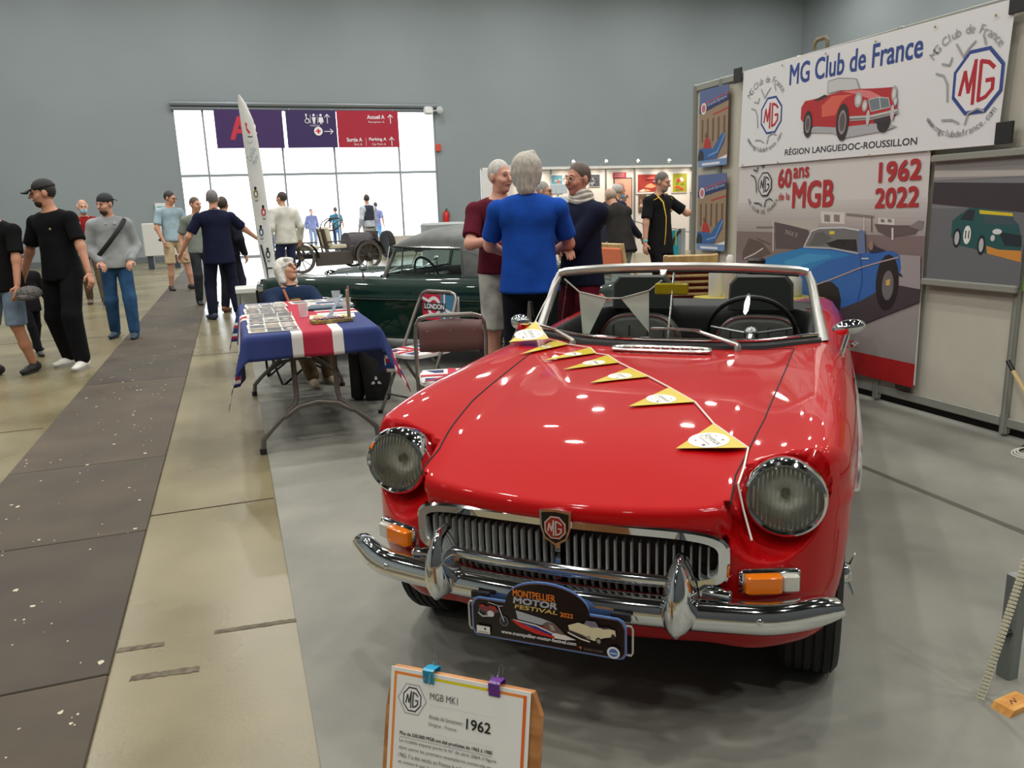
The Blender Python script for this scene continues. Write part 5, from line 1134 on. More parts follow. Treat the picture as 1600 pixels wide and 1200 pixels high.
# magazines laid overlapping in one column, near one on top
rnd = random.Random(3)
for i in range(11):
    y = 6.42-i*.145; w_, d = .30, .215; z = TTOP+.0015+(.0038 if i % 2 else 0)+.0008*i*.0; a = rnd.uniform(-.05, .05); x = .20+rnd.uniform(-.012, .012)
    t = thing('magazine', '%s magazine in the overlapping column along the left of the table' % ('first', 'second', 'third', 'fourth', 'fifth', 'sixth', 'seventh', 'eighth', 'ninth', 'tenth', 'nearest')[i] if i < 10 else 'nearest magazine of the overlapping column along the left of the table', 'magazine', (x, y, z), a, 'magazines laid on the table')
    tilt = .0
    m = M(); m.box((0, 0, .0012), (w_, .20, .0026)); obj('pages', m, mat((206, 204, 196), .6), t, None)
    p = Print((-w_/2, -.10, .0025), (1, 0, 0), (0, 1, 0), (0, 0, 1), .0003, .00006)
    for k in range(3):
        x0 = .015+k*.095; c = rnd.choice([(96, 96, 98), (122, 116, 104), (70, 72, 78), (138, 134, 128)]); p.rect(x0, rnd.choice((.008, .02)), x0+rnd.uniform(.08, .092), rnd.choice((.17, .19)), c); p.ell(x0+.04, .09, .022, .03, rnd.choice([(190, 186, 178), (54, 54, 58), (160, 130, 100)]), 9)
    p.rect(w_-.022, .01, w_-.018, .19, (176, 50, 60))
    obj('cover_print', p, None, t, None, fix=False)
def leaflet(x, y, w_, d, rz, z, lab, c=(212, 212, 206), blk=((90, 90, 92), (140, 138, 130))):
    t = thing('leaflet', lab, 'paper', (x, y, z), rz); m = M(); m.box((0, 0, .0006), (w_, d, .0012)); obj('sheet', m, mat(c, .6), t, None)
    p = Print((-w_/2, -d/2, .0012), (1, 0, 0), (0, 1, 0), (0, 0, 1), .0002, .00006)
    for k in range(3): p.rect(w_*(.06+k*.31), d*.15, w_*(.30+k*.31), d*.85, blk[k % 2])
    for k in range(5): p.rect(w_*.08, d*(.2+k*.13), w_*.55, d*(.23+k*.13), (70, 70, 72))
    obj('sheet_print', p, None, t, None, fix=False); return t
leaflet(.60, 6.46, .42, .20, .10, TTOP, 'folded newspaper at the far end of the table in front of the woman')
leaflet(.67, 6.16, .34, .16, .04, TTOP, 'white printed sheets beside the far newspaper', blk=((120, 120, 120), (170, 168, 160)))
leaflet(.60, 5.42, .30, .21, -.1, TTOP, 'flat white leaflets with yellow print near the card holder', blk=((200, 190, 110), (170, 180, 190)))
t = thing('folder', 'closed dark teal folder lying on the table', 'folder', (.64, 5.90, TTOP), .03); m = M(); m.bbox((0, 0, .009), (.34, .16, .018), b=.004); obj('cover', m, mat((40, 66, 86), .5), t)
for k, (x, y, lb) in enumerate(((.74, 6.30, 'clear plastic cup at the far end of the table'), (.42, 5.50, 'clear plastic cup standing left of the card holder'), (.74, 5.72, 'clear plastic cup behind the card holder'))):
    m = M(); m.lathe([(.001, .001), (.026, .001), (.036, .085), (.0365, .088), (.034, .088), (.025, .004), (.001, .004)], (0, 0, 0), n=20, cap=False); o = obj('plastic_cup', m, mat((214, 220, 222), .2, alpha=.25), None, 60, label=lb, cat='cup'); o.location = (x, y, TTOP)
t = thing('card_holder', 'small open box of cards with a leaning grey leaflet and upright pen board', 'card holder', (.56, 5.12, TTOP), .08)
m = M(); m.bbox((0, 0, .012), (.26, .12, .024), b=.003); obj('box', m, noisy((150, 140, 60), (110, 84, 70), 30, .6), t)
m = M(); m.grid([[(-.02, -.04, .024), (.08, -.02, .17)], [(-.02, .05, .024), (.08, .06, .17)]]); m.grid([[(-.017, -.04, .024), (.083, -.02, .17)], [(-.017, .05, .024), (.083, .06, .17)]]); obj('leaflet_stack', m, mat((150, 164, 180), .5), t)
m = M(); m.bbox((.115, .0, .10), (.012, .05, .20), b=.002); obj('back_board', m, mat((150, 130, 104), .6), t)
m = M(); m.tube([(.115, 0, .19), (.125, 0, .225)], .007, 8); obj('clip', m, CHROME, t)
m = M()
for k in range(9): m.box((-.10+k*.022, -.01, .03), (.016, .09, .004), R=Matrix.Rotation(.25*math.sin(k*2.1), 3, 'Z'))
obj('cards', m, noisy((190, 80, 60), (70, 90, 130), 40, .5), t, kind='stuff')
# camping chair under the woman
t = thing('camping_chair', 'black folding camping chair the white-haired woman sits on', 'chair', (.50, 7.12, 0), D(12))
m = M()
fr = mat((26, 26, 28), .4, .5)
for a, b in (((-.26, -.24, 0), (.26, -.22, .34)), ((.26, -.24, 0), (-.26, -.22, .34)), ((-.26, .24, 0), (.26, .26, .34)), ((.26, .24, 0), (-.26, .26, .34)), ((-.26, -.24, 0), (-.26, .26, .34)), ((-.26, .24, 0), (-.26, -.22, .34)), ((.26, -.24, 0), (.26, .26, .34)), ((.26, .24, 0), (.26, -.22, .34))): m = M(); m.tube([a, b], .010, 6); obj('leg', m, fr, t)
for s in (-1, 1): m = M(); m.tube([(s*.27, .20, 0), (s*.27, .30, .78)], .011, 6); obj('back_post', m, fr, t); m = M(); m.bbox((s*.29, .0, .52), (.07, .44, .02), b=.008); obj('armrest', m, fr, t)
m = M(); m.grid([[(-.26+.52*i/6, -.23+.45*j/6, .30-.05*math.sin(PI*i/6)*math.sin(PI*j/6)) for j in range(7)] for i in range(7)]); obj('seat', m, mat((30, 32, 36), .8), t); m = M(); m.grid([[(-.26+.52*i/6, .26+.09*j/5+.03*math.sin(PI*i/6), .30+.46*j/5) for j in range(6)] for i in range(7)]); obj('backrest', m, mat((30, 32, 36), .8), t)
# dark bag standing by the table
t = thing('pannier_bag', 'tall black bag with white three-drop mark standing under the table corner', 'bag', (.96, 5.95, 0), -.25); t.scale = (.82, .82, .84); m = M(); P = []
for z, a, b in ((0, .10, .085), (.02, .115, .10), (.25, .135, .115), (.42, .155, .12), (.50, .15, .11), (.52, .13, .09)): P.append([(a*math.copysign(abs(math.cos(q))**.35, math.cos(q)), b*math.copysign(abs(math.sin(q))**.35, math.sin(q)), z) for q in [2*PI*i/24 for i in range(24)]])
m.grid(P, cv=True); m.add(P[0], [tuple(range(24))]); m.add(P[-1], [tuple(range(24))]); obj('bag_body', m, noisy((30, 31, 34), (42, 43, 47), 14, .7), t, 50)
p = Print((-.045, -.128, .16), (1, 0, 0), (0, 0, 1), (0, -1, 0), .001, .0004)
for dx, dy, an in ((0, .035, 0), (-.026, -.004, 2.1), (.026, -.004, -2.1)): ca, sa = math.cos(an), math.sin(an); p.poly([(.045+dx+(x*ca-y*sa), .03+dy+(x*sa+y*ca)) for x, y in [(0, .026), (.012, .008), (.015, -.004), (.008, -.014), (-.008, -.014), (-.015, -.004), (-.012, .008)]], (226, 228, 226))
obj('drop_mark', p, None, t, None, fix=False)
m = M(); m.tube([(-.08, 0, .51), (-.05, 0, .58), (.05, 0, .58), (.08, 0, .51)], .010, 6); obj('carry_handle', m, BLACKP, t); m = M(); m.bbox((-.19, .02, .24), (.12, .16, .46), b=.05); obj('side_pouch', m, mat((28, 28, 31), .8), t)
# folding chairs
def fchair(label, loc, rz, back_mt, flag_back, first=None):
    t = thing('folding_chair', label, 'chair', loc, rz, 'metal folding chairs beside the table'); TB = mat((140, 136, 130), .35, .8)
    for s in (-1, 1):
        m = M(); m.tube([(s*.205, -.24, 0), (s*.205, .0, .44), (s*.20, .15, .72), (s*.19, .19, .80)], .0125, 8); l = obj('leg', m, TB, t); m = M(); m.lathe([(.016, 0), (.016, .03)], (s*.205, -.24, 0), n=8); obj('foot_cap', m, RUBBER, l)
        m = M(); m.tube([(s*.18, .24, 0), (s*.18, -.06, .43)], .0115, 8); l = obj('leg', m, TB, t); m = M(); m.lathe([(.015, 0), (.015, .03)], (s*.18, .24, 0), n=8); obj('foot_cap', m, RUBBER, l)
    m = M(); m.tube([(-.19, .19, .80), (-.17, .20, .835), (-.12, .205, .85), (.12, .205, .85), (.17, .20, .835), (.19, .19, .80)], .0125, 8); obj('back_tube', m, TB, t)
    for z, y in ((.14, -.17), (.16, .13)): m = M(); m.tube([(-.20, y, z), (.20, y, z)], .008, 6); obj('stretcher', m, TB, t)
    m = M(); P = []
    for k in range(11): x = -.175+.35*k/10; P.append([(x, .205-.025*math.cos(PI*(k-5)/10)+.03, z) for z in (.64+.012*abs(k-5)/5, .70, .76, .83-.012*abs(k-5)/5)])
    m.grid(P); bk = obj('backrest', m, back_mt, t); bk.modifiers.new('s', 'SOLIDIFY').thickness = .012
    st = M(); P = []
    for dz in (0, .022):
        P.append([(.195*math.copysign(abs(math.cos(a))**.5, math.cos(a)), -.03+.20*math.copysign(abs(math.sin(a))**.5, math.sin(a)), .435+dz) for a in [2*PI*i/28 for i in range(28)]])
    st.grid(P, cv=True); st.add(P[0], [tuple(range(28))]); st.add(P[1], [tuple(range(28))]); s_ = obj('seat', st, mat((222, 222, 218), .7), t, 40)
    p = Print((-.19, -.22, .4585), (1, 0, 0), (0, 1, 0), (0, 0, 1), .0006, .0004, rough=.7)
    N_, R_c = (34, 48, 104), (186, 30, 60)
    p.rect(.01, .01, .37, .37, (222, 222, 218)); 
    for (a, b, c, d) in ((.03, .03, .14, .12), (.24, .03, .35, .12), (.03, .26, .14, .35), (.24, .26, .35, .35)): p.poly([(a, b), (c, b), (c if b > .2 else (a+c)/2, d), (a, d)], N_)
    p.rect(.165, .0, .215, .38, R_c); p.rect(0, .165, .38, .215, R_c); p.poly([(.02, .02), (.05, .02), (.16, .13), (.14, .15)], R_c); p.poly([(.36, .36), (.33, .36), (.22, .25), (.24, .23)], R_c)
    obj('flag_print', p, None, s_, None, fix=False)
    if flag_back:
        p = Print((-.175, .190, .64), (1, 0, 0), (0, .06, 1), (0, -1, .06), .004, .0008, rough=.7) if flag_back == 'front' else Print((.175, .247, .64), (-1, 0, 0), (0, .0, 1), (0, 1, 0), .010, .0008, rough=.7)
        p.rect(.0, .0, .35, .19, (186, 30, 60)); p.rect(.20, 0, .35, .19, (60, 120, 150)); p.line([(.0, .16), (.35, .05)], .02, (226, 226, 226)); p.line([(.24, .0), (.24, .19)], .016, (226, 226, 226)); p.ell(.13, .10, .075, .075, (226, 226, 226)); p.ell(.13, .10, .048, .048, (186, 30, 60)); p.rect(.02, .072, .25, .128, (24, 26, 34)); p.text('LONDON', .03, .082, .21, .036, (240, 240, 240), bold=.002)
        obj('patch_print', p, None, bk, None, fix=False)
    else:
        m = M()
        for x in (-.13, 0, .13): m.ball((x, .245, .77), (.005, .003, .005))
        obj('rivets', m, CHROME, bk)
    return t
fchair('brown-backed metal folding chair with flag seat nearest the red bonnet', (1.16, 4.42, 0), D(166), mat((104, 74, 72), .45), None)
fchair('metal folding chair with LONDON patch on its back and flag seat', (1.20, 5.42, 0), D(-62), mat((190, 190, 190), .5), 'front')
# ------------------------------------------------------------ signs in the window wall
def sign(name, label, px0, px1, py0, py1, c):
    A = on_y(px0, py0, 29.55); B = on_y(px1, py0, 29.55); C_ = on_y(px0, py1, 29.55); x0, x1, z1, z0 = A.x, B.x, 5.0, 3.74
    t = thing(name, label, 'sign', ((x0+x1)/2, 29.55, z0)); m = M(); m.bbox((0, 0, (z1-z0)/2), (x1-x0, .04, z1-z0), b=.008); obj('sign_board', m, mat(c, .7), t, None)
    for s in (-1, 1): m = M(); m.tube([(s*(x1-x0)*.42, 0, z1-z0), (s*(x1-x0)*.42, .02, z1-z0+.11)], .01, 5); obj('hanger', m, STEEL, t)
    return t, Print((-(x1-x0)/2, -.021, 0), (1, 0, 0), (0, 0, 1), (0, -1, 0), .003, .001), x1-x0, z1-z0
def up_arrow(p, u, v, h, c, right=False):
    w_ = h*.09; T = (lambda x, y: (u+y, v-x)) if right else (lambda x, y: (u+x, v+y))
    p.line([T(0, -h/2), T(0, h/2)], w_, c); p.line([T(-h*.28, h*.18), T(0, h/2), T(h*.28, h*.18)], w_, c)
WH = (226, 226, 232)
t, p, W_, H_ = sign('hall_sign', 'purple hanging sign with a large red letter A and white digit', 333, 440, 172, 231, (60, 36, 92))
p.text('A', .46, .28, .62, .72, (190, 34, 62), bold=.05); p.text('2', 1.16, .46, .16, .34, WH, bold=.02); obj('sign_print', p, None, t, None, fix=False)
t, p, W_, H_ = sign('toilet_sign', 'dark purple hanging sign with toilet pictograms and first aid cross', 445, 524, 173, 231, (54, 36, 90))
for k in (1, 2):
    u = .72+k*.24; p.ell(u, 1.10, .045, .045, WH, 12); p.poly([(u-.07, 1.03), (u+.07, 1.03), (u+.03 if k == 1 else u+.09, .86), (u-.03 if k == 1 else u-.09, .86)], WH); p.rect(u-.035, .80, u-.01, .88, WH); p.rect(u+.01, .80, u+.035, .88, WH)
for x in (.84, 1.08): p.rect(x-.006, .82, x+.006, 1.12, WH)
p.ell(.70, 1.11, .035, .035, WH, 10); p.line([(.70, 1.07), (.71, .97), (.78, .97), (.80, .86)], .03, WH); p.line([(.72+.07*math.cos(a), .90+.07*math.sin(a)) for a in [2.2+i*.45 for i in range(10)]], .02, WH); p.text('TOILETTES', .80, .72, .34, .05, WH)
up_arrow(p, 1.42, .98, .30, WH); p.ell(1.08, .56, .15, .15, WH); p.rect(1.05, .48, 1.11, .64, (200, 30, 50)); p.rect(1.0, .53, 1.16, .59, (200, 30, 50)); up_arrow(p, 1.44, .55, .30, WH, True); obj('sign_print', p, None, t, None, fix=False)
t, p, W_, H_ = sign('exit_sign', 'red hanging sign with reception, exit and car park directions', 525, 621, 174, 231, (164, 28, 52))
p.text('Accueil A', 1.08, .98, .62, .13, WH, bold=.008); p.text('Reception A', 1.12, .83, .58, .08, WH); up_arrow(p, 1.92, .98, .30, WH)
p.text('Sortie A', .30, .20, .54, .13, WH, bold=.008); p.text('Exit A', .56, .07, .28, .08, WH); p.rect(.98, .05, .99, .33, WH); p.text('Parking A', 1.10, .20, .62, .13, WH, bold=.008); p.text('Car Park A', 1.20, .07, .50, .08, WH); up_arrow(p, 1.92, .20, .30, WH); obj('sign_print', p, None, t, None, fix=False)
t = thing('wall_lamp', 'white box lamp fixed at the right end of the shutter case', 'lamp', (7.34, 29.5, 5.02)); m = M(); m.bbox((0, 0, 0), (.34, .22, .28), b=.05); obj('lamp_housing', m, mat((224, 226, 228), .4), t); m = M(); m.lathe([(.12, 0), (.13, -.06), (.10, -.08)], (.42, 0, .02), (0, 1, 0), n=16); m.box((.3, 0, 0), (.3, .05, .05)); obj('side_bracket', m, mat((180, 184, 186), .5), t)
t = thing('exit_box', 'tiny red sign box on the wall right of the window', 'sign', (7.68, 29.62, 3.72)); m = M(); m.bbox((0, 0, 0), (.20, .06, .26), b=.01); obj('box', m, mat((196, 70, 54), .6), t)
t = thing('fire_extinguisher', 'red fire extinguisher on the wall right of the window', 'fire extinguisher', (7.84, 29.58, .95)); m = M(); m.lathe([(.001, 0), (.10, .0), (.11, .04), (.11, .34), (.07, .42), (.03, .45)], (0, 0, 0), n=16); obj('cylinder', m, mat((196, 24, 20), .3), t); m = M(); m.tube([(0, 0, .45), (0, 0, .50), (.06, -.02, .53)], .02, 6); m.tube([(.03, 0, .47), (.13, 0, .40), (.12, 0, .2)], .012, 6); obj('valve', m, BLACKP, t)
# low wall and tyre outside, grey box, cabinet
o = struct('trim_2', M().box((5.25, 26.6, .32), (1.7, .18, .64)), mat((196, 194, 182), .7))
t = thing('tyre_display', 'upright tyre with pale rim beside the low beige wall', 'tyre', (4.72, 25.3, 0)); m = M(); m.lathe([(.28, -.08), (.36, -.10), (.42, -.08), (.435, 0), (.42, .08), (.36, .10), (.28, .08)], (0, 0, .435), (1, .3, 0), n=28); obj('tyre', m, RUBBER, t); m = M(); m.lathe([(.27, .06), (.26, .0), (.06, .02)], (0, 0, .435), (1, .3, 0), n=24); obj('rim', m, mat((190, 190, 186), .4), t)
t = thing('equipment_case', 'grey flat-topped case behind the green car roof', 'case', (3.15, 12.1, 0)); m = M(); m.bbox((0, 0, .62), (.62, .5, 1.24), b=.03); obj('case_body', m, mat((150, 156, 156), .6), t); m = M(); m.bbox((0, -.005, 1.13), (.60, .5, .03), b=.01); obj('lid_seam', m, mat((90, 96, 98), .6), t)
t = thing('white_cabinet', 'white metal cabinet on dark legs against the left back wall', 'cabinet', (-1.93, 25.9, 0)); m = M(); m.bbox((0, 0, .86), (.98, .5, .96), b=.02); obj('cabinet_body', m, mat((206, 208, 204), .5), t)
for s in (-1, 1):
    m = M(); m.box((s*.36, 0, .19), (.16, .4, .38)); obj('leg', m, mat((52, 58, 70), .6), t)
m = M(); m.prism([(.06, -.256, .86), (.0, -.256, .93), (-.03, -.256, .90), (-.09, -.256, .84), (-.02, -.256, .80), (.02, -.256, .83)], (0, .004, 0)); obj('dark_emblem', m, mat((40, 44, 48), .6), t)
t = thing('screen_board', 'small pale board with green print above the white cabinet', 'sign', (-1.98, 29.64, 1.75)); m = M(); m.bbox((0, 0, 0), (.62, .05, .46), b=.01); obj('board', m, mat((220, 226, 226), .6), t, None); p = Print((-.31, -.027, -.23), (1, 0, 0), (0, 0, 1), (0, -1, 0), .002, .001); p.rect(.05, .08, .50, .26, (96, 190, 190)); p.rect(.05, .32, .5, .36, (110, 180, 190)); obj('board_print', p, None, t, None, fix=False)
# ------------------------------------------------------------ tall white curved board with emblems on a white plinth
t = thing('curved_white_board', 'tall curved white board covered with small emblems leaning over a plinth', 'board', (.20, 11.3, .50))
m = M(); P = []
cx_ = [(.40, .0, .05), (.27, .10, .075), (.24, .5, .085), (.21, 1.0, .092), (.17, 1.45, .098), (.115, 1.9, .098), (.075, 2.15, .085), (.03, 2.38, .05), (-.02, 2.52, .012)]
cx_ = [(.300, .0, .05), (.272, .10, .085), (.245, .5, .096), (.225, 1.0, .098), (.205, 1.45, .098), (.185, 1.9, .092), (.165, 2.15, .080), (.125, 2.35, .05), (.095, 2.46, .012)]
for x, z, w_ in cx_: P.append([(x+w_*math.cos(a), .035*math.sin(a)-.10*(z/2.5)**2, z) for a in [2*PI*i/16 for i in range(16)]])
m.grid(P, cv=True); m.add(P[0], [tuple(range(16))]); m.add(P[-1], [tuple(range(16))]); obj('board_blade', m, mat((216, 218, 216), .5), t, 60)
p = Print((0, -.036, 0), (1, 0, 0), (0, -.04, 1), (0, -1, 0), .006, .002)
for u, v, c in ((.26, .42, (40, 44, 52)), (.20, .72, (56, 80, 120)), (.255, .98, (176, 40, 48)), (.18, 1.22, (120, 112, 40))): p.ell(u, v, .030, .055, c, 10); p.ell(u, v+.07, .018, .022, (30, 30, 34), 8); p.ell(u, v-.005, .014, .03, (222, 222, 222), 8); p.rect(u-.02, v-.10, u+.02, v-.085, (90, 96, 104))
p.text('Camille', .16, 1.62, .18, .07, (130, 150, 164), ang=1.1, shear=.3); p.text('Martin', .21, 1.58, .12, .05, (120, 140, 160), ang=1.1, shear=.3); p.rect(.22, .22, .30, .245, (60, 66, 72)); p.rect(.24, .06, .33, .07, (90, 96, 104))
p.poly([(.13, 2.12), (.16, 2.10), (.15, 2.05), (.19, 1.99), (.17, 1.97), (.14, 2.02)], (196, 60, 60)); p.rect(.15, 1.93, .21, 1.945, (60, 60, 66)); p.line([(.14, 1.88), (.17, 1.85), (.20, 1.88)], .01, (150, 156, 160)); obj('emblem_print', p, None, t, None, fix=False)
m = M(); m.tube([(.235, -.02, 0), (.225, -.03, .25), (.18, -.04, .55)], .012, 6); obj('dark_edge', m, mat((40, 48, 60), .5), t)
t = thing('white_plinth', 'low white plinth with grey legs under the tall white board', 'plinth', (.30, 11.3, 0)); m = M(); m.bbox((0, 0, .46), (.62, .5, .07), b=.01); obj('top', m, mat((204, 208, 206), .6), t)
for sx in (-1, 1):
    for sy in (-1, 1): m = M(); m.box((sx*.28, sy*.22, .215), (.04, .04, .43)); obj('leg', m, ALU, t)
m = M(); m.box((0, .2, .22), (.5, .02, .40)); obj('back_panel', m, mat((206, 208, 206), .6), t)
# ------------------------------------------------------------ veteran car by the doors
t = thing('veteran_car', 'dark open veteran car with cream seats standing before the doors', 'car', (2.5, 21.0, 0), .25)
DK = mat((54, 48, 54), .5); CRM = mat((196, 188, 166), .7)
m = M(); m.bbox((-.1, 0, .40), (2.3, .50, .10), b=.02); obj('chassis', m, DK, t)
m = M(); P = [[(x, .36*math.cos(a)*k, .45+.50*max(0, math.sin(a))**.5*k2) for a in [PI*i/12 for i in range(13)]] for x, k, k2 in ((.35, 1., .98), (.6, 1., 1.), (1.0, .92, .96), (1.08, .9, .9))]; m.grid(P); m.add(P[-1], [tuple(range(13))]); m.add(P[0], [tuple(range(13))]); obj('bonnet', m, DK, t)
m = M(); m.bbox((-.15, -.42, .32), (1.0, .05, .34), b=.02); m.bbox((.70, -.42, .42), (.85, .06, .40), b=.02); m.bbox((1.10, 0, .62), (.06, .72, .70), b=.02); obj('side_panel', m, mat((70, 64, 60), .6), t)
for x in (-1.05, .75):
    for y in (-.52, .52):
        m = M(); R_w = .36; m.lathe([(R_w-.07, -.035), (R_w, -.03), (R_w, .03), (R_w-.07, .035), (R_w-.07, -.035)], (x, y, R_w), (0, 1, 0), n=28, cap=False); wl = obj('wheel', m, mat((84, 80, 74), .7), t)
        m = M()
        for k in range(10): a = 2*PI*k/10; m.tube([(x, y, R_w), (x+.30*math.cos(a), y, R_w+.30*math.sin(a))], .012, 4)
        m.lathe([(.06, -.05), (.06, .05)], (x, y, R_w), (0, 1, 0), n=10); obj('spokes', m, mat((70, 64, 58), .6), wl)
        m = M(); m.grid([[(x+.44*math.cos(a), y+dy, R_w+.42*math.sin(a)) for a in [PI*i/10 for i in range(11)]] for dy in (-.11, .11)]); f_ = obj('mudguard', m, DK, t)
for x0, s_ in ((-.90, 1), (-.15, .95)):
    m = M(); m.bbox((x0+.18, 0, .60), (.46, .62, .12), b=.04); st = obj('seat_cushion', m, CRM, t); m = M(); m.bbox((x0-.06, 0, .86), (.12, .62, .50), R=Matrix.Rotation(-.18, 3, 'Y'), b=.04); obj('seat_back', m, CRM, t)
    for y in (-.22, -.08, .2): m = M(); m.box((x0-.13, y, .76), (.03, .05, .62), R=Matrix.Rotation(-.18, 3, 'Y')); obj('seat_slat', m, mat((76, 62, 52), .6), t)
    m = M(); m.tube([(x0-.15, -.32, .74), (x0+.35, -.32, .74)], .02, 6); m.tube([(x0-.2, -.32, .60), (x0-.2, .32, .60)], .02, 6); obj('seat_rail', m, mat((76, 62, 52), .6), t)
c0 = Vector((.02, -.05, 1.16)); ax_ = Vector((-.55, -.45, .75)).normalized(); m = M(); m.lathe([(.215, 0), (.24, 0), (.24, .03), (.215, .03), (.215, 0)], c0, ax_, n=28, cap=False); sw2 = obj('steering_wheel', m, mat((46, 38, 44), .5), t)
e1 = ax_.cross(Vector((0, 0, 1))).normalized(); e2 = ax_.cross(e1); m = M()
for k in range(4): a = PI/4+k*PI/2; m.tube([c0, c0+(e1*math.cos(a)+e2*math.sin(a))*.22], .012, 5)
m.tube([c0, Vector((.10, 0, .60))], .022, 8); obj('steering_column', m, mat((46, 38, 44), .5), sw2)
m = M(); m.tube([(-.45, -.3, 1.0), (-.38, -.3, 1.22), (-.2, -.3, 1.32), (.0, -.3, 1.30)], .016, 6); obj('grab_tube', m, DK, t)
# ------------------------------------------------------------ picture booth on the right of the back
BY = 20.9; t = thing('picture_booth', 'long white panel wall of the stand hung with framed car pictures', 'partition', (10.3, BY, 0))
xs_ = [6.58, 7.17, 8.60, 10.29, 11.21, 13.1, 15.2]; LT = mat((212, 206, 200), .6)
for i in range(len(xs_)-1):
    m = M(); m.box(((xs_[i]+xs_[i+1])/2-10.3, 0, 1.22), (xs_[i+1]-xs_[i]-.04, .04, 2.44)); obj('panel', m, LT, t, None)
for x in xs_: m = M(); m.box((x-10.3, -.01, 1.24), (.05, .07, 2.48)); obj('post', m, ALU, t, None)
m = M(); m.box((.6, -.03, 2.47), (8.6, .10, .07)); obj('header', m, mat((226, 226, 224), .6), t, None)
m = M(); m.box((-3.72, -1.2, 1.22), (.04, 2.4, 2.44)); obj('side_panel', m, LT, t, None)
rnd = random.Random(8)
def picture(px0, py0, px1, py1, label, cols, frame=(206, 200, 196), name='framed_picture', seed=1):
    A = on_y(px0, py0, BY-.05); B = on_y(px1, py1, BY-.05); w_, h_ = B.x-A.x, A.z-B.z; tt = thing(name, label, 'picture', ((A.x+B.x)/2, BY-.035, B.z), 0, 'pictures on the back booth'); m = M(); m.bbox((0, 0, h_/2), (w_, .03, h_), b=.006); obj('frame', m, mat(frame, .5), tt, None)
    p = Print((-w_/2, -.016, 0), (1, 0, 0), (0, 0, 1), (0, -1, 0), .001, .0006); b_ = .05*w_; p.rect(b_, b_, w_-b_, h_-b_, cols[0]); r = random.Random(seed)
    for k in range(9):
        c = cols[1+k % (len(cols)-1)]; u = r.uniform(.2, .75)*w_; v = r.uniform(.15, .75)*h_; a = r.uniform(.08, .22)*w_; q_ = r.uniform(.05, .12)*h_; u = min(max(u, a+b_), w_-a-b_); v = min(max(v, q_+b_), h_-q_-b_)
        p.poly([(u-a, v-q_*.6), (u-a*.5, v+q_*.4), (u+a*.1, v+q_), (u+a*.6, v+q_*.3), (u+a, v-q_*.4), (u+a*.2, v-q_)], c)
    obj('image_print', p, None, tt, None, fix=False)
picture(994, 270, 1044, 302, 'large red racing scene picture left of the pointing man', ((150, 50, 44), (206, 90, 80), (226, 200, 190), (120, 24, 24), (230, 150, 110)), seed=2)
picture(1050, 270, 1074, 301, 'yellow-green race picture right behind the head of the pointing man', ((150, 150, 40), (110, 120, 30), (214, 210, 200), (180, 60, 50)), seed=3)
picture(1079, 268, 1099, 299, 'silver racing car picture beside the red framed one', ((130, 120, 110), (200, 204, 206), (90, 110, 130), (60, 64, 70)), seed=4)
picture(1103, 268, 1122, 301, 'red framed picture of an orange racing car', ((120, 84, 76), (220, 100, 60), (236, 226, 220)), (176, 40, 44), seed=5)
picture(1080, 304, 1098, 328, 'four small prints in a white frame under the silver racing car picture', ((224, 220, 216), (170, 110, 110), (120, 80, 90)), seed=6); picture(1105, 304, 1118, 333, 'two small prints in a white frame under the red framed picture', ((224, 220, 216), (176, 120, 120), (100, 90, 100)), seed=7)
picture(959, 278, 988, 335, 'tall dark framed picture behind the bald men', ((196, 150, 130), (200, 80, 60), (230, 220, 200), (90, 80, 70)), (70, 66, 66), seed=8)
picture(920, 272, 938, 292, 'small dark photograph above the scarf of the navy sweater man', ((70, 74, 84), (140, 146, 150), (40, 42, 50)), seed=9); picture(860, 273, 880, 302, 'small teal and red photographs behind the grey-haired man in glasses', ((90, 140, 156), (150, 170, 176), (176, 90, 80)), seed=10); picture(760, 272, 775, 300, 'white sheet at the left end of the picture booth', ((236, 236, 234), (230, 230, 230)), seed=11)
picture(998, 304, 1010, 332, 'narrow framed print beside the shoulder of the pointing man', ((90, 70, 60), (150, 110, 90), (200, 190, 180)), (120, 90, 70), seed=12)
tt = thing('title_plate', 'red title plate with white lettering above the dark framed picture', 'sign', (on_y(967, 270, BY)[0], BY-.04, on_y(967, 274, BY)[2])); m = M(); m.bbox((0, 0, .0), (.42, .02, .15), b=.004); obj('plate', m, mat((166, 34, 50), .5), tt, None); p = Print((-.19, -.011, -.06), (1, 0, 0), (0, 0, 1), (0, -1, 0), .001, .0005); p.text('VETERANS', .03, .075, .31, .03, WH); p.text('EXPOSITION', .03, .02, .31, .03, WH); obj('plate_print', p, None, tt, None, fix=False)
for k in range(7):
    x = 8.1+k*1.0; l = bpy.data.lights.new('spot', 'SPOT'); l.energy = 60; l.spot_size = 1.5; l.spot_blend = .8; l.color = (1, .82, .66); l.shadow_soft_size = .05; lt = thing('booth_spotlight', 'small arm spotlight clipped on top of the picture booth', 'lamp', (x, BY-.05, 2.52), 0, 'spotlights on the picture booth')
    m = M(); m.tube([(0, 0, 0), (0, -.30, .10)], .012, 6); obj('arm', m, STEEL, lt); m = M(); m.lathe([(.03, .08), (.05, 0)], (0, -.42, .06), (0, -.6, -.6) if False else (0, .5, .9), n=12, cap=False); obj('lamp_head', m, mat((230, 230, 226), .4), lt)
    lo = bpy.data.objects.new('spot', l); COL.objects.link(lo); lo.parent = lt; lo.location = (0, -.55, .15); lo.rotation_euler = (.5, 0, 0)
t = thing('leaflet_rack', 'white wire leaflet rack in front of the booth behind the scarf man', 'rack', (on_y(872, 330, 16)[0], 16, 0)); m = M(); m.tube([(0, 0, 0), (0, 0, 1.9)], .03, 8); m.lathe([(.25, 0), (.25, .03)], (0, 0, 0), n=16); obj('pole', m, WHITE, t)
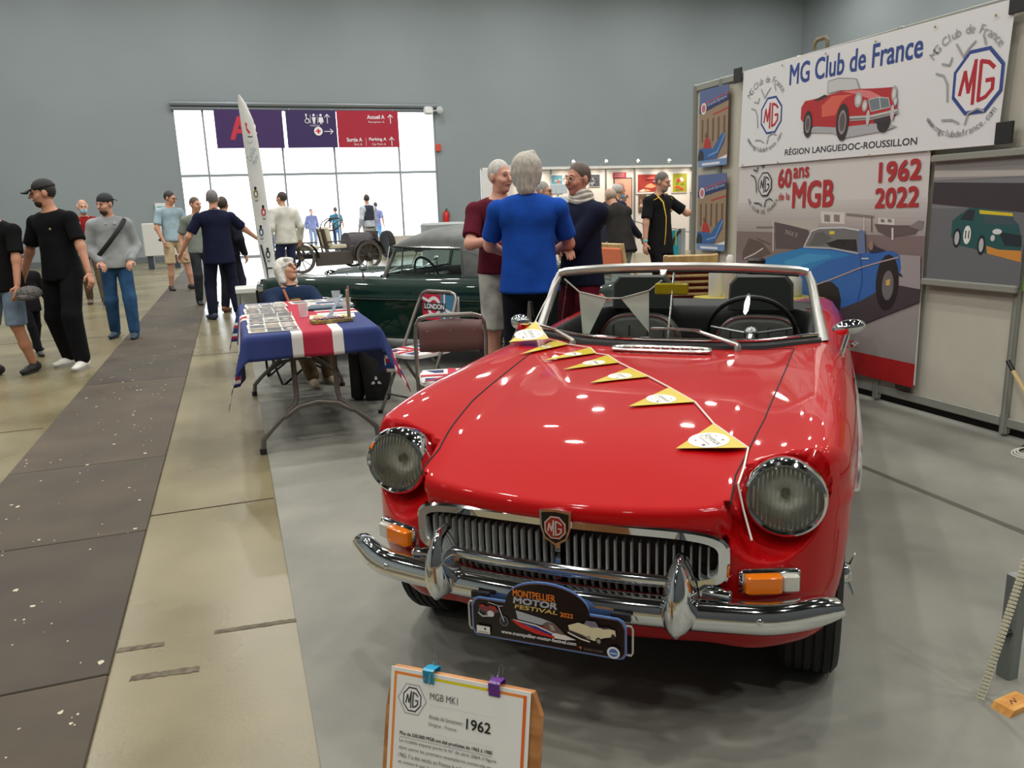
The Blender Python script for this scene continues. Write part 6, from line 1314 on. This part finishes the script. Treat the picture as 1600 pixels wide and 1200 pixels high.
for k in range(5):
    for s in (-1, 0, 1): m = M(); m.bbox((s*.14, -.06, .75+k*.26), (.12, .04, .20), b=.005); obj('leaflet_holder', m, mat((200, 212, 220), .4), t)
# barrier post with cords, teal bin
t = thing('cord_barrier', 'grey barrier post with a curved black hoop and slack cords', 'barrier', (6.02, 9.9, 0)); m = M(); m.box((.06, 0, .53), (.07, .07, 1.06)); m.bbox((.06, 0, .02), (.34, .34, .04), b=.01); obj('post', m, mat((150, 156, 158), .5), t)
m = M(); m.tube([(.02, -.02, 1.04), (-.08, -.02, .92), (-.14, -.02, .7), (-.15, -.02, .5), (-.13, -.02, .35)], .018, 8); obj('hoop', m, BLACKP, t)
m = M(); m.tube([(.06, 0, 1.04), (-.3, .2, 1.10), (-.6, .5, 1.22)], .006, 5); m.tube([(.06, 0, 1.02), (.6, .2, .96), (1.3, .5, 1.0)], .006, 5); obj('cord', m, mat((110, 112, 110), .7), t)
t = thing('teal_bin', 'teal plastic bin behind the barrier post', 'bin', (6.95, 11.6, 0)); m = M(); m.lathe([(.001, 0), (.15, 0), (.19, .95), (.20, .97), (.17, .97), (.14, .05)], (0, 0, 0), n=20, cap=False); obj('bin_body', m, mat((20, 150, 168), .4), t)
# ------------------------------------------------------------ chairs and table behind the red car
def wchair(label, loc, rz, slats, fab):
    t = thing('wooden_chair', label, 'chair', loc, rz, 'wooden armchairs of the stand'); t.scale = (1, 1, 1.07); WD = noisy((176, 146, 96), (200, 172, 120), 3, .5, None, 4, stretch=(6, 6, .8))
    for s in (-1, 1):
        m = M(); m.tube([(s*.22, .20, 0), (s*.22, .22, .45), (s*.20, .30, .94)], [.02, .022, .018], 6); obj('leg', m, WD, t); m = M(); m.tube([(s*.23, -.22, 0), (s*.23, -.22, .64)], .02, 6); obj('leg', m, WD, t)
        m = M(); m.bbox((s*.25, -.02, .66), (.05, .50, .03), b=.012); obj('armrest', m, WD, t)
    m = M(); m.bbox((0, 0, .44), (.44, .44, .07), b=.03); obj('seat', m, mat(fab, .8), t)
    m = M(); m.bbox((0, .295, .905), (.44, .03, .07), R=Matrix.Rotation(-.15, 3, 'X'), b=.01); obj('top_rail', m, WD, t)
    if slats:
        for k in range(8): m = M(); m.bbox((0, .265-.0+.006*k, .50+k*.047), (.38, .015, .020), b=.004); obj('back_slat', m, WD, t)
        m = M(); m.bbox((0, .235, .68), (.36, .03, .36), R=Matrix.Rotation(-.15, 3, 'X'), b=.01); obj('back_pad', m, mat((116, 36, 36), .8), t)
    else: m = M(); m.bbox((0, .27, .70), (.38, .05, .40), R=Matrix.Rotation(-.15, 3, 'X'), b=.02); obj('back_pad', m, mat(fab, .8), t)
wchair('wooden armchair with slatted back seen behind the windscreen', (3.60, 5.82, 0), D(158), True, (206, 120, 84)); wchair('wooden armchair with orange upholstery beside the dark coat man', (4.25, 7.95, 0), D(100), False, (222, 120, 84))
t = thing('yellow_table', 'pale yellow table against the stand wall behind the red car', 'table', (3.74, 5.0, 0)); m = M(); m.bbox((0, 0, .685), (.72, .66, .03), b=.008); obj('tabletop', m, mat((206, 186, 84), .5), t)
for sx in (-1, 1):
    for sy in (-1, 1): m = M(); m.box((sx*.31, sy*.28, .335), (.04, .04, .67)); obj('leg', m, mat((170, 150, 100), .5), t)
TT = .7
def vessel(name, label, cat, loc, prof, mt, lid=None, lp_=None):
    t = thing(name, label, cat, loc); m = M(); m.lathe(prof, (0, 0, 0), n=22); obj('vessel_body', m, mt, t)
    if lid: m = M(); m.lathe(lid, (0, 0, 0), n=18); obj('lid', m, lp_, t)
vessel('thermos', 'short steel thermos mug with black lid on the yellow table', 'thermos', (3.66, 4.92, TT), [(.055, 0), (.060, .02), (.062, .25)], mat((150, 140, 130), .25, .9), [(.064, .25), (.064, .285), (.05, .30)], BLACKP)
vessel('bottle', 'slim white capped bottle left of the thermos mug', 'bottle', (3.47, 4.98, TT), [(.035, 0), (.038, .02), (.038, .22), (.022, .26)], mat((196, 186, 170), .4), [(.026, .26), (.028, .31), (.015, .33)], WHITE)
vessel('jug', 'translucent white jug with round stopper right of the thermos mug', 'jug', (3.96, 4.88, TT), [(.065, 0), (.075, .02), (.070, .13), (.03, .18)], mat((214, 214, 204), .3, alpha=.8), [(.03, .18), (.03, .21), (.016, .22)], WHITE)
vessel('paper_roll', 'white paper roll standing behind the bottle', 'roll', (3.50, 5.20, TT), [(.05, 0), (.055, .01), (.055, .22), (.02, .225)], WHITE)
t = thing('cardboard_box', 'brown cardboard box on the carpet carrying the purple bag', 'box', (3.86, 4.44, 0), .1); m = M(); m.bbox((0, 0, .22), (.20, .22, .44), b=.006); obj('box_body', m, mat((140, 108, 74), .7), t)
t = thing('purple_bag', 'crumpled purple bag beside the right windscreen post', 'bag', (3.87, 4.42, .445)); m = M(); rnd = random.Random(4); P = []
for i in range(9):
    z = i/8*.27; r = .115*math.sin(PI*min(.93, .18+i/8*.78))**.6; P.append([(r*(1+.12*math.sin(a*5+i)+.05*rnd.random())*math.cos(a), r*(1+.1*math.cos(a*4-i))*math.sin(a), z) for a in [2*PI*k/20 for k in range(20)]])
m.grid(P, cv=True); m.add(P[0], [tuple(range(20))]); m.add(P[-1], [tuple(range(20))]); obj('bag_body', m, mat((146, 44, 140), .25, coat=.4), t, 80)
# ------------------------------------------------------------ rally plate on the bumper
pl = thing('rally_plate', 'black festival plate with blue edge hung on the front bumper', 'plate', (0, 0, 0)); pl.location = cw(0, .735, .341); pl.scale = (.97, .97, .97); pl.rotation_euler = (0, 0, -.7082+PI)
def pout(k=0.):
    pts = [(-.205+k, k+.006), (-.198+k, k)]
    pts = [(-.212+k, .020), (-.205+k, k+.004), (-.196, k), (.190, k), (.201-k, k+.005), (.208-k, .020), (.208-k, .090-k), (.201-k, .106-k), (.186, .113-k), (.112+k*.4, .113-k)]
    pts += [(.112*math.cos(a)+.0+k*.3*math.cos(a), .113-k+(.068)*math.sin(a)**.9) for a in [PI*i/16 for i in range(1, 16)]]
    pts += [(-.112-k*.4, .113-k), (-.190, .113-k), (-.205+k, .106-k), (-.212+k, .090-k)]; return pts
m = M(True); m.prism([(x, 0, z) for x, z in pout(0)], (0, -.004, 0)); obj('plate_board', m, mat((92, 128, 186), .35), pl, None)
p = Print((0, 0, 0), (1, 0, 0), (0, 0, 1), (0, 1, 0), .0006, .00018, True, .25)
p.poly(pout(.0045), (120, 60, 50)); p.poly(pout(.006), (22, 18, 20))
p.text('MONTPELLIER', -.092, .131, .115, .019, (226, 122, 40), bold=.0008); p.text('MOTOR', -.092, .111, .118, .017, (168, 170, 178), shear=.15, bold=.0022); p.text('FESTIVAL', -.088, .097, .116, .011, (212, 182, 104), shear=.25, bold=.0008); p.text('2022', .036, .094, .034, .012, (224, 124, 50), bold=.0008)
p.text('www.montpellier-motor-festival.com', -.128, .016, .205, .013, (226, 226, 226), bold=.0006)
# speed boat
p.poly([(-.085, .092), (-.01, .080), (.02, .072), (.0, .060), (-.08, .068)], (170, 174, 180)); p.poly([(-.10, .064), (-.02, .058), (.04, .048), (.068, .038), (.02, .030), (-.03, .034), (-.075, .046)], (196, 40, 34)); p.poly([(-.095, .066), (-.03, .060), (.02, .044), (.02, .036), (-.05, .052)], (222, 222, 226)); p.poly([(-.085, .062), (-.03, .056), (.015, .042), (.012, .037), (-.04, .050)], (40, 54, 130)); p.poly([(.02, .046), (.045, .046), (.078, .036), (.05, .031), (.02, .031)], (224, 220, 216)); p.poly([(-.015, .062), (.0, .074), (.022, .072), (.045, .050), (.045, .044), (.01, .048)], (110, 90, 84)); p.poly([(.005, .068), (.018, .066), (.022, .052), (.012, .052)], (160, 150, 146))
# motorcycle
for u, v in ((-.178, .072), (-.118, .056)): p.ell(u, v, .013, .015, (90, 92, 100)); p.ell(u, v, .009, .011, (40, 40, 46))
p.poly([(-.190, .088), (-.165, .092), (-.140, .090), (-.130, .082), (-.150, .070), (-.180, .076)], (116, 60, 70)); p.poly([(-.160, .095), (-.142, .095), (-.136, .086), (-.156, .084)], (160, 44, 44)); p.poly([(-.188, .092), (-.176, .096), (-.168, .090), (-.180, .086)], (170, 50, 50)); p.line([(-.132, .096), (-.118, .056)], .003, (190, 192, 200)); p.line([(-.160, .104), (-.130, .098), (-.120, .100)], .0025, (170, 174, 184)); p.ell(-.155, .072, .010, .009, (206, 206, 210)); p.line([(-.150, .066), (-.178, .062), (-.190, .070)], .003, (210, 212, 216))
# cream roadster
p.poly([(.058, .076), (.085, .088), (.118, .082), (.165, .084), (.180, .082), (.182, .066), (.150, .056), (.128, .044), (.085, .052), (.062, .060)], (216, 206, 170)); p.poly([(.100, .086), (.106, .097), (.130, .098), (.138, .085), (.120, .080)], (120, 114, 130)); p.poly([(.138, .084), (.162, .088), (.172, .085), (.150, .081)], (70, 60, 76)); p.poly([(.062, .064), (.095, .056), (.112, .050), (.110, .044), (.064, .058)], (60, 56, 54)); p.line([(.058, .056), (.092, .044), (.114, .040)], .004, (214, 210, 200)); p.ell(.138, .046, .008, .010, (40, 38, 40)); p.ell(.138, .046, .005, .006, (150, 146, 140)); p.ell(.175, .064, .005, .008, (40, 38, 40)); p.ell(.112, .052, .005, .005, (150, 150, 140))
p.rect(-.196, .012, -.158, .034, (226, 226, 222)); p.text('logo', -.192, .020, .015, .007, (150, 150, 150)) if False else p.rect(-.192, .015, -.163, .018, (150, 150, 150)); p.poly([(-.176, .028), (-.170, .030), (-.168, .024), (-.173, .023)], (50, 50, 50)); p.poly([(.086, .022), (.094, .024), (.092, .015)], (196, 110, 50)); p.text('CLASSIC EXPERT', .100, .016, .05, .006, (120, 104, 96))
p.ell(.176, .022, .0165, .0165, (214, 220, 228)); p.ell(.176, .022, .011, .011, (70, 110, 170)); p.rect(.168, .019, .184, .022, (214, 220, 228))
obj('plate_print', p, None, pl, None, fix=False)
for s in (-1, 1): m = M(True); m.tube([(s*.198, -.006, .094), (s*.218, -.006, .094), (s*.222, -.006, .086), (s*.222, -.006, .022), (s*.218, -.006, .014), (s*.198, -.006, .014)], .0028, 6); obj('wire_holder', m, mat((206, 204, 190), .35, .6), pl)
for s in (-1, 1): m = M(True); m.box((s*.19, -.014, .112), (.05, .012, .018)); obj('black_strap', m, BLACKP, pl)
# ------------------------------------------------------------ bunting lying over the bonnet
ct_, st_ = math.cos(-.7082), math.sin(-.7082)
def to_car(v, d=False):
    x, y, z = v; x, y = (x, y) if d else (x-1.1225, y-2.2105); return np.array([x*ct_+y*st_, x*st_-y*ct_, z])
def on_car(px, py, lift=.004):
    o = to_car((0, 0, CAM_H)); d = to_car(ray(px, py), True); ts = np.linspace(1., 4.5, 1400); P = o+ts[:, None]*d; f = F_body(*P.T); i = int(np.argmax(f < 0)); a, b = ts[i-1], ts[i]
    for _ in range(25):
        md = (a+b)/2; q_ = o+md*d
        if F_body(*[np.float64(v) for v in q_]) > 0: a = md
        else: b = md
    e = 1e-3; q_ = o+a*d; n = np.array([F_body(q_[0]+e, q_[1], q_[2])-F_body(q_[0]-e, q_[1], q_[2]), F_body(q_[0], q_[1]+e, q_[2])-F_body(q_[0], q_[1]-e, q_[2]), F_body(q_[0], q_[1], q_[2]+e)-F_body(q_[0], q_[1], q_[2]-e)]); n /= np.linalg.norm(n)
    return cw(*(q_+n*lift)), (cw(*n)-cw(0, 0, 0))
bu = thing('pennant_bunting', 'white cord of yellow pennants with round white labels lying over the red bonnet', 'bunting', tuple(on_car(1000, 600)[0]))
OB = Vector(bu.location); YEL = mat((192, 170, 14), .4)
flags = [((922, 545), (847, 566), (931, 554)), ((950, 557), (880, 580), (968, 569)), ((984, 577), (922, 601), (1014, 591)), ((1046, 608), (982, 638), (1086, 631)), ((1115, 665), (1056, 704), (1170, 703)), ((868, 534), (812, 556), (888, 540))]
def pennant(A, B, C_, label=True):
    c = (A+B+C_)/3; n = (B-A).cross(C_-A).normalized(); n = n if n.z > 0 or abs(n.z) < .2 and n.y < 0 else -n
    m = M(); m.prism([A-OB, B-OB, C_-OB], n*.0012); fl = obj('pennant', m, YEL, bu, None)
    if not label: return fl
    mid = (A+C_)/2; xx = (C_-A).normalized(); yy = n.cross(xx).normalized(); ce = mid*.60+B*.40; W_ = (C_-A).length
    pr = Print(ce-OB, -xx if False else xx, yy, n, .0016, .0003); r = W_*.27; pr.ell(0, 0, r, r, (226, 224, 214), 24); pr.text('Joyeux', -r*.78, -r*.10, r*1.56, r*.55, (70, 74, 78), ang=0); pr.text('anniversaire', -r*.6, -r*.28, r*1.2, r*.12, (120, 122, 120))
    for a, q_, s_ in ((.3, .6, .10), (-.35, .55, .07), (.5, -.5, .14), (-.2, -.6, .08)):
        pr.poly([(a*r+s_*r*(1 if k % 2 == 0 else .45)*math.cos(k*PI/5+.3), q_*r+s_*r*(1 if k % 2 == 0 else .45)*math.sin(k*PI/5+.3)) for k in range(10)], (96, 96, 92))
    obj('pennant_label', pr, None, fl, None, fix=False); return fl
for tr in flags:
    A, B, C_ = [on_car(*q_, .006)[0] for q_ in tr]; pennant(A, B, C_)
A, B, C_ = cw(-.60, -.93, .915), cw(-.628, -.66, .862), cw(-.475, -.735, .868); pennant(A, B, C_)
cord = [cw(-.535, -1.10, 1.10), cw(-.585, -1.00, .98), A, C_]+[on_car(*q_, .006)[0] for q_ in ((868, 534), (888, 540), (922, 545), (931, 554), (950, 557), (968, 569), (984, 577), (1014, 591), (1046, 608), (1086, 631), (1115, 665), (1170, 703), (1163, 735))]
cord += [cw(.43, .515, .74), cw(.445, .525, .68), cw(.47, .56, .615)]
m = M(); m.tube([q_-OB for q_ in cord], .0028, 5); obj('cord', m, mat((222, 220, 212), .7), bu)
bu2 = thing('inner_bunting', 'pale backs of two pennants hanging on a cord inside the windscreen', 'bunting', tuple(cw(-.3, -1.2, .9))); OB2 = Vector(bu2.location)
def inn(px, py, y=-1.19):
    o = to_car((0, 0, CAM_H)); d = to_car(ray(px, py), True); return cw(*(o+d*(y-o[1])/d[1]))
PB = mat((236, 233, 224), .8)
for tr in (((905, 457), (948, 466), (930, 532), (912, 540)), ((970, 466), (1014, 455), (1014, 519), (992, 500))):
    q4_ = [inn(*q_) for q_ in tr]
    tri = [q4_[0], q4_[1], q4_[3]] if tr[0][0] < 950 else [q4_[0], q4_[1], q4_[2]]
    m = M(); m.prism([q_-OB2 for q_ in tri], (0, .0015, 0)); obj('pennant', m, PB, bu2, None)
m = M(); m.tube([inn(*q_)-OB2 for q_ in ((882, 436), (905, 456), (948, 466), (970, 466), (1014, 454), (1034, 438))], .004, 5); obj('cord', m, mat((214, 212, 204), .7), bu2)
# ------------------------------------------------------------ information board in front of the car
a_ = Vector((.224, 1.469, .5)); b_ = Vector((.459, 1.272, .5)); ux = (b_-a_).normalized(); nh = Vector((-ux.y, ux.x, 0)); nh = nh if nh.y < 0 else -nh
LEAN = .24; dn = (Vector((0, 0, -1))*math.cos(LEAN)+nh*math.sin(LEAN)).normalized(); nn = ux.cross(-dn).normalized(); nn = nn if nn.dot(nh) > 0 else -nn
Wp = (b_-a_).length; ib = thing('information_board', 'wooden board with printed sheet about the 1962 roadster in front of the car', 'sign', tuple((a_+b_)/2+dn*.5))
OI = Vector(ib.location); ib.location.z = 0; OI = Vector((OI.x, OI.y, 0))
L_ = .5/math.cos(LEAN)
m = M(); q_ = lambda u, v, w_: a_+ux*u+dn*v+nn*w_-OI
outl = [(.002, .002), (Wp+.003, .002), (Wp+.022, .045), (Wp+.022, L_-.01), (-.014, L_-.01), (-.010, .09)]
m.prism([q_(u, v, -.003) for u, v in outl], -nn*.018); wb_ = obj('wooden_board', m, noisy((150, 96, 50), (186, 132, 82), 4, .45, None, 8, stretch=(1, 1, 7)), ib, None)
m = M(); m.prism([q_(0, 0, -.001), q_(Wp, 0, -.001), q_(Wp, .268, -.001), q_(0, .268, -.001)], nn*.0014); sh_ = obj('paper_sheet', m, mat((222, 222, 216), .5), ib, None)
p = Print(a_+dn*.215-OI, ux, -dn, nn, .0009, .00012, rough=.5); Hs = .215; OR = (222, 130, 50)
p.rect(.008, -.045, Wp-.008, Hs-.008, OR); p.rect(.085, Hs-.0135, .215, Hs-.008, (206, 196, 20)); p.rect(Wp-.0155, -.045, Wp-.008, Hs-.008, (214, 96, 30), ) ; p.rect(.014, -.039, Wp-.0145, Hs-.0135, (220, 220, 216))
hx_ = [(math.cos(a)*.029*(1.1 if abs(math.cos(a)) > .9 else 1.02), math.sin(a)*.034) for a in [PI/3*i for i in range(6)]]
p.poly([(.052+x*1.06, .155+y*1.06) for x, y in hx_], (150, 150, 152)); p.poly([(.052+x, .155+y) for x, y in hx_], (200, 200, 200)); p.poly([(.052+x*.92, .155+y*.92) for x, y in hx_], (222, 222, 220)); p.mg(.052, .155, .021, .025, (40, 40, 42), (60, 60, 62), (222, 222, 220))
p.text('MGB MK1', .092, .163, .062, .014, (90, 90, 92)); p.rect(.092, .153, .235, .1534, (190, 190, 190)); p.text('Année de lancement :', .092, .124, .078, .009, (110, 110, 112)); p.text('1962', .175, .119, .052, .021, (24, 24, 26), bold=.0006); p.text('Origine : France', .092, .108, .062, .009, (110, 110, 112)); p.rect(.092, .095, .235, .0954, (190, 190, 190))
T_ = (40, 40, 42)
for k, (tx, w_) in enumerate((('Plus de 530.000 MGB ont été produites de 1962 à 1980', .205), ('Le modèle exposé porte le N° de série 2064, il figure', .215), ('donc parmi les premiers exemplaires construits en', .205), ('1962. Il a été vendu en France la même année', .180), ('et restauré par le club en 2012.', .13))):
    p.text(tx, .028, .078-k*.0145, w_, .0088, T_ if k == 0 else (70, 70, 74), bold=.0004 if k == 0 else 0)
p.rect(.028, .0755, .233, .0762, T_)
obj('sheet_print', p, None, sh_, None, fix=False)
m = M(); m.tube([q_(Wp*.5, .05, -.022), (q_(Wp*.5, .05, -.022)-nn*.16).to_3d()*1.+Vector((0, 0, -.40)) if False else Vector((q_(Wp*.5, .05, -.02)-nh*.20).to_tuple()[:2]+(.008,))], .008, 6); obj('rear_strut', m, mat((120, 84, 50), .6), ib)
for u, c, lb in ((.088, (20, 140, 180), 'turquoise binder clip on the top edge of the information sheet'), (.232, (92, 40, 132), 'purple binder clip on the top edge of the information sheet')):
    t = thing('binder_clip', lb, 'clip', tuple(a_+ux*u), 0, 'binder clips on the information board'); X_, N_ = ux, nn; D_ = -dn
    g_ = lambda x, y, z: X_*x+D_*y+N_*z
    m = M(); n_ = 6; P = [[g_(x, y, z) for y, z in ((-.020, .002), (.006, .009), (.0085, .004), (.0085, -.016), (.006, -.026), (-.018, -.0225))] for x in (-.012, .012)]; m.grid(P); P2 = [[g_(x, y, z) for y, z in ((-.020, .0035), (.0072, .0108), (.010, .005), (.010, -.017), (.0072, -.028), (-.018, -.0245))] for x in (-.012, .012)]; m.grid(P2); m.grid([P[0], P2[0]]); m.grid([P[1], P2[1]]); obj('clip_body', m, mat(c, .3), t, None)
    m = M()
    for z0_, z1_ in ((.009, .012), (-.026, -.028)):
        s_ = 1; yy = .034 if z0_ < 0 else (-.018 if c[0] == 20 else .026)
        lift = 1 if yy > 0 else -1
        m.tube([g_(-.007, .006, z0_), g_(-.004, .006+lift*.014, z1_), g_(-.006, yy-lift*.006, z1_), g_(0, yy, z1_), g_(.006, yy-lift*.006, z1_), g_(.004, .006+lift*.014, z1_), g_(.007, .006, z0_)], .0009, 5)
    obj('wire_lever', m, CHROME, t)
# ------------------------------------------------------------ right edge
t = thing('perforated_strip', 'white perforated strip leaning at the lower right edge', 'strip', (1.87, 1.43, 0)); m = M(); A = Vector((.0, 0, 0)); B = Vector((.105, -.03, .52)); n_ = 46; d_ = (B-A).normalized(); sd = Vector((.5, -.85, 0)).normalized(); 
for k in range(n_): c_ = A.lerp(B, (k+.5)/n_); m.box(c_, (.016, .006, .0075), R=Matrix([[sd.x, 0, d_.x], [sd.y, 1, d_.y], [sd.z, 0, d_.z]]))
obj('strip_teeth', m, mat((206, 204, 180), .6), t, None, kind='stuff'); m = M(); m.tube([A+Vector((.010, .008, .008)), B+Vector((.010, .008, .008))], .006, 6); obj('strip_back', m, mat((150, 148, 124), .7), t); m = M(); m.tube([A+Vector((.035, .02, .01)), B+Vector((.05, .02, 0))], .006, 6); obj('dark_rod', m, mat((60, 52, 42), .6), t)
t = thing('wood_block', 'small orange wooden wedge on the carpet at the lower right edge', 'block', (1.925, 1.375, 0), .1); m = M(); m.prism([(-.055, -.028, .0), (.06, -.028, .0), (.06, -.028, .026), (-.035, -.028, .026)], (0, .056, 0)); obj('block_body', m, noisy((196, 132, 60), (220, 168, 92), 10, .5, stretch=(1, 6, 6)), t, None); p = Print((-.01, -.008, .026), (1, 0, 0), (0, 1, 0), (0, 0, 1), .0005); p.line([(0, 0), (.012, .014), (.02, .002), (.03, .016)], .0025, (40, 36, 30)); obj('pen_mark', p, None, t, None, fix=False)
t = thing('grey_upright', 'grey aluminium upright standing at the lower right edge beside the wedge', 'post', (2.05, 1.49, 0)); m = M(); m.bbox((0, 0, .17), (.045, .045, .34), b=.006); obj('profile', m, mat((120, 126, 124), .5, .3), t); m = M(); m.lathe([(.012, 0), (.010, .02)], (-.024, -.01, .16), (-1, 0, 0), n=10); obj('knob', m, BLACKP, t)
t = thing('cable_coil', 'coil of white and black cable on the floor by the panel wall', 'cable', (4.06, 2.92, .012)); m = M()
for k in range(3): m.tube([(.13*(1-k*.1)*math.cos(a)*1.2, .10*(1-k*.12)*math.sin(a), .006*k) for a in [2*PI*i/24 for i in range(24)]], .005, 5, closed=True)
obj('cable_loops', m, mat((206, 206, 196), .6), t); m = M(); m.tube([(-.1, .06, .0), (.05, .12, .004), (.2, .05, .0)], .006, 5); obj('black_lead', m, BLACKP, t)
t = thing('leaning_stick', 'pale wooden stick with black tip leaning on the panel wall at the frame edge', 'stick', (4.05, 2.75, 0)); m = M(); m.tube([(.0, 0, 0.0), (.06, .42, .44)], .012, 8); obj('stick', m, mat((206, 184, 130), .6), t); m = M(); m.tube([(.058, .405, .425), (.066, .45, .475)], .013, 8); obj('tip', m, BLACKP, t)
